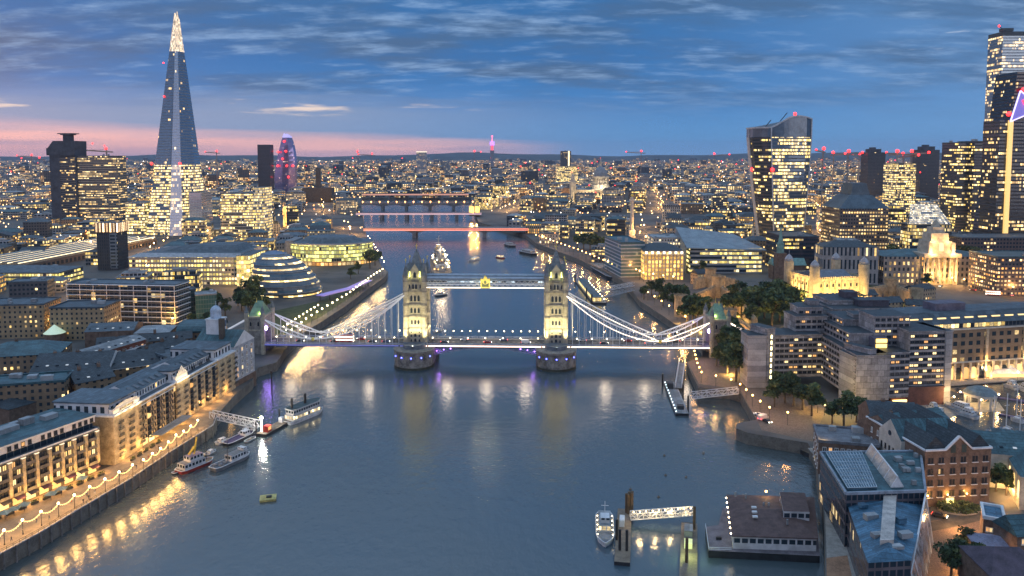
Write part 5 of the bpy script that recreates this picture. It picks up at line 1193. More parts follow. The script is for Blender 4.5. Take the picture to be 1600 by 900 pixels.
for a, b, z in (((1394, 634.5), (1416, 633.5), 2.0), ((1420, 633), (1472, 631.3), 1.8), ((1394, 634.5), (1416, 633.5), 7.4), ((1430, 632.5), (1470, 631.3), 5.6)):
    A_, B_ = P(*a, GZ)-HO, P(*b, GZ)-HO; q = MB(); q.bar(A_+Vector((0, -.3, z)), B_+Vector((0, -.3, z)), .2, .8 if z > 3 else 1.8); q.build('lit_glazing', em('gold_lobby_glazing', (1, .62, .20), 2.6, False), t_hot)
HOTWIN.sort(key=lambda w: w[1].y)
for i, (w, l, rz, o) in enumerate(HOTWIN[:100]): C.objects.link(w); w.parent = t_hot; w.location = l; w.rotation_euler.z = rz
class _R: pass
hh = House.__new__(House); hh.t = t_hot; hh.rest = [(w.data, l, rz) for w, l, rz, o in HOTWIN[100:]]; hh.done()
# the long arcaded brick trade house across the dock
FIH = facade('arcade_brick', (.21, .16, .11), 4.6, 4.2, .24, .22, .74, .45, WARM, 1.7, rows=.35)
H = roofhouse('arcaded_trade_house', 'long brown brick dockside house with floodlit white arcade and blue mansard roof', 'office', (1413, 520), (1650, 507), 26, 24)
H.body(FIH); IH = H
q = MB(); q.box((H.L/2, -.4, 26.3), (H.L, 1, .6)); q.box((H.L/2, -.6, 9.3), (H.L, 1.4, .5)); q.build('cornice', CREAM, H.t)
q = MB(); a4 = [(0, .6), (H.L, .6), (H.L, H.d-.6), (0, H.d-.6)]; q.prism(a4, 26.6, 29.2, 0, 1); q.build('attic', [facade('attic_glass', (.14, .14, .15), 2.3, 2.6, .06, .12, .9, .72, GOLD, 2.3), ROOFB], H.t)
q = MB(); q.prism([(-.5, -.2), (H.L+.5, -.2), (H.L+.5, H.d), (-.5, H.d)], 29.2, 34.5, 0, 0, True, True, [(0, 5), (H.L, 5), (H.L, H.d-4), (0, H.d-4)]); q.build('roof', ROOFB, H.t)
for k in range(10): q = MB(); q.box((7+k*(H.L-10)/10, 2.6, 31.6), (5, 1.2, .9)); q.build('dormer_light', em('dormer_glow', (1, .68, .24), 1.1, False), H.t)
q = MB(); q.box((H.L*.36, 12, 36.2), (18, 9, 4)); q.build('plant_room', mat('lead_clad', (.13, .12, .16)), H.t)
k = 0; x = 2.3
while x < H.L:
    q = MB(); q.box((x, -.45, 4.6), (1.0, .8, 9.2)); q.build('arcade_column', mat('pale_arcade_stone', (.58, .52, .42), .8), H.t)
    if k % 5 == 0: q = MB(); q.box((x, -.5, 17.7), (1.4, .9, 17)); q.build('pilaster', mat('tan_pilaster_stone', (.50, .42, .30), .8), H.t)
    q = MB(); pr = [(-1.9, 0), (1.9, 0), (1.9, 4.2)]+[(1.9*cos(pi*i/8), 4.2+1.9*sin(pi*i/8)) for i in range(1, 8)]+[(-1.9, 4.2)]; plate(q, [(x+2.3+a, b+.4) for a, b in pr], -.12, .05); q.build('arch', [GLASS, LITW[0], LITW[1]][k % 3], H.t)
    if k % 2 == 0: point('arcade_uplight', (x+2.3, -1.7, 1.6), (1, .50, .12), 520, .25, H.t)
    if k % 5 == 0: point('pilaster_uplight', (x, -2.2, 10.6), (1, .52, .14), 650, .25, H.t)
    x += 4.6; k += 1
H.done()
q = MB(); yq = -2.5
q.box((IH.L/2, -6, .6), (IH.L, 7, .5)); q.build('quay_terrace', PAVE, IH.t)
# marina basin, rotunda, tent, yachts
sheet('dock_basin', [P(1440, 668), P(1402, 652), P(1500, 616), P(1440, 594), P(1640, 586), P(1700, 720), P(1560, 690), P(1500, 676)], make_water('dock_water', .6), GZ+.03)
sheet('dock_quay', [P(1400, 652), P(1395, 636), P(1490, 630), P(1560, 628), P(1570, 642), P(1510, 646), P(1440, 664)], PAVE, GZ+.06)
t = thing('rotunda', P(1531, 634, GZ), 'round columned pavilion with shallow grey dome glowing on the dock quay', 'pavilion')
q = MB(); q.cyl(0, 0, 5.0, 6.2, 6.8, n=24); q.build('ring_beam', CREAM, t); q = MB(); q.lathe(0, 0, [(7.0, 6.2), (5.6, 7.6), (3.4, 8.6), (1.4, 9.1), (0, 9.2)], 24); q.build('dome', mat('dome_lead', (.16, .20, .21), .5), t)
for i in range(8): q = MB(); a = 2*pi*i/8+.2; q.cyl(6*cos(a), 6*sin(a), 0, 5.0, .55, n=8); q.build('column', CREAM, t)
point('dome_lamp', (0, 0, 3.8), (1, .70, .30), 2600, .5, t); q = MB(); q.ball(0, 0, 3.2, .8); q.build('lantern', BULB, t)
t = thing('white_marquee', P(1567, 588, GZ), 'white peaked marquee with glowing eaves on the dock quay', 'marquee')
q = MB(); a4 = rect(0, 0, 17, 9); q.prism(a4, 0, 2.8, 0, 0, False); q.build('wall', em('glowing_marquee_wall', (1, .62, .16), .9, False, (.6, .55, .4)), t); q = MB(); q.prism(rect(0, 0, 19, 11), 2.8, 4.4, 0, 0, True, True, rect(0, 0, 10, 4)); q.prism(rect(-3.5, 0, 4, 4), 4.4, 6, 0, 0, True, False, rect(-3.5, 0, .3, .3)); q.prism(rect(3.5, 0, 4, 4), 4.4, 6, 0, 0, True, False, rect(3.5, 0, .3, .3)); q.build('canopy', mat('white_canvas', (.72, .72, .74), .8), t)
def dboat(name, label, a, b, W_, h, kind):
    A, B = P(*a, GZ), P(*b, GZ); dv = B-A; L = dv.length; t = thing(name, (A+B)/2+Vector((0, 0, .03)), label, 'boat', 'boats moored in the dock basin', atan2(dv.y, dv.x)); H = hullpoly(L, W_)
    q = MB(); q.prism([(x*.94, y*.8) for x, y in H], 0, h, 0, 1, True, False, H); q.build('hull', [HW, DKG], t)
    if kind == 'yacht':
        for k, (w, z, hh) in enumerate(((.56, 0, 1.4), (.36, 1.4, 1.2))): q = MB(.8); q.prism(rect(-L*.06, 0, L*w, W_*.7), h+z, h+z+hh, 0, 1, True, False, rect(-L*.1, 0, L*w*.85, W_*.62)); q.build(['cabin', 'flybridge'][k], [BW, WHITER], t)
    else:
        q = MB(); q.box((0, 0, h+.3), (L*.35, W_*.55, .7)); q.build('cabin', [WHITER], t); q = MB(); q.bar((.06*L, 0, h), (.06*L, 0, h+15), .26); q.bar((.06*L, 0, h+1.4), (-.38*L, 0, h+1.3), .25); q.bar((.06*L, -1.3, h+10), (.06*L, 1.3, h+10), .14); q.build('mast', WHITES, t)
for i, (a, b, W_, k, l) in enumerate([((1524, 650), (1474, 632), 4.6, 'yacht', 'largest white motor yacht lying along the quay between hotel and rotunda'), ((1528, 656), (1492, 645), 3.6, 'yacht', 'white motor yacht tucked outside the largest motor yacht'), ((1466, 646), (1448, 638), 3.2, 'yacht', 'white cabin boat nearest the red brown hotel podium'),
        ((1448, 656), (1434, 648), 2.8, 'yacht', 'small white cabin boat nearest the dark slate warehouse roof'), ((1474, 654), (1460, 647), 3.0, 'yacht', 'white cabin boat lying astern between the two larger motor yachts'), ((1590, 610), (1568, 603), 4.2, 'yacht', 'white motor yacht on the far dock pontoon by the white marquee'), ((1612, 616), (1590, 606), 3.8, 'yacht', 'white motor yacht at the outer end of the far dock pontoon'),
        ((1566, 684), (1540, 676), 3.2, 'sail', 'sailing yacht with tall mast nearest the teal arcade roof'), ((1584, 680), (1562, 672), 3.2, 'sail', 'second sailing yacht behind the one nearest the teal arcade roof'), ((1604, 690), (1584, 682), 3.2, 'sail', 'sailing yacht with tall mast at the edge of the dock basin'), ((1600, 662), (1578, 656), 3.0, 'sail', 'sailing yacht on the blue dock pontoon')]):
    dboat('motor_yacht' if k == 'yacht' else 'sailing_yacht', l, a, b, W_, 1.4, k)
for a, b, l in (((1500, 614), (1640, 634), 'dock pontoon with blue edge behind the rotunda'), ((1560, 648), (1640, 664), 'dock pontoon among the masts nearest the arcade')):
    A, B = P(*a, GZ), P(*b, GZ); t = thing('dock_pontoon', A, l, 'pontoon', rz=atan2((B-A).y, (B-A).x)); q = MB(); q.box(((B-A).length/2, 0, .4), ((B-A).length, 1.6, .5)); q.build('deck', mat('violet_blue_decking', (.09, .08, .17), .7), t)
# brick warehouses by the small dock entrance
H = groundhouse('gabled_brick_warehouse', 'brown brick warehouse with white trimmed triple gable and paired windows facing the cobbled yard', 'warehouse', (1442, 792), (1545, 786), 18.8, 34)
H.body(BRICKB, roof=ROOFD); G3 = H
third = H.L/3
q = MB(); plate(q, [(third*.9, 18.8), (third*2.1, 18.8), (H.L/2, 23.0)], 0, .6); q.build('gable', BRICKB, H.t)
q = MB()
for a, b in (((0, 18.9), (third*.9, 18.9)), ((third*2.1, 18.9), (H.L, 18.9)), ((third*.9, 18.9), (H.L/2, 23.2)), ((H.L/2, 23.2), (third*2.1, 18.9))): q.bar((a[0], -.1, a[1]), (b[0], -.1, b[1]), .9, .5)
q.bar((0, 0, 18.9), (0, 34, 18.9), .6, .5); q.bar((H.L, 0, 18.9), (H.L, 34, 18.9), .6, .5); q.build('coping', WHITER, H.t)
for a, b, rise in ((0, .34, 4.2), (.34, .66, 4.6), (.66, 1, 4.2)):
    q = MB(); f = rect(H.L*(a+b)/2, 17.2, H.L*(b-a), 33.2); q.gable([f[1], f[2], f[3], f[0]], 18.9, 18.9+rise, 0, 0); q.build('roof', ROOFD, H.t)
for gx in (third*.5, third*1.5, third*2.5):
    for dx in (-1.75, 1.75):
        for j in range(4):
            for e in (-.52, .52): H.win(gx+dx*1.05+e, 3.2+j*3.75, .8, 1.9, p=.03, frame=FRAMED)
            q = MB(); q.box((gx+dx*1.05, -.2, 3.0+j*3.75), (2.2, .4, .25)); q.build('sill', WHITER, H.t)
for dx in (-1.9, 1.9): q = MB(); q.box((H.L/2+dx, -.06, 19.0), (1.7, .12, 2.6)); q.build('loft_door', mat('dark_green_door', (.04, .06, .055), .6), H.t)
H.grid(2, 32, 8, 3.2, 3.75, 4, 1.0, 1.9, 'l', p=.06)
for x in (1.2, H.L*.35, H.L*.64): q = MB(); q.ball(x, -.5, 3.9, .3, n=6); q.build('wall_lamp', BULBO, H.t); point('wall_light', (x, -1.1, 4.3), (1, .50, .12), 420, .2, H.t)
q = MB(); q.box((H.L*.40, -.1, 1.3), (2.6, .3, 2.4)); q.build('lit_doorway', em('yellow_doorway', (1, .80, .25), 1.6, False), H.t); H.done()
H = roofhouse('cream_gabled_house', 'narrow cream gable ended house with round attic window behind the brick warehouses', 'house', (1374, 668), (1408, 690), 18, 20)
H.body(CREAM); q = MB(); a4 = [(0, 0), (H.L, 0), (H.L, H.d), (0, H.d)]; q.gable([a4[1], a4[2], a4[3], a4[0]], 18, 23.5, 0, 1); q.build('roof', [ROOFT, CREAM], H.t)
H.grid(.6, H.L-.6, 5, 12.3, 3.2, 1, .9, 1.8, p=0, frame=FRAMED); H.grid(.6, H.L-.6, 5, 8.6, 3.2, 1, .9, 1.8, p=.1, frame=FRAMED); q = MB(); q.cyl(0, 0, 0, .15, .9, n=14); o = q.build('round_window', GLASS, H.t, loc=(H.L/2, -.02, 18.6)); o.rotation_euler.x = pi/2; H.done()
plain('slate_warehouse', 'dark slate roofed warehouse with hipped ends between the hotel and the cream gabled house', 'warehouse', (1366, 664), (1442, 668), 15, 22, BRICKB, ROOFD, 'gable', 6, 0, (.35,), endw=BRICKB)
plain('slate_warehouse', 'teal slate warehouse joining the cream gabled house to the triple gabled warehouse', 'warehouse', (1406, 686), (1500, 672), 16, 20, BRICKB, ROOFT, 'gable', 5.5, 0, (.2, .7), endw=BRICKB)
H = plain('flat_roofed_wharf_house', 'brown brick wharf house with flat grey roof and wavy white coping at the water edge', 'office', (1280, 690), (1374, 698), 12, 17, BRICKB, mat('grey_felt_roof', (.16, .17, .19), .8), 'flat', units=3, wins=(3, 9, 1.3, 2.0, .12))
H.grid(1, 16, 4, 1.2, 3.6, 3, 1.2, 2.0, 'l', p=.2)
point('roof_lamp', (1.5, 1.0, 14), (1, .6, .2), 260, .2, H.t)
t = thing('glass_roofed_arcade', (0, 0, 0), 'big riverside block with gridded glass roof and slanted pale rooflight', 'office block')
def rpt(px, py, z): return P(px, py, z)
a, b, c, d_ = P(1322, 772, 21), P(1446, 768, 21), P(1438, 706, 21), P(1282, 708, 21); t.location = (a.x, a.y, GZ); o3 = Vector((a.x, a.y, GZ)); pl = [Vector((x.x-o3.x, x.y-o3.y, 0)) for x in (a, b, c, d_)]
q = MB(3.4); q.prism([(x.x, x.y) for x in pl], 0, 16, 0, 1); q.build('wall', [facade('dark_river_glass', (.12, .10, .11), 1.7, 3.4, .1, .12, .88, .22, WARM, .8), ROOFT], t)
def bl(s, u): return pl[0]*(1-s)*(1-u)+pl[1]*s*(1-u)+pl[2]*s*u+pl[3]*(1-s)*u
q = MB(); 
for k in range(4): q.bar(pl[k]+Vector((0, 0, 16.2)), pl[(k+1) % 4]+Vector((0, 0, 16.2)), .7, .8)
q.build('parapet', [mat('grey_blue_coping', (.24, .28, .33), .6)], t)
gr = MB(); gl = [bl(.04, .06), bl(.40, .06), bl(.40, .94), bl(.04, .94)]; gr.prism([(x.x, x.y) for x in gl], 16, 17.0, 0, 0, True, True); g_ = gr.build('glass_roof', [mat('blue_roof_glass', (.05, .10, .14), .15, scale=.5, spec=.8)], t)
q = MB()
for i in range(13): s = .04+.36*i/12; q.bar(bl(s, .06)+Vector((0, 0, 17.05)), bl(s, .94)+Vector((0, 0, 17.05)), .16)
for i in range(11): u = .06+.88*i/10; q.bar(bl(.04, u)+Vector((0, 0, 17.05)), bl(.40, u)+Vector((0, 0, 17.05)), .16)
q.build('glazing_bar', mat('pale_glazing_bar', (.40, .48, .52), .5), g_)
q = MB(); ra, rb = bl(.66, .10), bl(.50, .96); sd = (bl(.78, .1)-bl(.66, .1)); up = Vector((0, 0, 1))
R0, R1 = ra+up*19.4, rb+up*19.4
q.face([ra-sd*.65+up*16.1, R0, R1, rb-sd*.65+up*16.1][::-1], 0); q.face([ra+sd*.65+up*16.1, R0, R1, rb+sd*.65+up*16.1], 0); q.face([ra-sd*.65+up*16.1, ra+sd*.65+up*16.1, R0], 1); q.face([rb+sd*.65+up*16.1, rb-sd*.65+up*16.1, R1], 1); rl = q.build('rooflight', [mat('milky_roof_glass', (.42, .38, .34), .3, scale=.3, var=.3), WHITER], t)
q = MB(); q.bar(R0, R1, .35)
for i in range(5): e0 = ra+(rb-ra)*i/4; q.bar(e0-sd*.65+up*16.2, R0+(R1-R0)*i/4, .2); q.bar(e0+sd*.65+up*16.2, R0+(R1-R0)*i/4, .2)
q.build('glazing_bar', WHITER, rl)
for k in range(10):
    s, u = rnd.uniform(.72, .95), rnd.uniform(.1, .9); c_ = bl(s, u); q = MB(); q.box((c_.x, c_.y, 16.7), (rnd.uniform(1, 3), rnd.uniform(.8, 2), rnd.uniform(.7, 1.6))); q.build('rooftop_unit', [UNITM, ROOFL][k % 2], t)
t = thing('blue_roofed_block', (0, 0, 0), 'blue metal roofed block with slanted glass end wall in front of the glass roofed arcade', 'office block')
a, b, c, d_ = P(1356, 880, 17), P(1424, 876, 17), P(1446, 788, 17), P(1322, 784, 17); t.location = (a.x, a.y, GZ); o3 = Vector((a.x, a.y, GZ)); pl = [Vector((x.x-o3.x, x.y-o3.y, 0)) for x in (a, b, c, d_)]
BLUER = mat('blue_metal_roof', (.06, .15, .23), .45, scale=.25, var=.3, joint=(7, 1.2, .06))
q = MB(3.4); q.prism([(x.x, x.y) for x in pl], 0, 12, 0, 1); q.build('wall', [facade('dark_river_glass', (.12, .10, .11)), BLUER], t)
pm = [bl(.0, .0), bl(1, .0), bl(1, 1), bl(0, 1)]; q = MB(); q.hip([(x.x, x.y) for x in (pl[1]*.97+pl[0]*.03, pl[2]*.98, pl[3]*.98, pl[0])], 12.05, 14.6, .1); q.build('roof', BLUER, t)
q = MB(); ra, rb = bl(.45, .15), bl(.52, .95)
for w in (-1,): q.prism([((ra+Vector((-1.8, 0, 0))).x, ra.y), (ra.x+1.8, ra.y), (rb.x+2.6, rb.y), (rb.x-1.2, rb.y)], 13.2, 15.2, 0, 0)
q.build('rooflight', mat('milky_roof_glass', (.42, .38, .34)), t)
for k, (s, u, w, h) in enumerate([(.25, .6, 3.6, 1.6), (.3, .3, 3, 1.2), (.7, .55, 2.4, 1.6), (.8, .3, 3.4, 1.4), (.6, .12, 4.5, .8), (.18, .82, 2, 1)]): c_ = bl(s, u); q = MB(); q.box((c_.x, c_.y, 13.4+h/2), (w, 2.0, h), .2); q.build('rooftop_unit', [UNITM, ROOFL, BLUER][k % 3], t)
e0, e1 = bl(1, 0), bl(1, 1); q = MB(); out = Vector((2.6, -.4, 0)); q.face([e0+out, e1+out, e1+up*15.5, e0+up*9]); q.face([e1+out, e0+out, e0+up*.1, e1+up*.1]); q.face([e0, e0+out, e0+up*9]); q.face([e1+out, e1, e1+up*15.5]); gw = q.build('glass_end_wall', mat('pale_reflective_glass', (.32, .34, .36), .18, scale=.4, var=.5, spec=.9), t)
q = MB()
for i in range(7): k = i/6; q.bar(e0+out+(e1-e0)*k, e0+(e1-e0)*k+up*(9+6.5*k), .22)
q.bar(e0+up*9, e1+up*15.5, .45); q.build('mullion', WHITER, gw)
# riverside walk with lamps on the arcade's water side
sheet('riverside_walk', [P(1262, 700), P(1276, 716), P(1282, 762), P(1289, 802), P(1293, 905), P(1345, 905), P(1322, 800), P(1290, 716), P(1280, 700)], PAVE, GZ+.03)
sheet('timber_terrace', [P(1291, 872), P(1292, 915), P(1334, 915), P(1324, 868)], mat('orange_timber_decking', (.30, .17, .10), .8), GZ+.06)
# the floating restaurant
t = thing('floating_restaurant', (0, 0, 0), 'brown roofed restaurant on a pontoon with white walls, rooftop lantern and empty deck', 'restaurant')
zr = 8.0; a, b, c, d_ = P(1146, 828, zr), P(1276, 832, zr), P(1270, 772, zr), P(1138, 768, zr); t.location = (a.x, a.y, 0); o3 = Vector((a.x, a.y, 0)); pl = [Vector((x.x-o3.x, x.y-o3.y, 0)) for x in (a, b, c, d_)]
q = MB(); g0 = [bl(-.30, -.06), bl(1.04, -.10), bl(1.04, 1.02), bl(-.06, 1.02), bl(-.14, .55), bl(-.30, .50)]; q.prism([(x.x, x.y) for x in g0], -1, 2.2, 0, 1, True); q.build('pontoon', [HB_, mat('mauve_grey_deck', (.17, .15, .165), .8)], t)
q = MB(2.2); q.prism([(x.x, x.y) for x in pl], 2.2, 6.6, 0, 0); q.build('wall', [facade('restaurant_white', (.55, .54, .55), 2.3, 4.4, .12, .42, .74, .12, WARM, 1.0)], t)
RBR = mat('brown_tiled_roof', (.105, .065, .058), .75, scale=.5, var=.25)
q = MB(); ov = [bl(-.02, -.03), bl(1.02, -.03), bl(1.02, 1.03), bl(-.02, 1.03)]; q.hip([(x.x, x.y) for x in ov], 6.6, 8.6, .35); q.prism([(x.x, x.y) for x in ov], 6.3, 6.6, 0, 0, False, True); q.build('roof', RBR, t)
q = MB(2.0); lc = [bl(.62, .34), bl(.93, .34), bl(.90, .86), bl(.60, .86)]; q.prism([(x.x, x.y) for x in lc], 7, 10.0, 0, 1); q.build('roof_lantern', [facade('lantern_white', (.55, .54, .55), 2.2, 3.0, .1, .35, .8, .1, WARM, 1), RBR], t)
for i in range(3): c_ = bl(.28+.0*i, .30+.12*i); q = MB(); q.box((c_.x, c_.y, 8.5), (1.5, .9, .5)); q.build('skylight', WHITER, t)
for s, u in ((.40, .62), (.46, .62), (.66, .2), (.08, .9), (.2, .85)): c_ = bl(s, u); q = MB(); q.cyl(c_.x, c_.y, 7.6, 9.2, .3, n=6); q.build('roof_vent', UNITM, t)
for i in range(8): c_ = bl(-.025, .04+i*.13); q = MB(); q.ball(c_.x, c_.y, 6.4, .26, n=6); q.build('eaves_lamp', BULB, t)
c_ = bl(.45, 1.02); q = MB(); q.ball(c_.x, c_.y, 8.2, .4, n=6); q.build('eaves_lamp', BULBO, t); point('eaves_light', (c_.x, c_.y-.5, 9), (1, .6, .2), 300, .2, t)
q = MB(); rail = [bl(-.30, .50), bl(-.30, -.06), bl(-.02, -.06)]
for p0, p1 in zip(rail, rail[1:]): q.bar(p0+up*3.2, p1+up*3.2, .12); q.bar(p0+up*2.7, p1+up*2.7, .1)
q.build('railing', WHITES, t)
c_ = bl(-.16, .2); q = MB(); q.box((c_.x, c_.y, 2.6), (1.6, .7, .8)); q.build('deck_bench', BLACK, t)
# cobbled yard, road, low blue roofed houses, pale lit arcade on the far side
sheet('cobbled_yard', [P(1446, 905), P(1448, 815), P(1500, 808), P(1548, 812), P(1560, 850), P(1640, 930)], mat('cobbles', (.26, .17, .11), .85, scale=2.2, var=.35, bump=.4), GZ+.03)
sheet('yard_road', [P(1446, 818), P(1500, 806), P(1560, 788), P(1605, 760), P(1625, 775), P(1560, 806), P(1500, 822), P(1447, 832)], mat('worn_asphalt', (.12, .10, .075), .85), GZ+.05)
H = roofhouse('low_blue_roofed_house', 'low brown house with bright blue flat roof at the yard corner', 'house', (1537, 809), (1571, 815), 9, 10); H.body(BRICKB, roof=BLUER); H.roof(BLUER, 'flat', endw=WHITER); H.grid(.8, H.L-.8, 5, 5, 3, 1, 1.2, 1.5, p=.3); H.done()
H = roofhouse('corner_shop', 'brick shop with lavender canopy and amber lit doorway below the low blue roof', 'shop', (1524, 852), (1610, 860), 6.5, 8); H.body(mat('amber_brick', (.28, .18, .09), .85)); H.roof(mat('lavender_roof', (.20, .20, .27), .7), 'hip', rise=1.5); H.grid(.8, H.L-.8, 5, 1.2, 3, 1, 1.6, 2.6, p=.5); point('shop_light', (H.L*.3, -1.6, 3), (1, .5, .1), 500, .2, H.t); H.done()
H = roofhouse('dark_roofed_house', 'plum roofed house with white railed terrace at the very bottom of the yard', 'house', (1550, 902), (1650, 905), 10, 16); H.body(BRICKB); H.roof(mat('plum_slate', (.07, .055, .075), .7), 'hip', rise=4); H.done()
H = roofhouse('blue_gabled_house', 'teal roofed house with lit dormer windows beside the low blue roof', 'house', (1590, 838), (1650, 834), 11, 9); H.body(BRICKB); H.roof(ROOFT, 'gable', rise=4); H.grid(.8, H.L-.8, 5, 8.6, 3, 1, 1.1, 1.6, p=.6); H.done()
H = groundhouse('pale_arcade_house', 'pale stone house with lit arched windows and teal roof curving along the dock', 'house', (1546, 712), (1592, 796), 11, 16)
H = roofhouse('teal_roofed_range', 'long teal roofed range with floodlit pale arches beyond the triple gabled warehouse', 'range', (1552, 700), (1640, 766), 12.5, 16) if False else H
H.body(mat('pale_house_stone', (.50, .45, .35), .8)); H.roof(ROOFT, 'hip', rise=4.5, along=True, endw=CREAM); [point('wall_light', (3+k*(H.L-6)/4, -2.5, 2.5), (1, .60, .20), 650, .3, H.t) for k in range(5)]
for i in range(8):
    x = 2+i*(H.L-4)/7
    for yy, s in ((H.d+.06, 1), (-.06, -1)):
        q = MB(); pr = [(-1.1, 0), (1.1, 0), (1.1, 4.4)]+[(1.1*cos(pi*k/8), 4.4+1.1*sin(pi*k/8)) for k in range(1, 8)]+[(-1.1, 4.4)]; plate(q, [(x+a_, b_+3.5) for a_, b_ in pr], min(yy, yy-s*.1), max(yy, yy-s*.1)); q.build('arched_window', LITW[2] if i % 2 else LITW[1], H.t)
H.done()
plain('teal_roofed_range', 'long teal roofed range running back from the triple gabled warehouse to the masts', 'range', (1516, 706), (1640, 716), 12, 18, CREAM, ROOFT, 'gable', 5, 0, endw=CREAM)
for (px, py, e) in ((1500, 810, 700), (1512, 880, 1100), (1560, 800, 500), (1580, 760, 1500), (1570, 735, 1400), (1530, 850, 700)): point('yard_light', P(px, py, 9), (1, .52, .2), e*3.6, .6)
# ------------------------------------------------------------------ landmarks farther off
FOOT = []        # ground already taken: (x, y, radius)
def blockpx(name, label, cat, pxl, pxr, pytop, Y, d, wall, roof=None, kind='flat', rise=3, rz=0, units=2, bay=3.2, group=None, body=True):
    xl, xr = XP(pxl, Y), XP(pxr, Y); h = ZP(pytop, Y)-GZ
    H = House(name, label, cat, (xl, Y, GZ), radians(rz), xr-xl, d, h, group)
    if body:
        H.body(wall, bay, roof=roof or ROOFB)
        if kind: H.roof(roof or ROOFB, kind, rise=rise)
        if units: H.units(units, hmax=3.5)
    n = max(1, int(max(H.L, d)/14))
    for i in range(n+1):
        for j in range(max(1, int(d/14))+1): FOOT.append((xl+H.L*i/n, Y+d*j/max(1, int(d/14)), 16))
    return H
def loft(q, rings, mi=0, ulen=None, cap=True):
    """rings = lists of (x, y, z) of equal length; u follows the girth in metres"""
    n = len(rings[0]); gl = ulen or sum((Vector(rings[0][i])-Vector(rings[0][(i+1) % n])).length for i in range(n))
    for a, b in zip(rings, rings[1:]):
        for i in range(n):
            j = (i+1) % n; u0, u1 = gl*i/n, gl*(i+1)/n
            q.face([a[i], a[j], b[j], b[i]], mi, [(u0, a[i][2]), (u1, a[j][2]), (u1, b[j][2]), (u0, b[i][2])])
    if cap: q.face(rings[-1], mi+1)
FLOW = dict(rows=.6)
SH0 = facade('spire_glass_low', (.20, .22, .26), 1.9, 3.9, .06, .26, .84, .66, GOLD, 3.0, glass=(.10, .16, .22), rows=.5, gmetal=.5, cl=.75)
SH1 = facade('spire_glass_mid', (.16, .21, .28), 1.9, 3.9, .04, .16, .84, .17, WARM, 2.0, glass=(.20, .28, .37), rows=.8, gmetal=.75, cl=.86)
SH2 = facade('spire_glass_sheen', (.36, .42, .50), 2.2, 3.9, .06, .14, .92, .14, WARM, 1.8, glass=(.62, .66, .72), rows=.6, gmetal=.85)  # paler glass with the sky's sheen put into its colour
# the tapering glass spire
def spire():
    Y = 1146; t = thing('glass_spire_tower', (XP(274, Y), Y, GZ), 'very tall tapering glass spire with glowing white split tip and bright lower floors', 'skyscraper'); ax = XP(267.5, Y-10, 310)-XP(274, Y); FOOT.append((XP(274, Y), Y, 75)); FOOT.append((XP(240, Y), Y, 50))
    def ring(z):
        k = 1-(z/318.0); s = 39*k+1.2; cx = ax*(z/305)
        P_ = [(-1.0, -.25), (-.72, -.95), (.10, -1.02), (.18, -1.12), (.60, -1.0), (.68, -.86), (1.0, -.30), (.95, .6), (.5, 1.0), (-.5, 1.0), (-.95, .6)]
        return [(cx+x*s, 8+y*s, z) for x, y in P_]
    zs = [0, 96, 250, 292]
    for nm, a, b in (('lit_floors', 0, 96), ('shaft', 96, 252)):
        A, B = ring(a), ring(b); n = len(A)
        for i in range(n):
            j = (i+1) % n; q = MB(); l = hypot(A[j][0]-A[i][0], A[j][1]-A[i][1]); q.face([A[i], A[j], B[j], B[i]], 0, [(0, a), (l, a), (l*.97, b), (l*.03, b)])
            m = (SH0 if a == 0 else SH2 if i == 3 else SH1)  # one facet paler: the bright reflected strip is put into its glass colour
            if a == 0 and i == 3: m = facade('spire_glass_sheen_low', (.62, .66, .72), 2.2, 3.9, .04, .10, .95, .45, WARM, 1.8, glass=(.7, .72, .75), gmetal=.8)
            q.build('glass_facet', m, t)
    q = MB(); q.cap([p[:2] for p in ring(252)], 252); q.build('upper_deck', ROOFB, t)
    TIP = facade('glowing_spire_tip', (.8, .78, .74), 1.6, 3.0, .06, .08, .94, 1.3, (1, .70, .42), 1.7, col2=(1, .80, .58), rows=.1)
    A = ring(252)
    for i, top in ((0, 296), (1, 305), (3, 300), (4, 307), (6, 298), (8, 303), (10, 292)):
        j = (i+1) % len(A); B = ring(top); q = MB(); a0, a1, b0_, b1_ = Vector(A[i]), Vector(A[j]), Vector(B[i]), Vector(B[j])
        if (a1-a0).length < 4: a1 = a0+(a1-a0).normalized()*4; b1_ = b0_+(b1_-b0_).normalized()*1.6
        c = Vector((ax*(252/305), 8, 252)); q.face([a0, a1, b1_, b0_], 0, [(0, 0), (10, 0), (8, top-252), (2, top-252)]); 
        inn = Vector((c.x-a0.x, c.y-a0.y, 0)).normalized()*.5; q.face([a1+inn, a0+inn, b0_+inn, b1_+inn], 0, [(0, 0), (10, 0), (8, top-252), (2, top-252)])
        q.face([b0_, b1_, b1_+inn, b0_+inn], 0); q.build('crown_shard', TIP, t)
    q = MB(); q.cyl(ax*.9, 8, 252, 286, 4.2, 1.2, n=8); q.build('crown_core', TIP, t)
    for x, z in ((-24, 98), (16, 98), (-12, 190), (-15, 236), (6, 60)): q = MB(); q.ball(x*(.9 if z > 150 else 1)+ax*(z/305), 8-39*(1-z/318)-2.2, z, 2.0 if z == 98 else 1.1, n=8); q.build('warning_lamp', REDLAMP, t)
    q = MB(3.0); q.prism([(-64, -14), (-36, -16), (-36, 30), (-64, 30)], 0, 44, 0, 1); q.build('lit_podium', [SH0, ROOFB], t)
    q = MB(3.0); q.prism([(30, -22), (47, -20), (47, 20), (30, 20)], 0, 58, 0, 1); q.build('back_wing', [SH2, ROOFB], t)
spire(); bpy.data.objects['glass_spire_tower'].scale.z = 1.03
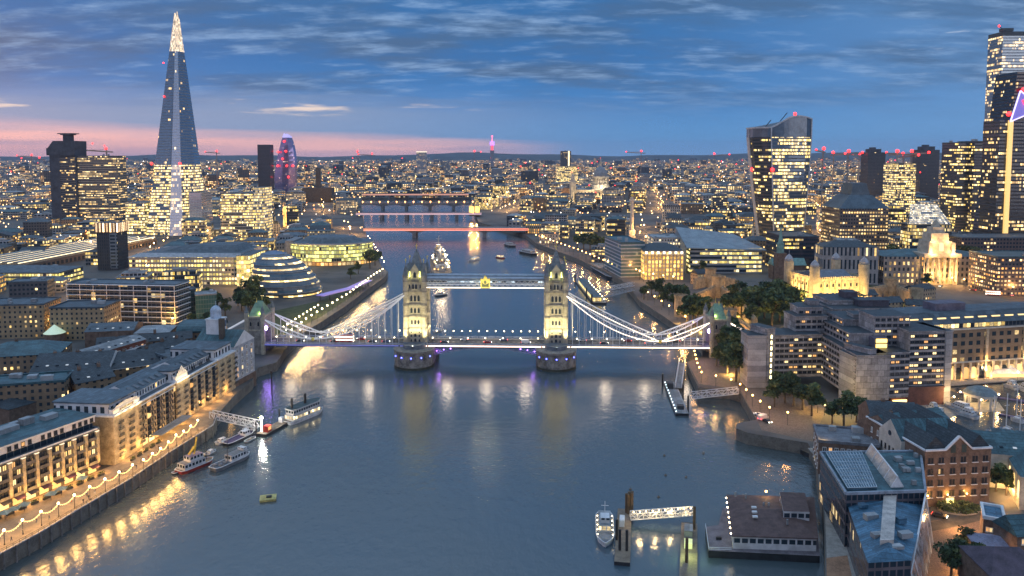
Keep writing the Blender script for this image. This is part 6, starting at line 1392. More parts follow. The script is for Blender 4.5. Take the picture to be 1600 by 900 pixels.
# left of it
H = blockpx('hospital_tower', 'tall hospital tower with dark windowless shaft, top heavy crown and lighter slab joined on', 'tower', 125, 187, 244, 1330, 30, facade('hospital_slab', (.30, .27, .22), 2.6, 3.6, .05, .34, .74, .50, WARM, 1.9, rows=.9, cl=.9), units=3)
dk = mat('dark_tower_concrete', (.055, .065, .085), .7, scale=.1, var=.25); w = XP(125, 1330)-XP(84, 1330)
q = MB(); q.prism([(-w, -4), (0, -4), (0, 30), (-w, 30)], 0, 112, 0, 0); q.prism([(-w-3, -7), (-1, -7), (-1, 32), (-w-3, 32)], 112, 124, 0, 0, True, True); q.prism([(-w-1.5, -6), (0, -6), (0, 31), (-w-1.5, 31)], 124, 136, 0, 0, True, False, [(-w+8, -6), (0, -6), (0, 31), (-w+8, 31)]); q.build('dark_shaft', dk, H.t)
q = MB(); q.prism([(-w*.62, -4.3), (-w*.05, -4.3), (-w*.05, -3.9), (-w*.62, -3.9)], 2, 108, 0, 0); q.build('window_strip', facade('hospital_strip', (.12, .12, .12), 2.6, 3.6, .05, .3, .75, .42, WARM, 1.6, rows=.5), H.t)
q = MB(); q.prism(rect(-w*.45, 12, 12, 12), 136, 146, 0, 0); q.cyl(-w*.45, 12, 146, 149, 12, n=16); q.prism(rect(-w*.45, 12, 26, 20), 147.5, 149, 0, 0, True, True); q.build('antenna_platform', dk, H.t)
for p in ((25, 3, 136), (45, 3, 132)): q = MB(); q.ball(p[0], p[1], p[2]-4, 1.4, n=6); q.build('warning_lamp', REDLAMP, H.t)
FOOT.append((XP(104, 1330), 1335, 40))
SLAB = facade('lit_slab', (.36, .36, .34), 1.6, 3.7, .05, .26, .82, .66, GOLD, 2.6, rows=.6, cl=.75)
H = blockpx('office_slab', 'bright white finned office slab to the right of the glass spire', 'office', 346, 396, 303, 1050, 40, SLAB); q = MB(1.6); q.prism([(H.L, 3), (H.L+14, 6), (H.L+14, 40), (H.L, 40)], 0, H.h+8, 0, 1); q.build('side_wing', [facade('pale_fin_slab', (.45, .48, .50), 1.6, 3.7, .12, .22, .86, .7, GOLD, 2.0), ROOFB], H.t)
blockpx('dark_tower', 'slim dark tower left of the violet boomerang shaped tower', 'tower', 404, 423, 226, 2200, 35, facade('dark_slim_tower', (.03, .035, .05), 3, 3.6, .15, .3, .75, .05, WARM, 1.5), kind=None, units=0)
def boomerang():
    Y = 2300; t = thing('bulging_glass_tower', (XP(447, Y), Y, GZ), 'violet lit bulging glass tower with sloped top and red warning lamps', 'skyscraper'); FOOT.append((XP(447, Y), Y, 50)); rings = []
    for i in range(13):
        z = i*13.4; k = z/161
        l = XP(433, Y)-t.location.x+(-14 if 0 else 0)-8*sin(pi*min(1, k*1.05))*(1-k)+k*k*22-4; r = (XP(460, Y)-t.location.x)+10*sin(pi*min(1, k*.8))*.3-(k**5)*12
        rings.append([(l, 0, z), ((l*.6+r*.4), -5, z), ((l*.3+r*.7), -6, z), (r, 2, z), (r, 26, z), (l, 26, z)])
    top = [(x, y, 155+(10 if x < 10 else 0)) for x, y, z in rings[-1]]
    q = MB(); loft(q, rings); q.build('curved_facade', [facade('violet_glass', (.16, .16, .30), 2.4, 3.6, .05, .15, .9, .14, (1, .55, .7), 1.6, glass=(.28, .26, .52), gmetal=.6, rows=.5), ROOFB], t)
    q = MB(); a = rings[-1]; q.face([a[0], a[1], a[2], (a[2][0], a[2][1], 168), (a[0][0]+6, a[0][1], 174)]); q.face([a[5], a[4], (a[4][0], a[4][1], 164), (a[5][0]+6, a[5][1], 174)][::-1]); q.build('glowing_crown', em('violet_crown', (.55, .5, 1), .55, False, (.4, .4, .6)), t)
    for x, z in ((-18, 120), (4, 122), (-20, 80), (6, 80), (24, 80), (10, 48), (0, 150), (-6, 100)): q = MB(); q.ball(x, -8, z, 3.0, n=8); q.build('warning_lamp', REDLAMP, t)
boomerang()
t = thing('brick_chimney_tower', (XP(498, 1900), 1900, GZ), 'dark square brick chimney of the old power station', 'chimney'); q = MB(); q.prism(rect(0, 0, 11, 11), 0, ZP(262, 1900)-GZ, 0, 0, True, False, rect(0, 0, 9.5, 9.5)); q.build('shaft', mat('sooty_brick', (.09, .075, .06)), t); q = MB(); q.prism(rect(0, 0, 70, 30), 0, 34, 0, 0); q.build('hall', mat('sooty_brick', (.09, .075, .06)), t)
H = blockpx('slim_tower', 'pale slab tower alone on the skyline left of the red lit mast', 'tower', 651, 666, 238, 4000, 30, facade('far_pale_tower', (.42, .42, .45), 5, 5, .2, .3, .8, .35, WARM, 1.6), kind=None, units=0); q = MB(); q.prism(rect(H.L/2, 15, H.L+2, 32), H.h, H.h+5, 0, 0); q.build('lit_crown', em('lit_tower_crown', (1, .85, .6), .9, False), H.t)
t = thing('mast_tower', (XP(769, 4700), 4700, GZ), 'slender communications tower lit red and violet on the skyline', 'tower'); zt = ZP(213, 4700)-GZ
q = MB(); q.cyl(0, 0, 0, zt*.52, 9, n=12); q.cyl(0, 0, zt*.52, zt*.62, 12, n=12); q.build('shaft', mat('far_tower_concrete', (.25, .25, .3), .7), t); q = MB(); q.cyl(0, 0, zt*.62, zt*.76, 8, n=12); q.build('red_gallery', em('red_gallery', (1, .06, .1), 1.0, False), t); q = MB(); q.cyl(0, 0, zt*.76, zt*.86, 14, n=14); q.build('violet_drum', em('violet_drum', (.45, .2, 1), 1.4, False), t); q = MB(); q.cyl(0, 0, zt*.86, zt, 4, 1, n=8); q.ball(0, 0, zt, 6, n=8); q.build('tip', em('pink_tip', (1, .15, .3), 1.6, False), t)
H = blockpx('twin_strip_tower', 'tower with bright vertical light strip rising behind fan shaped lit offices', 'tower', 876, 892, 236, 2900, 34, facade('far_dark_tower', (.10, .11, .13), 4, 4, .2, .3, .8, .3, WARM, 1.6), kind=None); q = MB(); q.box((H.L*.78, -.4, H.h*.5), (5, 1, H.h)); q.build('light_strip', em('tower_strip', (1, .78, .4), 1.6, False), H.t)
blockpx('fan_offices', 'fan of brightly lit offices at the foot of the strip lit tower', 'office', 870, 903, 260, 2700, 60, SLAB)
# the domed cathedral
def cathedral():
    Y = 1900; t = thing('domed_cathedral', (XP(938, Y), Y, GZ), 'floodlit domed cathedral with colonnaded drum', 'cathedral'); S = mat('portland_stone', (.45, .42, .36), .8, scale=.2); S2 = mat('portland_stone', (.45, .42, .36)); FOOT.extend([(XP(938, Y)+dx, Y, 34) for dx in (-60, -30, 0, 30)])
    q = MB(); q.prism([(-66, -18), (28, -18), (28, 18), (-66, 18)], 0, 30, 0, 1); q.prism([(-18, -34), (18, -34), (18, -18), (-18, -18)], 0, 30, 0, 1); q.build('nave', [facade('cathedral_wall', (.45, .40, .32), 8, 14, .3, .15, .75, .0, WARM, 1), SLATE], t)
    for k in range(9): q = MB(); q.box((-62+k*10.5, -19.2 if abs(-62+k*10.5) > 20 else -35.2, 12), (3.0, 1.6, 22)); q.build('lit_pilaster', mat('portland_stone', (.45, .42, .36)), t)
    q = MB(); q.cyl(0, 0, 30, 42, 20, n=24); q.cyl(0, 0, 42, 62, 16, n=24); q.build('drum', S2, t)
    for i in range(20): a = 2*pi*i/20; q = MB(); q.cyl(18.5*cos(a), 18.5*sin(a), 44, 58, 1.0, n=6); q.build('column', S, t)
    q = MB(); q.cyl(0, 0, 58, 61, 20.5, n=24); q.build('gallery', S, t)
    q = MB(); q.lathe(0, 0, [(16.5, 62), (16, 68), (13.5, 75), (9.5, 80.5), (5, 84), (3, 85)], 24); q.build('dome', mat('cathedral_lead', (.20, .235, .27), .5, scale=.2, var=.15), t, True)
    q = MB(); q.cyl(0, 0, 85, 95, 3, n=10); q.cyl(0, 0, 95, 99, 2.8, .4, n=10); q.bar((0, 0, 99), (0, 0, 106), .8); q.bar((-1.8, 0, 103), (1.8, 0, 103), .7); q.build('lantern', S2, t)
    for x in (-52, -36, -20, 0, 18): point('floodlight', (x, -44, 4), (1, .66, .26), 26000, .8, t)
    for x in (-20, 0, 20): point('drum_floodlight', (x, -30, 36), (1, .80, .5), 14000, .8, t)
    for y in (-14, 14): q = MB(); q.prism(rect(-66, y, 12, 12), 0, 48, 0, 0); q.cyl(-66, y, 48, 62, 5, 3, n=8); q.cyl(-66, y, 62, 68, 3, .2, n=8); q.build('west_tower', S2, t)
cathedral()
t = thing('stone_column_monument', (XP(987, 1080), 1080, GZ), 'pale fluted stone column monument with gilded urn standing among the offices', 'monument'); zt = ZP(303, 1080)-GZ
q = MB(); q.prism(rect(0, 0, 8, 8), 0, 12, 0, 0); q.cyl(0, 0, 12, zt-9, 2.8, 2.3, n=14); q.prism(rect(0, 0, 7.4, 7.4), zt-9, zt-7, 0, 0, True, True); q.cyl(0, 0, zt-7, zt-4, 2, n=10); q.build('shaft', mat('column_stone', (.50, .47, .42), .8), t); q = MB(); q.ball(0, 0, zt-2, 2.2, n=8); q.build('urn', GILT, t)
# the top heavy curved tower
def topheavy():
    Y = 938; t = thing('top_heavy_tower', (XP(1226, Y), Y, GZ), 'top heavy curved glass office tower with swooping roof and red corner lamps', 'skyscraper'); X0 = t.location.x; FOOT.extend([(X0-20, Y+15, 36), (X0+20, Y+15, 36)])
    def edge(py):        # left edge, near corner, right edge in the photo
        k = (py-195)/(335-195); return 1173+10*k+3*k*k, 1204.5+3.5*k, 1273-6.5*k-4*k*k
    rings = []; n = 17
    def ring(z, lift=None):
        py = PIX((X0, Y, z+GZ))[1]; l, c, r = edge(py); xl, xc, xr = (XP(p, Y+(14 if p == l else 0), z+GZ)-X0 for p in (l, c, r)); back = 44
        pts = [(xl, 24), (xl+.6, 12), (xl+(xc-xl)*.45, 3.2), (xl+(xc-xl)*.8, .3), (xc, 0), (xc+(xr-xc)*.1, .05), (xc+(xr-xc)*.2, .1), (xc+(xr-xc)*.3, .2), (xc+(xr-xc)*.42, .6), (xc+(xr-xc)*.55, 1.2), (xc+(xr-xc)*.7, 2), (xc+(xr-xc)*.85, 3.6), (xr, 9), (xr, back*.8), (xr-5, back), (xl+5, back), (xl, back*.8)]
        return [(x, y, z if lift is None else z+lift(x, xl, xr)) for x, y in pts]
    for i in range(15): rings.append(ring(i*9.6))
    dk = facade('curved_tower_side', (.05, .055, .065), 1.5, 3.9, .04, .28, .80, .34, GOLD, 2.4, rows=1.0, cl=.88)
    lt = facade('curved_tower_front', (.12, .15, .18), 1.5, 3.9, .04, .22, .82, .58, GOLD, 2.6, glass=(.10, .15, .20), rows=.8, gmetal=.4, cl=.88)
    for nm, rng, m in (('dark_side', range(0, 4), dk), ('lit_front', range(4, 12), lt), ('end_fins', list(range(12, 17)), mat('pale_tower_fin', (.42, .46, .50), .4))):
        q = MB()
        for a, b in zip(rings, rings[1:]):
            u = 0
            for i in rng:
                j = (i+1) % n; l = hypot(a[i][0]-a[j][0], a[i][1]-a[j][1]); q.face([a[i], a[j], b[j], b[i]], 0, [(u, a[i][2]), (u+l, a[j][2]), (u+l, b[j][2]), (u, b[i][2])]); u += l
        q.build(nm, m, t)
    def lift(x, xl, xr): k = max(0, min(1, ((x-xl)/(xr-xl)-.22)/.46)); return 11+13.5*k*k*(3-2*k)-3*max(0, (x-xl)/(xr-xl)-.8)*5
    top0 = rings[-1]; top1 = ring(134.4, lift); q = MB(); loft(q, [top0, top1], cap=False, ulen=120)
    ctr = (0, 22, 134.4+19); [q.face([top1[i], top1[(i+1) % n], ctr], 1) for i in range(n)]; q.build('swooping_roof', [mat('sky_garden_glass', (.10, .14, .18), .2, metal=.4, scale=.1, var=.2), mat('louvred_roof', (.07, .10, .13), .4, scale=.1)], t)
    q = MB()
    for i in (0, 4, 12):
        for a, b in zip(rings+[top1], (rings+[top1])[1:]): q.bar((a[i][0], a[i][1]-.4, a[i][2]), (b[i][0], b[i][1]-.4, b[i][2]), 1.3)
    for i in range(n): j = (i+1) % n; q.bar(top1[i], top1[j], 1.6)
    q.build('pale_edge_trim', mat('pale_tower_fin', (.42, .46, .50)), t)
    for i, zi in ((0, 10), (4, 10)): p = rings[zi][i]; q = MB(); q.ball(p[0], p[1]-1.5, p[2], 2.4, n=8); q.build('warning_lamp', REDLAMP, t)
    p = top1[9]; q = MB(); q.ball(p[0], p[1], p[2]+2.5, 2.0, n=8); q.build('warning_lamp', REDLAMP, t)
    for i in (3, 7): p = top1[i]; q = MB(); q.bar((p[0]-3, p[1]+6, p[2]-1), (p[0]+5, p[1]+6, p[2]+9), .8); q.build('roof_crane', BLACK, t)
topheavy()
# towers at the right edge
H = blockpx('glass_skyscraper', 'tallest grey glass skyscraper with crane on top at the edge of the city', 'skyscraper', 1552, 1670, 56, 1103, 34, facade('skyscraper_glass', (.20, .24, .28), 1.7, 4.0, .05, .22, .90, .42, WARM, 2.0, glass=(.20, .28, .34), rows=.8, gmetal=.6, cl=.85), kind=None, units=0)
q = MB(); q.prism(rect(H.L/2, 17, H.L, 34), H.h, H.h+6, 0, 0); q.box((9, 8, H.h+9), (14, 10, 4)); q.build('plant_crown', mat('dark_louvre', (.06, .08, .09), .6), H.t); q = MB(); q.bar((8, 6, H.h+6), (-3, 6, H.h+14), .8); q.bar((8, 6, H.h+6), (26, 6, H.h+4), .7); q.build('roof_crane', BLACK, H.t)
for x, z in ((-3, 14), (26, 5), (60, 8)): q = MB(); q.ball(x, 5, H.h+z, 1.6, n=6); q.build('warning_lamp', REDLAMP, H.t)
H = blockpx('dark_glass_skyscraper', 'dark raked glass skyscraper strung with red lamps in front of the tallest tower', 'skyscraper', 1546, 1660, 112, 900, 40, facade('raked_dark_glass', (.03, .035, .045), 1.8, 3.9, .04, .25, .82, .20, WARM, 2.2, rows=.9), kind=None, units=0, body=False)
w = H.L; q = MB(); q.prism([(0, 0), (w, 0), (w, 40), (0, 40)], 0, H.h, 0, 1, True, False, [(w*.26, 0), (w, 0), (w, 40), (w*.26, 40)]); q.build('raked_body', [facade('raked_dark_glass', (.03, .035, .045)), dk], H.t)
for px, py in ((1579, 140), (1558, 178), (1553, 210), (1600, 215)): q = MB(); q.ball(XP(px, 895)-XP(1538, 900), -4, ZP(py, 895)-GZ, 2.6, n=8); q.build('warning_lamp', REDLAMP, H.t)
H = blockpx('lift_shaft_tower', 'dark office tower with glowing gold lift shaft and violet triangular sign', 'skyscraper', 1552, 1640, 188, 860, 30, facade('lift_tower_glass', (.05, .055, .065), 2.0, 3.9, .06, .25, .82, .34, WARM, 2.2, rows=.8), kind=None, units=0)
q = MB(); q.box((XP(1569, 858)-XP(1552, 860), -1.6, H.h*.5), (4.2, 3, H.h)); q.build('lift_shaft', em('gold_lift_shaft', (1, .58, .14), .85, False), H.t)
tri = [(XP(px, 856)-XP(1552, 860), ZP(py, 856)-GZ) for px, py in ((1567, 190), (1614, 170), (1580, 142))]; q = MB(); plate(q, tri, -5, -3); q.build('violet_sign', em('violet_sign', (.14, .10, .75), .5, False), H.t)
q = MB(); [q.bar((tri[i][0], -5.2, tri[i][1]), (tri[(i+1) % 3][0], -5.2, tri[(i+1) % 3][1]), 1.0) for i in range(3)]; q.build('sign_edge', em('violet_sign_edge', (.6, .5, 1), 1.6, False), H.t)
t = H.t; q = MB(); q.bar((tri[2][0]+3, -5.3, tri[2][1]-10), (tri[2][0]+8, -5.3, tri[2][1]-18), 1.6); q.build('red_sign_mark', REDLAMP, t)
FDT = facade('dark_top_offices', (.05, .05, .07), 1.7, 3.8, .04, .25, .80, .28, GOLD, 2.4, rows=1.6, cl=.8)
blockpx('dark_office_block', 'dark topped office block with gold lit floors, farther from the lift shaft tower', 'office', 1491, 1515, 223, 1050, 40, FDT); blockpx('dark_office_block', 'dark topped office block with gold lit middle floors, nearest the lift shaft tower', 'office', 1516, 1551, 221, 1040, 40, FDT)
FBB = facade('brutalist_tower', (.05, .055, .065), 3.0, 3.4, .2, .3, .75, .14, WARM, 1.6)
for a, b, y, l in ((1354, 1381, 234, 'dark jagged concrete tower nearest the top heavy curved tower'), (1436, 1465, 230, 'dark jagged concrete tower with scattered amber windows nearest the dark office pair')):
    H = blockpx('concrete_tower', l, 'tower', a, b, y+4, 1900, 40, FBB, kind=None, units=0); q = MB(); q.prism(rect(H.L*.5, 20, H.L*.6, 30), H.h, H.h+8, 0, 0); q.prism(rect(H.L*.45, 20, H.L*.25, 14), H.h+8, H.h+12, 0, 0); q.build('jagged_top', dk, H.t)
q = MB(); q.box((12, -1, H.h*.5), (3, 1, H.h*.6)); 
blockpx('lit_office_tower', 'gold lit office tower under a row of red crane lamps between the two concrete towers', 'office', 1393, 1428, 256, 1320, 36, SLAB)
H = blockpx('stepped_dark_block', 'slate coloured stepped office with pyramid shoulders in front of the top heavy curved tower', 'office', 1310, 1386, 326, 860, 50, facade('brown_stepped', (.14, .115, .10), 3, 3.8, .2, .28, .74, .5, WARM, 1.8), kind=None, units=0)
q = MB(); q.prism([(-1, -1), (H.L+1, -1), (H.L+1, 50), (-1, 50)], H.h, H.h+14, 0, 0, True, False, [(14, 10), (H.L-14, 10), (H.L-14, 42), (14, 42)]); q.prism([(16, 11), (H.L-16, 11), (H.L-16, 40), (16, 40)], H.h+14, H.h+27, 0, 0, True, False, [(19, 14), (H.L-19, 14), (H.L-19, 38), (19, 38)]); q.build('stepped_roof', mat('blue_slate_cladding', (.07, .11, .14), .5, scale=.1), H.t)
H = blockpx('glass_office', 'pale glass office with sloping lit white front behind the domed stone tower', 'office', 1420, 1485, 350, 830, 20, FOG, kind=None, units=0); q = MB(); q.face([(-2, -1, H.h), (H.L*.96, -1, H.h), (H.L+1, 34, H.h+19), (16, 34, H.h+19)], 0, [(0, 0), (45, 0), (45, 36), (8, 36)]); q.face([(H.L*.96, -1, H.h), (H.L+1, 34, H.h), (H.L+1, 34, H.h+19)]); q.face([(-2, -1, H.h), (16, 34, H.h+19), (16, 34, H.h)]); q.face([(16, 34, H.h), (16, 34, H.h+19), (H.L+1, 34, H.h+19), (H.L+1, 34, H.h)]); q.build('sloping_glass_front', facade('sloping_white_glass', (.55, .55, .54), 2.2, 3.0, .10, .16, .84, .8, (1, .86, .66), 1.7, rows=.3), H.t)
# domed stone tower (old port authority) with teal wings
def portico():
    Y = 700; t = thing('stone_tower_hall', (XP(1464, Y), Y, GZ), 'floodlit grand stone hall with stepped central tower among dark trees', 'hall'); X0 = t.location.x; FOOT.extend([(X0+dx, Y+14, 26) for dx in (-36, 0, 36)])
    S = facade('floodlit_hall_wall', (.50, .42, .30), 4, 5.2, .28, .15, .78, .55, AMBER, 1.7, col2=GOLD); G = mat('hall_stone', (.50, .43, .33), .8)
    q = MB(4); q.prism([(-48, 0), (48, 0), (48, 40), (-48, 40)], 0, 24, 0, 1); q.build('wing', [facade('hall_wing', (.30, .27, .24), 4, 5.2, .28, .2, .76, .45, WARM, 1.6), ROOFT], t)
    q = MB(); q.hip([(-48, 0), (48, 0), (48, 40), (-48, 40)], 24.1, 29, .3); q.build('wing_roof', ROOFT, t)
    q = MB(4); q.prism([(-15, -5), (15, -5), (15, 20), (-15, 20)], 0, 26, 0, 1); q.build('portico', [S, LIME], t)
    for k in range(6): q = MB(); q.cyl(-12.5+k*5, -6.2, 3, 24, 1.1, n=8); q.build('column', G, t)
    q = MB(); q.prism([(-16.5, -8), (16.5, -8), (16.5, 20), (-16.5, 20)], 24.2, 27.5, 0, 0, True, True); q.build('entablature', G, t)
    for z0, z1, w in ((27.5, 38, 10.5), (38, 45, 8), (45, 50, 5.5)): q = MB(4); q.prism(rect(0, 6, w*2, w*2), z0, z1, 0, 1, True, False, rect(0, 6, w*1.86, w*1.86)); q.build('tower_stage', [mat('hall_stone', (.50, .43, .33)), LIME], t)
    for x in (-10, 10): q = MB(); q.box((x, -4.5, 32), (3.2, 3, 10)); q.build('corner_pier', G, t)
    q = MB(); plate(q, [(-2, 29.5), (2, 29.5), (2, 35)]+[(2*cos(pi*i/6), 35+2*sin(pi*i/6)) for i in range(1, 6)]+[(-2, 35)], -4.9, -4.4); q.build('niche', em('glowing_niche', (1, .7, .3), .8, False), t)
    q = MB(); q.cyl(0, 6, 50, 54, 4, 2.5, n=10); q.cyl(0, 6, 54, 57, 2.5, .3, n=10); q.build('cap', LIME, t)
    for x, y, z, e in ((-9, -10, 29, 5200), (9, -10, 29, 5200), (-6, -6, 39, 2600), (6, -6, 39, 2600), (-13, -11, 4, 3000), (0, -12, 4, 3000), (13, -11, 4, 3000)): point('stage_light', (x, y, z), (1, .60, .24), e, .4, t)
    for x in (-14, 14): point('floodlight', (x, -16, 3), (1, .56, .2), 34000, .6, t, ((x*.3, 0, 26), 80))
portico()
# the old castle keep
def keep():
    c = P(1288, 478, GZ); c = Vector((XP(1288, 590), 590, GZ)); t = thing('castle_keep', (c.x, c.y, GZ), 'floodlit pale stone castle keep with four domed corner turrets', 'castle', rz=radians(12)); FOOT.append((c.x, c.y+10, 45))
    W2, D2, hh = 20, 17, 24.5; K = mat('keep_ragstone', (.48, .40, .27), .85, scale=.3, var=.22, bump=.3)
    q = MB(); q.prism(rect(0, 0, W2*2, D2*2), 0, hh, 0, 1); w = q.build('wall', [K, mat('keep_lead', (.14, .16, .19), .6)], t)
    q = MB()
    for i in range(22):
        for y in (-D2+.4, D2-.4): q.box((-W2+1+i*(W2*2-2)/21, y, hh+.7), (1.1, .8, 1.4))
    for i in range(18):
        for x in (-W2+.4, W2-.4): q.box((x, -D2+1+i*(D2*2-2)/17, hh+.7), (.8, 1.1, 1.4))
    q.build('battlement', K, w)
    for x, y, s, r_ in ((-W2, -D2, 5.0, 0), (W2, -D2, 5.4, 1), (-W2, D2, 5.0, 0), (W2, D2, 5.0, 0)):
        q = MB()
        if r_: q.cyl(x, y, 0, hh+10, 3.8, n=14)
        else: q.prism(rect(x, y, s, s), 0, hh+9, 0, 0)
        q.build('turret', K, t); q = MB(); q.lathe(x, y, [(2.9, hh+9.2+r_), (3.2, hh+10.6+r_), (2.0, hh+12.6+r_), (.6, hh+14+r_), (0, hh+14.6+r_)], 12); q.bar((x, y, hh+14), (x, y, hh+18.5), .25); q.build('turret_cap', mat('pale_lead_cap', (.36, .36, .38), .5), t)
    for side, n, rz in (('f', 7, 0), ('l', 6, 1)):
        for i in range(n):
            for z, h, ww in ((6, 2.2, 1.1), (12, 2.8, 1.5), (18.3, 3.0, 1.6)):
                q = MB()
                if side == 'f': arched(q, (-W2+5.5+i*(W2*2-11)/(n-1), -D2, z), ww, h, (0, -1), 1, 0)
                else: arched(q, (-W2, -D2+5+i*(D2*2-10)/(n-1), z), ww, h, (-1, 0), 1, 0)
                q.build('window', [GLASS, LIME], t)
        for i in range(n+1):
            q = MB()
            if side == 'f': q.box((-W2+2.6+i*(W2*2-5.2)/n, -D2-.4, hh*.46), (1.2, .9, hh*.92))
            else: q.box((-W2-.4, -D2+2.4+i*(D2*2-4.8)/n, hh*.46), (.9, 1.2, hh*.92))
            q.build('buttress', K, t)
    q = MB(); a = rect(0, 0, 30, 24); q.gable(a, hh, hh+4, 0, 0); q.build('roof', mat('keep_lead', (.14, .16, .19)), t)
    for x, y in ((-34, -30), (-12, -40), (12, -40), (32, -34), (-38, 0), (-36, 14)): point('floodlight', (x, y, 3), (1, .62, .18), 70000, .8, t, ((x*.5, y*.35, 14), 84))
    q = MB(); q.cyl(0, 0, 0, 34, .2, .1, n=6)
keep()
KR = mat('castle_ragstone', (.36, .29, .19), .9, scale=.4, var=.3, bump=.3)
def curtain(label, pts, h, w=2.6, towers=()):
    W_ = [P(px, py, GZ) for px, py in pts]; t = thing('castle_wall', W_[0], label, 'castle wall'); o3 = W_[0]
    q = MB(); b = MB()
    for a, c in zip(W_, W_[1:]):
        q.bar(a-o3+Vector((0, 0, h/2)), c-o3+Vector((0, 0, h/2)), w, h); L = (c-a).length
        for i in range(int(L/2.4)): p = a-o3+(c-a)*((i+.5)/max(1, int(L/2.4))); b.box((p.x, p.y, h+.5), (1.3, 1.3, 1.1), atan2((c-a).y, (c-a).x))
    o = q.build('wall', KR, t); b.build('battlement', KR, o)
    for px, py, r_, hh in towers:
        p = P(px, py, GZ)-o3; q = MB(); q.cyl(p.x, p.y, 0, hh, r_, r_*.95, n=14); q.build('wall_tower', KR, t); q = MB(); q.cyl(p.x, p.y, hh, hh+1.4, r_*1.06, n=14, top=False); q.build('tower_parapet', KR, t)
    for px, py in [p for p in pts[::1]]: pp = P(px+4, py+8, GZ+3)-o3; point('wall_floodlight', pp, (1, .50, .12), 6000, .5, t)
    return t
curtain('amber lit outer castle wall with round towers facing the river behind the embankment trees', [(1062, 492), (1098, 474), (1122, 462), (1150, 480), (1180, 520)], 9, towers=[(1064, 494, 5, 14), (1122, 464, 5.5, 16), (1148, 480, 4.5, 13)])
curtain('amber lit castle wall joining the bridge approach to the tall trees', [(1136, 512), (1158, 522), (1176, 536)], 8, towers=[(1140, 514, 4.5, 12)])
curtain('inner castle wall with square gatehouse between the fortress trees', [(1085, 452), (1112, 446), (1150, 452)], 8, towers=[(1110, 448, 5, 15)])
curtain('castle wall with drum towers right of the keep', [(1352, 470), (1395, 462), (1430, 478)], 9, towers=[(1392, 463, 5.5, 14), (1430, 480, 5, 13)])
for i, (a, b, h, d, l) in enumerate([((1346, 462), (1372, 461), 12, 10, 'tan stone castle lodging with lit gable just right of the keep'), ((1376, 474), (1412, 472), 9, 10, 'low half timbered castle houses with amber doors below the castle wall'), ((1416, 476), (1450, 478), 8, 10, 'cream castle cottage with lit window nearest the arcaded house'), ((1432, 454), (1462, 450), 9, 12, 'square tan stone gatehouse beside the castle green road'), ((1090, 428), (1118, 426), 10, 10, 'small white church house behind the embankment trees'), ((1345, 482), (1380, 484), 8, 9, 'row of plum roofed castle cottages in front of the castle wall')]):
    plain('castle_lodging', l, 'house', a, b, h, d, facade('tan_cottage', (.40, .31, .20), 3, 3.2, .3, .3, .75, .35, AMBER, 1.8), ROOFD, 'gable', 3.5, 0, (.3,))
# south bank offices round the leaning glass dome
FML = facade('riverside_office', (.26, .27, .29), 2.7, 3.9, .16, .26, .76, .72, (1, .74, .12), 2.1, rows=.5)
H = blockpx('riverside_office', 'long riverside office with five gold lit storeys beside the leaning glass dome', 'office', 203, 374, 402, 690, 62, FML, ROOFB, None, units=0)
q = MB(); L = H.L; q.prism([(-1, -1), (L+1, -1), (L+1, 63), (-1, 63)], H.h, H.h+3.0, 1, 0, True, True, [(6, 8), (L+1, 4), (L+1, 60), (14, 60)]); q.prism([(22, 18), (L-4, 14), (L-4, 56), (40, 56)], H.h+3.0, H.h+8, 0, 0, True, False, [(40, 26), (L-10, 22), (L-10, 52), (56, 52)]); q.build('folded_roof', [ROOFB, mat('pale_eaves', (.33, .35, .37), .6)], H.t)
q = MB(); q.prism([(L, -6), (L+11, -4), (L+11, 40), (L, 40)], 0, H.h+2, 0, 1); q.build('end_block', [facade('lime_office', (.28, .30, .22), 2.0, 3.8, .06, .18, .88, .85, (1, .80, .14), 1.9, rows=.3), ROOFB], H.t)
def citydome():
    Y = 640; t = thing('leaning_glass_dome', (XP(446, Y), Y, GZ), 'leaning egg shaped glass hall banded with lit floors on the south bank', 'city hall'); X0 = t.location.x; FOOT.append((X0, Y+10, 45)); rings = []; n = 32
    prof = [(474, 404, 490), (466, 394, 497), (456, 391, 498), (446, 390, 494), (436, 389, 487), (426, 390, 478), (416, 391, 466), (408, 394, 452), (402, 399, 438), (398.5, 408, 424)]
    for py, a, b in prof:
        z = ZP(py, Y-8)-GZ; z = max(z, 0); xa, xb = XP(a, Y, z+GZ)-X0, XP(b, Y, z+GZ)-X0; c, r = (xa+xb)/2, (xb-xa)/2; cyy = 8+(27-r)*.5
        rings.append([(c+r*cos(2*pi*i/n), cyy+r*.92*sin(2*pi*i/n), z) for i in range(n)])
    zz = [r[0][2] for r in rings]; rings[0] = [(x, y, 0) for x, y, z in rings[0]]
    q = MB(); loft(q, rings[:-1], ulen=150, cap=False); q.build('glass_skin', [facade('dome_bands', (.09, .12, .15), 3.4, 4.0, .0, .34, .64, .72, (1, .62, .14), 3.2, glass=(.05, .10, .14), rows=1.3, wrough=.25), ROOFB], t, False)
    q = MB(); loft(q, rings[-2:], ulen=100); q.build('roof_cap', [mat('blue_dome_cap', (.10, .15, .24), .3, scale=.1), mat('blue_dome_cap', (.10, .15, .24))], t, True)
    for r in rings[1:-1]:
        q = MB(); c = (sum(p[0] for p in r)/n, sum(p[1] for p in r)/n); e = [((p[0]-c[0])*1.02+c[0], (p[1]-c[1])*1.02+c[1], p[2]) for p in r]
        for i in range(n): q.bar(e[i], e[(i+1) % n], .6, .55)
        q.build('sunshade_band', mat('pale_blue_band', (.17, .22, .27), .4), t)
citydome()
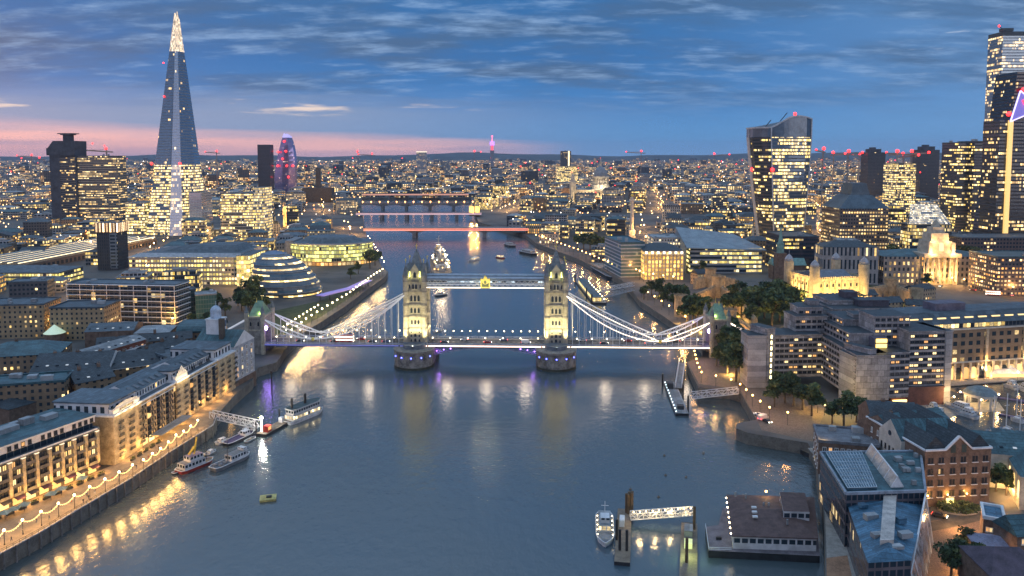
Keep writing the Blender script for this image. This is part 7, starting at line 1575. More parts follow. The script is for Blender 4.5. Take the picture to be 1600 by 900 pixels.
def curved_office():
    Y = 815; t = thing('curved_glass_office', (XP(508, Y), Y, GZ), 'broad curved lime lit glass office beside the leaning glass dome', 'office'); X0 = t.location.x; FOOT.extend([(X0-25, Y+30, 42), (X0+25, Y+30, 42)]); n = 36; rx = (XP(575, Y)-XP(441, Y))/2; h = ZP(383, Y)-GZ
    R = [(rx*cos(a), 30+34*sin(a)) for a in [2*pi*i/n-pi/2 for i in range(n)]]
    q = MB(); loft(q, [[(x, y, z) for x, y in R] for z in (0, h)], ulen=220, cap=False); q.build('curved_facade', [facade('lime_curved_office', (.26, .28, .22), 2.0, 3.9, .06, .16, .88, .80, (1, .84, .16), 1.9, col2=(.9, .95, .35), rows=.45), ROOFB], t)
    q = MB(); q.prism([(x*1.02, 30+(y-30)*1.02) for x, y in R], h, h+1.6, 1, 0, True, True); q.prism([(x*.75, 30+(y-30)*.75) for x, y in R], h+1.6, h+6.5, 0, 0, True, False, [(x*.55, 30+(y-30)*.55) for x, y in R]); q.build('roof', [ROOFB, mat('pale_eaves', (.33, .35, .37))], t)
    q = MB(3); q.prism(rect(-rx+4, 34, 9, 40), 0, h+3, 0, 0); q.build('stair_block', mat('grey_stair_block', (.22, .23, .24), .7), t)
    q = MB(); loft(q, [[(x*1.03, 30+(y-30)*1.03, z) for x, y in R] for z in (.5, 4.5)], ulen=220, cap=False); q.build('lit_arcade', facade('amber_arcade', (.3, .2, .1), 3.5, 4.0, .12, .08, .86, .9, AMBER, 2.2, rows=.1), t)
curved_office()
q = MB(); pts = [P(500, 462, GZ+5), P(515, 458, GZ+5), P(548, 450, GZ+5), P(575, 438, GZ+5)]; t = thing('violet_canopy', pts[0], 'violet lit riverside canopy curving below the curved glass office', 'canopy')
for a, b in zip(pts, pts[1:]): q.bar(a-pts[0], b-pts[0], 7, .8)
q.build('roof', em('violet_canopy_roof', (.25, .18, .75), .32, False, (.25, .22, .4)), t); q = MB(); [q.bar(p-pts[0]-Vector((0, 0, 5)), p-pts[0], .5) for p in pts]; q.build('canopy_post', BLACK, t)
H = blockpx('brick_shaft_tower', 'dark slab tower with glowing orange striped top box before the railway viaduct', 'tower', 153, 186, 363, 780, 20, facade('dark_shaft', (.045, .05, .06), 2.4, 3.4, .38, .2, .82, .12, COOL, 1.4), kind=None, units=0); q = MB(2.4); q.prism([(-1, -1), (H.L+1, -1), (H.L+1, 21), (-1, 21)], H.h, H.h+9.2, 0, 1, True, True); q.build('glowing_top_box', [facade('striped_light_box', (.25, .10, .05), 3.6, 12, .24, .02, .96, 1.5, (1, .62, .30), 3.2, col2=(1, .7, .4), rows=0), ROOFD], H.t)
q = MB(); q.prism([(H.L*.62, -.6), (H.L-.5, -.6), (H.L-.5, 0), (H.L*.62, 0)], 2, H.h-1); q.build('pale_stair_face', facade('pale_stair', (.16, .19, .22), 6, 3.4, .1, .25, .75, .2, COOL, 1.2), H.t)
H = blockpx('college_building', 'long low building with blue curved roof and three yellow lit floors at the railway side', 'building', -60, 92, 426, 690, 40, facade('lit_college', (.12, .13, .14), 2.6, 3.6, .08, .25, .82, .72, (1, .80, .16), 1.9), ROOFB, 'hip', 4)
# railway approach: lit platforms and canopies
def station():
    a, b = P(18, 416, 12), P(238, 373, 12); t = thing('railway_terminus', (a.x, a.y, GZ), 'railway viaduct with long pale platform canopies lit from below running to the glass spire', 'railway station', rz=atan2((b-a).y, (b-a).x)); L = hypot((b-a).x, (b-a).y)
    q = MB(6); q.prism([(0, -6), (L, -6), (L, 62), (0, 62)], 0, 6.5, 0, 1); q.build('viaduct', [facade('viaduct_arches', (.13, .10, .08), 7, 6.5, .2, .1, .7, .3, AMBER, 1.2), mat('ballast', (.09, .085, .08), .9)], t)
    for k in range(6):
        y = -2+k*11; q = MB(); q.box((L*.5, y, 10.4), (L*.98, 5.6, .5)); q.build('platform_canopy', ROOFL, t); q = MB(); q.box((L*.5, y-2.9, 9.5), (L*.98, .4, .8)); q.build('platform_light', em('platform_light', (1, .80, .48), 1.6, False), t); q = MB(); q.box((L*.5, y, 7.1), (L, 4.4, 1.1)); q.build('platform', PAVE, t)
    for i in range(14): FOOT.append((a.x+(b.x-a.x)*i/13, a.y+(b.y-a.y)*i/13+25, 34))
station()
t_ = thing('cathedral_tower', (XP(450, 1250), 1250, GZ), 'amber floodlit square church tower with four pinnacles behind the office slab', 'church'); zt = ZP(322, 1250)-GZ; q = MB(); q.prism(rect(0, 0, 12, 12), 0, zt, 0, 0); q.prism(rect(0, 22, 14, 34), 0, zt*.45, 0, 0); q.build('tower', mat('church_stone', (.46, .38, .27), .8), t_); [point('floodlight', (x, -18, z), (1, .50, .14), 24000, .6, t_) for x, z in ((-8, 6), (8, 6), (0, 30))]
for x in (-5, 5):
    for y in (-5, 5): q = MB(); q.cyl(x, y, zt, zt+7, 1.4, .1, n=6); q.build('pinnacle', mat('church_stone', (.46, .38, .27)), t_)
FOOT.append((XP(450, 1250), 1260, 30))
# river front offices on the north bank
H = blockpx('balcony_office', 'teal glass office with stacked white balcony lines at the river end of the north bank', 'office', 970, 1008, 380, 735, 60, facade('teal_balcony_glass', (.42, .46, .50), 2.0, 3.3, .0, .30, 1, .16, COOL, 1.4, glass=(.08, .15, .18)), ROOFT, rz=8)
H = blockpx('stone_quay_house', 'stone apartment house glowing orange on every floor beside the teal balcony office', 'apartment block', 1006, 1068, 392, 720, 45, facade('orange_quay_house', (.46, .40, .32), 3.2, 3.7, .22, .14, .84, .93, (1, .50, .07), 2.6, col2=(1, .62, .16), rows=.1), ROOFD, 'hip', 5); q = MB(); q.box((H.L/2, -.6, H.h-3.4), (H.L+1, 1.4, .5)); q.build('cornice', CREAM, H.t)
for k in range(7): q = MB(); q.box((2+k*(H.L-4)/6, -.3, H.h-1.6), (2, .4, 2)); q.build('attic_window', LITWHITE, H.t)
H = blockpx('sloping_roof_office', 'glass office with huge slanted grey roof and banded lit floors behind the castle trees', 'office', 1078, 1190, 388, 760, 50, facade('banded_office', (.36, .38, .40), 2.4, 4.2, .0, .34, .88, .60, (1, .76, .18), 2.0, rows=1.0), ROOFB, None, units=0)
q = MB(); L = H.L; q.face([(-4, -2, H.h+1), (L+3, -3, H.h-1), (L-14, 52, H.h+9), (-4, 52, H.h+16)]); q.face([(-4, -2, H.h), (-4, 52, H.h+15), (L-14, 52, H.h+8), (L+3, -3, H.h-2)]); q.face([(-4, -2, H.h), (L+3, -3, H.h-2), (L+3, -3, H.h-1), (-4, -2, H.h+1)]); q.face([(L+3, -3, H.h-2), (L-14, 52, H.h+8), (L-14, 52, H.h+9), (L+3, -3, H.h-1)]); q.face([(-4, 52, 0), (-4, -2, 0), (-4, -2, H.h), (-4, 52, H.h+15)]); q.build('slanted_roof', [mat('pale_slanted_roof', (.21, .26, .29), .45, scale=.1, var=.2)], H.t)
blockpx('grid_office', 'white gridded office block just left of the slanted roof office', 'office', 1020, 1062, 372, 790, 34, facade('white_grid', (.48, .48, .48), 2.6, 3.4, .25, .25, .75, .75, COOL, 2.2), ROOFL)
t = thing('green_spired_church', (XP(1218, 720), 720, GZ), 'dark church with pale green copper spire at the head of the castle street', 'church'); zt = ZP(352, 720)-GZ
q = MB(); q.prism(rect(0, 0, 9, 9), 0, zt*.5, 0, 0); q.prism(rect(10, 10, 30, 14), 0, 13, 0, 0); q.build('tower', BRICKB, t); q = MB(); q.cyl(0, 0, zt*.5, zt*.68, 3.4, n=8); q.cyl(0, 0, zt*.68, zt, 2.4, .1, n=8); q.build('spire', mat('verdigris_copper', (.16, .30, .27), .6), t); q = MB(); a4 = rect(10, 10, 31, 15); q.gable(a4, 13, 19, 0, 0); q.build('roof', mat('verdigris_copper', (.16, .30, .27)), t)
blockpx('dark_wedge_office', 'dark wedge office with one gold lit row left of the keep turrets', 'office', 1222, 1278, 370, 760, 50, facade('dark_wedge', (.035, .035, .05), 2.0, 3.8, .05, .3, .8, .30, GOLD, 2.2, rows=1.4), ROOFB)
blockpx('colonnaded_building', 'long classical grey building with pale pilasters behind the keep', 'building', 1284, 1368, 386, 700, 26, facade('grey_pilaster', (.32, .31, .31), 3.6, 12, .28, .1, .8, .25, WARM, 1.5), ROOFD, 'hip', 5, rz=-6)
blockpx('modern_hotel', 'dark modern block with amber lit grid and violet entrance beyond the castle road', 'hotel', 1556, 1640, 402, 640, 40, facade('amber_grid_hotel', (.10, .09, .10), 3.0, 3.4, .22, .3, .75, .55, AMBER, 2.4, rows=.4), ROOFT)
blockpx('long_dark_office', 'long dark curved office with violet light band behind the grand stone hall', 'office', 1500, 1640, 372, 800, 40, facade('brown_long_office', (.12, .08, .07), 3.2, 3.8, .2, .28, .76, .35, AMBER, 2.0), ROOFB)
# far bridges
def farbridge(label, a, b, Y0, z, w, deckm, strip, npiers, pier_px=(), lampz=0, thick=2.6, arch=True, lamps=0, lampm=None):
    A = Vector((XP(a[0], Y0, z), Y0, 0)); B = Vector((XP(b[0], Y0, z), Y0+6, 0)); L = (B-A).length; t = thing('road_bridge', (A.x, A.y, 0), label, 'bridge', rz=atan2((B-A).y, (B-A).x))
    q = MB(); q.box((L/2, w/2, z-thick/2), (L, w, thick)); q.build('deck', deckm, t)
    for off, zz in ((-.3, z-.3), (-.3, z-thick+.3)):
        if strip: q = MB(); q.box((L/2, off, zz), (L, .5, .7)); q.build('light_strip', strip, t); 
    q = MB(); q.box((L/2, 0, z+.6), (L, .4, 1.1)); q.build('parapet', CONC, t)
    for i in range(npiers):
        x = L*(i+1)/(npiers+1) if not pier_px else XP(pier_px[i], Y0, 5)-A.x; q = MB(); q.prism([(x-2.6, -1), (x+2.6, -1), (x+2.6, w+1), (x-2.6, w+1)], -1, z-thick, 0, 0); q.build('pier', CONC, t)
        if arch:
            q = MB()
            for k in range(6): u, u2 = k/6, (k+1)/6; hgt = 4.2*(1-u)**2; q.box((x+(u+.08)*22, w/2, z-thick-hgt/2), (3.7, w*.9, hgt)); q.box((x-(u+.08)*22, w/2, z-thick-hgt/2), (3.7, w*.9, hgt))
            q.build('haunch', CONC, t)
    if lamps:
        for i in range(lamps): q = MB(); q.ball(L*(i+.5)/lamps, 1, z+4.2, 1.5, n=6); q.bar((L*(i+.5)/lamps, 1, z), (L*(i+.5)/lamps, 1, z+4), .4); q.build('lamp', lampm or BULBO, t)
    return t
farbridge('nearest far road bridge outlined by red pink light lines with three flat spans', (568, 362), (826, 362), 1130, 13, 30, mat('red_lit_concrete', (.32, .24, .22), .7), em('red_pink_strip', (1, .27, .16), 1.5, True), 2, (647, 757))
t = farbridge('dark railway bridge with white violet light line behind the red pink road bridge', (556, 345), (752, 343), 1440, 12, 24, DARKST, em('violet_white_strip', (1, .62, .66), .9, False), 4, arch=False, lamps=0)
t = farbridge('bridge with row of glowing amber lamps behind the dark railway bridge', (560, 333), (745, 331), 1700, 13, 20, CONC, None, 4, lamps=14, lampm=em('amber_bridge_lamp', (1, .38, .10), 7, False))
farbridge('slim footbridge drawn as one pink light line across the far river', (566, 322), (732, 319), 2050, 16, 12, CONC, em('pink_strip', (1, .45, .30), 1.1, False), 3, arch=False)
farbridge('farthest bridge with pale white light line where the river bends away', (566, 311), (704, 309), 2420, 16, 16, CONC, em('pale_strip', (1, .85, .6), 1.3, False), 3, arch=False)
for px, l in ((737, 'gold lit domed station tower at the river end of the dark railway bridge'), (746, 'second domed station tower, beside the one at the railway bridge end')):
    t = thing('station_tower', (XP(px, 1470), 1470, GZ), l, 'tower'); zt = ZP(322, 1470)-GZ; q = MB(); q.prism(rect(0, 0, 9, 9), 0, zt, 0, 0); q.build('shaft', mat('station_brick', (.42, .32, .20), .8), t); point('floodlight', (0, -18, zt*.5), (1, .52, .14), 42000, .6, t); q = MB(); q.cyl(0, 0, zt, zt+7, 4, .3, n=8); q.build('dome', SLATE, t)
# ------------------------------------------------------------------ the rest of the city
LM = [('the glass spire', 275, 330), ('the hospital tower', 135, 300), ('the white office slab', 380, 330), ('the leaning glass dome', 445, 440), ('the curved lime office', 508, 410), ('the riverside office', 290, 420), ('the striped box tower', 170, 385), ('the domed cathedral', 938, 290),
      ('the stone column', 987, 330), ('the red pink bridge', 695, 362), ('the top heavy tower', 1225, 280), ('the stepped slate office', 1348, 320), ('the sloping glass office', 1452, 335), ('the stone tower hall', 1463, 390), ('the slanted roof office', 1133, 400), ('the orange quay house', 1037, 410), ('the castle keep', 1288, 450),
      ('the amber church tower', 450, 330), ('the brick chimney', 498, 290), ('the dark office pair', 1520, 270), ('the railway canopies', 110, 395), ('the teal balcony office', 988, 405), ('the violet boomerang tower', 445, 260), ('the gold office tower', 1410, 285), ('the green spire', 1218, 370)]
ORD = 'first second third fourth fifth sixth seventh eighth ninth tenth eleventh twelfth thirteenth fourteenth fifteenth sixteenth seventeenth eighteenth nineteenth twentieth'.split()
TENS = {2: 'twenty', 3: 'thirty', 4: 'forty', 5: 'fifty'}
def ordw(i): return ORD[i] if i < 20 else TENS[(i+1)//10]+('' if (i+1) % 10 == 0 else ' '+ORD[(i+1) % 10-1]) if (i+1) % 10 else {2: 'twentieth', 3: 'thirtieth', 4: 'fortieth', 5: 'fiftieth'}[(i+1)//10]
def place_words(items, lms=None):
    """items: list of (object, words about its look, px, py); the label names the nearest landmark and the rank beside it"""
    groups = {}
    for it in items:
        o, w, px, py = it; l = min(lms or LM, key=lambda m: hypot(m[1]-px, (m[2]-py)*1.6)); dx, dy = px-l[1], (py-l[2])*2
        d = ('to the left of' if dx < 0 else 'to the right of') if abs(dx) > abs(dy) else ('in front of' if dy > 0 else 'beyond')
        groups.setdefault((l[0], d), []).append((hypot(dx, dy), it))
    for (l, d), g in groups.items():
        for i, (_, it) in enumerate(sorted(g, key=lambda e: e[0])): it[0]['label'] = it[1]+', '+ordw(i)+' '+d+' '+l
river = [(p.x, p.y) for p in LE]+[(p.x, p.y) for p in RE]
def inpoly(x, y, poly):
    c = False; j = len(poly)-1
    for i in range(len(poly)):
        if (poly[i][1] > y) != (poly[j][1] > y) and x < (poly[j][0]-poly[i][0])*(y-poly[i][1])/(poly[j][1]-poly[i][1])+poly[i][0]: c = not c
        j = i
    return c
def segd(x, y, pts): 
    best = 1e9
    for (ax, ay), (bx, by) in zip(pts, pts[1:]):
        dx, dy = bx-ax, by-ay; k = max(0, min(1, ((x-ax)*dx+(y-ay)*dy)/(dx*dx+dy*dy+1e-9))); best = min(best, hypot(x-ax-dx*k, y-ay-dy*k))
    return best
LEp, REp = [(p.x, p.y) for p in LE], [(p.x, p.y) for p in RE]
TREE_ZONES = [[(985, 545), (1000, 425), (1080, 418), (1230, 412), (1250, 430), (1490, 428), (1490, 470), (1440, 545)], [(890, 372), (975, 372), (985, 412), (890, 400)], [(380, 520), (380, 468), (500, 466), (600, 415), (612, 430), (500, 520)], [(430, 470), (455, 424), (560, 388), (606, 388), (606, 430)], [(1370, 430), (1370, 392), (1560, 392), (1560, 470), (1440, 470)]]
FACS = [FOF, FOG, FST, FST, FDK, FWH, FBR, FSO, facade('slate_office', (.13, .15, .18), 3.4, 3.8, .12, .30, .80, .50, GOLD, 1.9), facade('concrete_office', (.30, .30, .29), 3.8, 3.5, .10, .36, .78, .42, WARM, 1.8, rows=.8), facade('pale_stone_block', (.44, .42, .38), 3.2, 4.0, .30, .24, .80, .42, WARM, 2.1), facade('dark_glazed_block', (.05, .06, .075), 1.8, 3.8, .05, .22, .86, .48, GOLD, 2.0, rows=.9)]
FCOL = ['grey', 'glass fronted', 'stone', 'stone', 'dark', 'white', 'brown brick', 'amber lit', 'slate coloured', 'concrete', 'pale stone', 'dark glazed']
ROOFS = [(ROOFB, 'flat'), (ROOFD, 'flat'), (ROOFL, 'flat'), (ROOFB, 'hip'), (ROOFD, 'gable'), (ROOFT, 'hip'), (ROOFD, 'hip'), (ROOFB, 'flat')]
cr = random.Random(21); cand = []
def clear(x, y, r):
    if any((x-a)**2+(y-b)**2 < (r+c)**2 for a, b, c in FOOT): return False
    if inpoly(x, y, river): return False
    return min(segd(x, y, LEp), segd(x, y, REp)) > r*.75+8
STREETS = []
for sgn, ang in ((-1, 14), (1, -9)):
    ca, sa = cos(radians(ang)), sin(radians(ang))
    for i in range(-60, 61):
        for j in range(0, 62):
            k = 1+.35*(j > 22)
            gx, gy = i*39*k+cr.uniform(-7, 7), 560+j*33*k+cr.uniform(-6, 6); x, y = gx*ca-(gy-700)*sa, gx*sa+(gy-700)*ca+700
            if (x < XP(650, max(y, 300))) != (sgn < 0) or y > 2550: continue
            px, py = PIX((x, y, GZ))
            if px < -60 or px > 1660 or (sgn < 0 and py > 466) or (sgn > 0 and (py > (424 if px > 1000 else 412))): continue
            if any(inpoly(px, py, z) for z in TREE_ZONES): continue
            w, d = cr.uniform(20, 34)*k, cr.uniform(16, 27)*k; r = .42*hypot(w, d)
            if (i+3) % 6 == 0 or not clear(x, y, r*.8): STREETS.append((x, y)); continue
            h = cr.choice((11, 13, 15, 17, 19, 22, 25)) + cr.uniform(-2, 2)
            if cr.random() < .10: h *= 1.5
            if sgn < 0: h *= .8
            while h > 9 and (PIX((x, y-d/2, h+GZ))[1] < (288 if y < 1500 else 266) or (sgn < 0 and px < 480 and py > 385 and h > 15)): h *= .9
            cand.append((x, y, w, d, h, radians(ang+(90 if cr.random() < .3 else 0)), px, py))
cand.sort(key=lambda c: -(c[2]*c[4])/(c[1]**2))
named, rest = cand[:300], cand[300:]
items = []
for x, y, w, d, h, rz, px, py in named:
    fi = cr.randrange(len(FACS)); rm, rk = cr.choice(ROOFS); wx, wy = -w/2, -d/2
    H = House('office_block' if FCOL[fi] not in ('brown brick', 'white') else 'town_block', (x+wx*cos(rz)-wy*sin(rz), y+wx*sin(rz)+wy*cos(rz), GZ) and '', 'building', (x+wx*cos(rz)-wy*sin(rz), y+wx*sin(rz)+wy*cos(rz), GZ), rz, w, d, h, 'city blocks behind the river')
    H.body(FACS[fi], 3.2, roof=rm); H.roof(rm, rk, rise=cr.uniform(2.5, 5))
    if rk == 'flat':
        if cr.random() < .5 and h > 13:
            q = MB(3.2); q.prism([(3, 3), (w-3, 3), (w-3, d-3), (3, d-3)], h+.1, h+3.4, 0, 1); q.build('set_back_floor', [FOG if fi % 2 else FWH, rm], H.t)
            q = MB(); q.box((w*.5, d*.5, h+4.6), (w*.35, d*.3, 2.2)); q.build('plant_room', UNITM, H.t)
        H.units(cr.randint(2, 4))
    else: H.chimneys([w*f for f in ((.2, .8) if cr.random() < .5 else (.5,))], z=h)
    items.append((H.t, f"{'tall' if h > 21 else 'low' if h < 13 else 'middling'} {FCOL[fi]} block, {'flat' if rk == 'flat' else 'pitched'} roofed", px, py))
    FOOT.append((x, y, min(w, d)*.5))
place_words(items)
def mass(name, boxes, mats, zone):
    mbs = [MB(3.2) for _ in mats]; rb = MB()
    for x, y, w, d, h, rz in boxes:
        k = zone.randrange(len(mats)); p = rect(x, y, w, d, rz); mbs[k].prism(p, GZ, GZ+h, 0, 0, False)
        if zone.random() < .4: rb.hip(p, GZ+h, GZ+h+3, .3, zone.randrange(3))
        else: rb.cap(p, GZ+h, zone.randrange(3)); rb.prism(rect(x, y, w*.4, d*.4, rz), GZ+h, GZ+h+2.5, 2, 2)
    allm = list(mats)+[ROOFB, ROOFD, ROOFL]; big = MB()
    for k, m in enumerate(mbs+[rb]):
        o = len(big.v); big.v += m.v; big.f += [tuple(i+o for i in f) for f in m.f]; big.uv += m.uv; big.mi += [k if m is not rb else len(mats)+i for i in m.mi]
    return big.build(name, allm, kind='stuff', label='densely packed smaller city blocks fading to the skyline', cat='city')
far = [c[:6] for c in rest]
y = 2500.0
while y < 13000:
    step = 30+y*.016; half = y*.72
    x = -half
    while x < half:
        if cr.random() < .62:
            w, d = cr.uniform(14, 38)*(1+y/9000), cr.uniform(14, 30)*(1+y/9000); h = cr.choice((8, 10, 12, 14, 18, 22)) if cr.random() < .93 else cr.uniform(30, 62)
            if not any((x-a)**2+(y-b)**2 < (22+c)**2 for a, b, c in FOOT[:80]): far.append((x+cr.uniform(-10, 10), y+cr.uniform(-12, 12), w, d, h, cr.uniform(0, 1.5)))
        x += 34+y*.010
    y += step
FARM = [facade('far_block_'+n, c, 6.0, 5.0, .2, .25, .78, l, q_, 2.2, rows=.9) for n, c, l, q_ in (('grey', (.16, .165, .18), .38, WARM), ('dark', (.07, .08, .095), .24, GOLD), ('stone', (.26, .25, .23), .42, WARM), ('brown', (.14, .11, .09), .42, AMBER), ('pale', (.34, .34, .35), .26, COOL))]
mass('city_blocks', far, FARM, random.Random(4))
def dots(name, pts, m, label):
    q = MB()
    for x, y, z, r in pts:
        v6 = [(x+r, y, z), (x, y+r, z), (x-r, y, z), (x, y-r, z), (x, y, z+r), (x, y, z-r)]
        for a, b in ((0, 1), (1, 2), (2, 3), (3, 0)): q.face([v6[a], v6[b], v6[4]]); q.face([v6[b], v6[a], v6[5]])
    return q.build(name, m, kind='stuff', label=label, cat='lamps')
lr = random.Random(11)
def scatter(n, y0, y1, z, k, zr=12):
    out = []
    while len(out) < n:
        y = y0*(y1/y0)**lr.random(); x = lr.uniform(-.7, .7)*y
        if y < 2600 and inpoly(x, y, river): continue
        out.append((x, y, GZ+z+lr.uniform(0, zr), (.35+y*.00050)*lr.uniform(.5, 1.25)*k))
    return out
dots('distant_lamps', scatter(1700, 900, 11000, 6, 1), em('distant_warm_lamp', (1, .60, .24), 5, False), 'countless warm street lamps of the distant city')
dots('distant_lamps', scatter(800, 900, 11000, 6, 1.1), em('distant_amber_lamp', (1, .36, .08), 5, False), 'countless amber street lamps of the distant city')
dots('distant_lamps', scatter(420, 900, 11000, 8, 1.0), em('distant_white_lamp', (1, .90, .74), 6, False), 'countless white lamps of the distant city')
dots('warning_lights', scatter(110, 1500, 9000, 24, 1.35, 60), em('distant_red_lamp', (1, .008, .006), 4, False), 'scattered red warning lights over the distant city')
# tower cranes with red lamps
crn = None; citems = []
for px, Y, top in [(1283, 1500, 232), (1300, 1700, 238), (1322, 1500, 236), (1340, 1900, 240), (1398, 1420, 236), (1408, 1450, 240), (1420, 1420, 236), (170, 1700, 232), (560, 3000, 236), (582, 2900, 240), (741, 3200, 236), (1001, 2600, 236), (1115, 2600, 240), (340, 2600, 236), (52, 2400, 242), (64, 2300, 246)]:
    hgt = ZP(top, Y)-GZ
    if crn is None:
        crn = thing('tower_crane', (0, 0, 0), '', 'crane', 'tower cranes on the skyline'); q = MB(); q.bar((0, 0, 0), (0, 0, 1), .016); q.build('mast', mat('crane_steel', (.25, .22, .2), .6), crn); q = MB(); q.bar((-.12, 0, .94), (.42, 0, .97), .012, .02); q.bar((0, 0, .98), (.3, 0, .975), .005); q.build('jib', mat('crane_steel', (.25, .22, .2)), crn); q = MB(); q.ball(0, -.01, 1.0, .028, n=6); q.ball(.42, -.01, .98, .02, n=6); q.build('warning_lamp', REDLAMP, crn); o = crn
    else: o = copy_thing(crn, (0, 0, 0))
    o.location = (XP(px, Y), Y, GZ); o.scale = (hgt,)*3; o.rotation_euler.z = cr.uniform(0, 6); citems.append((o, 'slender tower crane with red warning lamps', px, top))
place_words(citems)
# ------------------------------------------------------------------ trees
CROWN = [mat('crown_dark', (.052, .080, .040), .85, scale=.6, var=.45), mat('crown_mid', (.085, .120, .048), .85, scale=.6, var=.45), mat('crown_pale', (.135, .165, .065), .85, scale=.6, var=.4)]
BARK = mat('bark', (.10, .08, .06), .9, scale=1)
def treeproto(seed, tall):
    r = random.Random(seed); t = thing('broadleaf_tree', (0, 0, -500), '', 'tree')
    q = MB(); q.cyl(0, 0, 0, 5.5, .42, .26, n=7)
    for k in range(6): a = r.uniform(0, 6.3); q.bar((0, 0, r.uniform(3, 5)), (2.6*cos(a), 2.6*sin(a), r.uniform(6.5, 8.5)), .22)
    q.build('trunk', BARK, t); q = MB()
    for k in range(17):
        a, rad = r.uniform(0, 6.3), r.uniform(.4, 3.9)*r.uniform(.6, 1); z = r.uniform(5.2, 11.2 if tall else 9.6); rad *= 1.1-.55*max(0, (z-7)/5)
        leafball(q, (rad*cos(a), rad*sin(a), z), r.uniform(1.3, 2.4), 95, .36, r, r.choice((0, 0, 1, 1, 2)), .75)
    q.build('crown', CROWN, t); return t
TP = [treeproto(40+i, i % 2) for i in range(4)]; tused = set(); titems = []; TLM = LM + [('the bridge abutment', 1125, 540), ('the concrete hotel', 1300, 560), ('the lit passenger pier', 930, 455), ('the triple gabled warehouse', 1495, 720), ('the gold crest', 760, 446)]
def tree(px, py, s, w='broad dark green tree'):
    p = P(px, py, GZ); i = cr.randrange(4); s *= cr.uniform(1.1, 1.4)
    if i in tused: o = copy_thing(TP[i], p, cr.uniform(0, 6), None, None, (s, s, s*cr.uniform(.9, 1.1)))
    else: o = TP[i]; o.location = p; o.scale = (s, s, s); tused.add(i)
    o['group'] = 'trees along the river and round the castle'; titems.append((o, w, px, py))
for px, py, s in [(1006, 468, .9), (1018, 462, 1.0), (1030, 466, 1.1), (1043, 470, 1.15), (1056, 468, 1.1), (1068, 474, 1.0), (1036, 478, .9), (1052, 482, .9), (1074, 508, 1.25), (1087, 512, 1.6), (1100, 508, 1.3), (1082, 500, 1.2),
                  (1136, 492, 1.2), (1146, 486, 1.3), (1158, 496, 1.4), (1170, 488, 1.35), (1182, 508, 1.5), (1194, 498, 1.6), (1206, 512, 1.7), (1218, 504, 1.6), (1228, 514, 1.6), (1238, 500, 1.5), (1244, 488, 1.4), (1212, 488, 1.4), (1192, 484, 1.2), (1172, 512, 1.2), (1225, 476, 1.3), (1200, 470, 1.2), (1160, 474, 1.1), (1140, 470, .9), (1128, 560, 1.0), (1142, 566, 1.3), (1154, 574, 1.3), (1136, 584, 1.1), (1150, 596, 1.2), (1120, 572, .8), (1146, 550, 1.2), (1132, 545, 1.0),
                  (1098, 436, 1.1), (1090, 440, .8), (1104, 442, .8), (1384, 424, 1.2), (1396, 420, 1.7), (1408, 424, 1.6), (1420, 428, 1.3), (1402, 430, 1.2), (1488, 424, 1.3), (1500, 422, 1.7), (1514, 424, 1.9), (1528, 426, 1.8), (1540, 432, 1.5), (1506, 432, 1.3), (1524, 436, 1.4),
                  (902, 388, 1.2), (912, 390, 1.3), (922, 392, 1.4), (932, 395, 1.4), (943, 398, 1.4), (954, 402, 1.3), (964, 407, 1.3), (378, 486, 1.2), (388, 480, 1.3), (398, 484, 1.4), (392, 496, 1.2), (372, 478, 1.0), (405, 492, 1.1), (416, 486, .8), (340, 484, .9), (330, 490, 1.0), (322, 478, .9), (352, 494, .9),
                  (578, 420, 1.1), (586, 415, 1.2), (592, 408, 1.0), (560, 428, .8), (548, 436, .7), (572, 412, 1.0), (1448, 448, .9), (1336, 448, .7), (1350, 440, .8), (1210, 636, .8), (1226, 630, .9), (1240, 634, .9), (1254, 640, .9), (1268, 650, .8), (1300, 662, .8), (1318, 666, .9), (1338, 660, .8), (1215, 618, .8), (1234, 618, .8), (1352, 668, .8)]: tree(px, py, s)
for px, py, s in [(1556, 768, .75), (1566, 756, .8), (1574, 744, .8), (1560, 748, .7), (1572, 774, .6), (1528, 776, .5), (1512, 868, .6), (1498, 898, .7), (1486, 905, .7), (1528, 890, .55), (300, 510, .7), (313, 515, .7), (322, 510, .7)]: tree(px, py, s, 'small lamp lit yellowing tree')
for i in range(4):
    if i not in tused: tree(1110+i*6, 450, .7)
place_words(titems, TLM)
for px, py in ((1148, 500), (1186, 514), (1214, 518), (1240, 510), (1096, 514), (1142, 580), (1400, 432), (1510, 438)): point('tree_uplight', P(px, py, 7), (1, .62, .16), 4200, .5)
t = thing('round_hedge', P(1497, 797, GZ), 'clipped curved hedge bed in front of the triple gabled warehouse', 'hedge'); q = MB(); q.cyl(0, 0, 0, .5, 6.6, n=20, sy=.6); q.build('kerb', PAVE, t); q = MB(); hr = random.Random(2); [leafball(q, (5.6*cos(a*.3), 3.2*sin(a*.3), 1.1), 1.2, 60, .25, hr, a % 3) for a in range(21)]; [leafball(q, (hr.uniform(-3.5, 3.5), hr.uniform(-1.6, 1.6), .9), 1.3, 60, .25, hr, 2) for a in range(8)]; q.build('foliage', CROWN, t)
sheet('castle_green', [P(1130, 510), P(1290, 505), P(1440, 490), P(1440, 452), P(1290, 440), P(1130, 450)], mat('mown_grass', (.045, .065, .025), .9, scale=.2, var=.35), GZ+.02)
sheet('riverside_park', [P(430, 530), P(500, 496), P(570, 450), P(560, 444), P(500, 470), P(400, 492)], mat('mown_grass', (.045, .065, .025)), GZ+.02)
sheet('castle_road', [P(1640, 482), P(1560, 466), P(1480, 452), P(1420, 444), P(1420, 438), P(1490, 444), P(1570, 456), P(1640, 468)], mat('worn_asphalt', (.12, .10, .075)), GZ+.04)
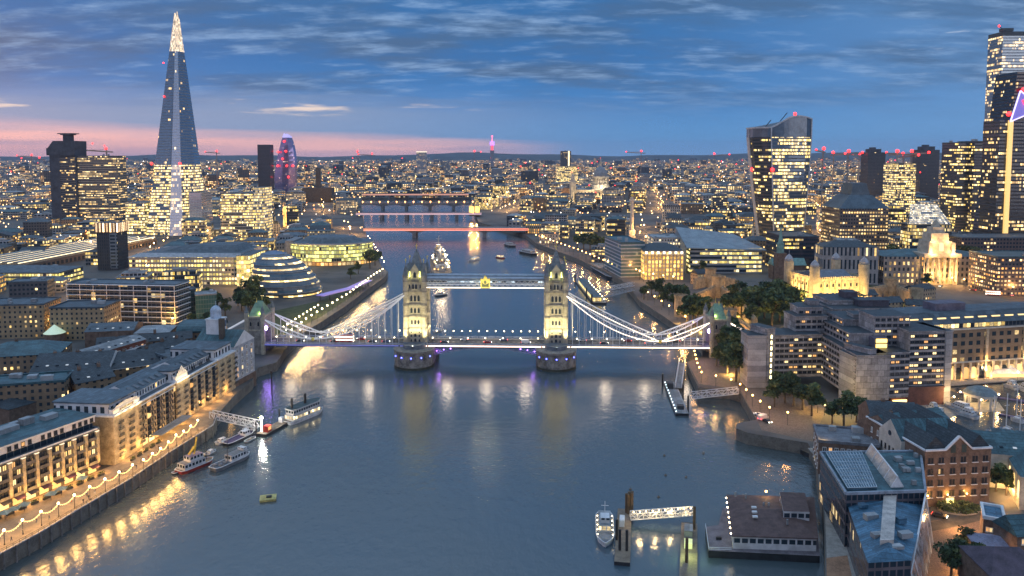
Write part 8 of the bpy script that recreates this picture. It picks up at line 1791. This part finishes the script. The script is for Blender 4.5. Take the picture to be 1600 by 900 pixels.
sheet('hotel_quay', [P(1092, 600), P(1075, 566), P(1100, 556), P(1165, 580), P(1290, 640), P(1270, 690), P(1190, 672), P(1182, 655), P(1158, 612), P(1140, 606)], mat('brown_setts', (.17, .13, .10), .85, scale=1.5, var=.3), GZ+.02)
# ------------------------------------------------------------------ street lamps
sl = thing('street_lamp', (0, 0, 0), '', 'street lamp'); q = MB(); q.cyl(0, 0, 0, 6.6, .13, .08, n=6); q.build('post', BLACK, sl); q = MB(); q.ball(0, 0, 6.8, .5, n=8); q.build('lantern', BULBO, sl); slw = copy_thing(sl, (0, 0, 0)); 
for c in list(slw.children):
    if c.name.startswith('lantern'): c.data = c.data.copy(); c.data.materials[0] = BULB
slused = set()
def lamps(pts, label, group, proto, power=0, col=(1, .52, .16), s=1.0, every=1, z=GZ):
    for i, p in enumerate(pts):
        if proto.name in slused: o = copy_thing(proto, p, 0, label, group, s)
        else: o = proto; o.location = p; o['label'] = label; o['group'] = group; o.scale = (s,)*3; slused.add(proto.name)
        if power and i % every == 0: point('lamp_light', (0, 0, 7.6), col, power, .4, o)
def line(pts, n): 
    W_ = [P(a, b, GZ) for a, b in pts]; tot = sum((b-a).length for a, b in zip(W_, W_[1:])); return [lerp(W_, tot*(i+.5)/n)[0] for i in range(n)]
lamps(line([(452, 536), (478, 514), (504, 497), (544, 472), (582, 442), (600, 430)], 24), 'white globe street lamp along the south bank river walk', 'street lamps along the south bank river walk', slw, 1500, (1, .60, .22), 1.0, 2)
lamps(line([(440, 528), (470, 507), (500, 488)], 10), 'white globe street lamp lining the park path behind the river walk', 'street lamps on the park path', slw, 1800, (1, .70, .36), .9, 3)
lamps(line([(602, 424), (592, 405), (582, 388), (574, 376)], 9), 'white globe street lamp on the river walk past the curved lime office', 'street lamps past the curved lime office', slw, 2600, (1, .62, .3), 1.1, 2)
lamps(line([(835, 376), (870, 389), (905, 402), (945, 420), (975, 435)], 22), 'amber street lamp along the north embankment wall', 'street lamps along the north embankment', sl, 3600, (1, .46, .12), 1.25, 2)
lamps(line([(975, 425), (1005, 440), (1060, 448)], 9), 'amber street lamp before the orange quay house', 'street lamps before the orange quay house', sl, 5200, (1, .46, .10), 1.2, 2)
lamps(line([(998, 460), (1030, 482), (1064, 505), (1090, 525)], 8), 'amber street lamp on the castle wharf', 'street lamps on the castle wharf', sl, 2600, (1, .50, .16), 1.0, 2)
lamps(line([(1084, 560), (1090, 585), (1096, 598), (1150, 612), (1180, 640), (1200, 655), (1245, 668)], 14), 'amber street lamp on the hotel quay', 'street lamps on the hotel quay', sl, 900, (1, .48, .14), .8, 1)
lamps(line([(1262, 640), (1290, 650), (1330, 655), (1350, 655)], 7), 'amber lamp along the hotel forecourt planting', 'street lamps in the hotel forecourt', sl, 1500, (1, .62, .14), .7, 1)
lamps(line([(1415, 440), (1480, 446), (1560, 458), (1610, 468)], 10), 'amber street lamp along the castle road', 'street lamps along the castle road', sl, 3600, (1, .45, .12), 1.1, 1)
lamps(line([(1180, 412), (1192, 390), (1196, 368), (1192, 350)], 9), 'amber street lamp lining the castle street', 'street lamps lining the castle street', sl, 6500, (1, .55, .14), 1.3, 1)
lamps(line([(1400, 432), (1440, 430), (1480, 432), (1540, 440)], 9), 'amber street lamp round the stone tower hall', 'street lamps round the stone tower hall', sl, 9000, (1, .40, .10), 1.2, 1)
lamps([P(a, b, GZ) for a, b in ((30, 522), (60, 520), (112, 526), (100, 516), (150, 524), (8, 520), (85, 500), (270, 512))], 'amber street lamp at the foot of the yellow brick flats', 'street lamps by the yellow brick flats', sl, 12000, (1, .46, .08), .9, 1)
lamps([P(a, b, GZ) for a, b in ((1510, 632), (1500, 628), (1560, 632), (1490, 636), (1590, 596), (1540, 592))], 'warm globe lamp on the dock quay', 'lamps on the dock quay', slw, 1500, (1, .62, .24), .7, 1)
sr = [s for s in STREETS if s[1] > 520 and clear(s[0], s[1], 3)]; cr.shuffle(sr)
lamps([Vector((x, y, GZ)) for x, y in sr[:150]], 'amber street lamp among the city blocks', 'street lamps among the city blocks', sl, 32000, (1, .50, .14), 1.5, 1)
sc = [(1470, 448, 0, 'black car on the castle road nearest the castle cottages'), (1520, 454, 2, 'red car midway along the castle road'), (1580, 462, 1, 'silver car at the open end of the castle road'), (1186, 650, 1, 'silver car parked first on the hotel quay'), (1192, 655, 4, 'white van parked beside the silver car on the hotel quay'), (1199, 660, 0, 'black car parked last on the hotel quay'), (1468, 808, 0, 'black car parked by the hedge below the triple gabled warehouse'), (1500, 440, 3, 'blue car turning before the stone tower hall'), (1556, 446, 2, 'red car leaving the stone tower hall')]
for px, py, k, l in sc: car(k, P(px, py, GZ+.06), cr.uniform(0, 6), l, 'cars on the north bank streets')
b2 = copy_thing(b_, P(1552, 462, GZ+.06), radians(160), 'red double decker bus on the castle road'); b2['group'] = 'buses'
for px, py, k, w in [(1492, 872, 2, 'in red coat by the lamp in the cobbled yard'), (1498, 868, 0, 'in black in the group on the cobbled yard'), (1503, 870, 3, 'in navy coat at the back of the yard group'), (1490, 876, 4, 'in grey coat at the near side of the yard group'), (1516, 846, 5, 'in tan coat crossing the cobbled yard alone')]: figure(P(px, py, GZ+.04), cr.uniform(0, 6), TOPS[k], TOPS[(k+3) % 6] if k else TOPS[3], 'person '+w, .12)['group'] = 'people in the cobbled yard'
# ------------------------------------------------------------------ the air
def haze():
    q = MB(); q.box((0, 9350, 188), (34000, 20100, 392)); m = bpy.data.materials.new('evening_haze'); m.use_nodes = True; nt = m.node_tree; nt.nodes.clear()
    v_ = nt.nodes.new('ShaderNodeVolumePrincipled'); o = nt.nodes.new('ShaderNodeOutputMaterial'); nt.links.new(v_.outputs[0], o.inputs['Volume'])
    v_.inputs['Color'].default_value = (.55, .72, 1, 1); v_.inputs['Density'].default_value = HAZE; v_.inputs['Anisotropy'].default_value = .1
    q.build('haze', m, kind='stuff')
HAZE = 3.2e-5
if HAZE: haze()
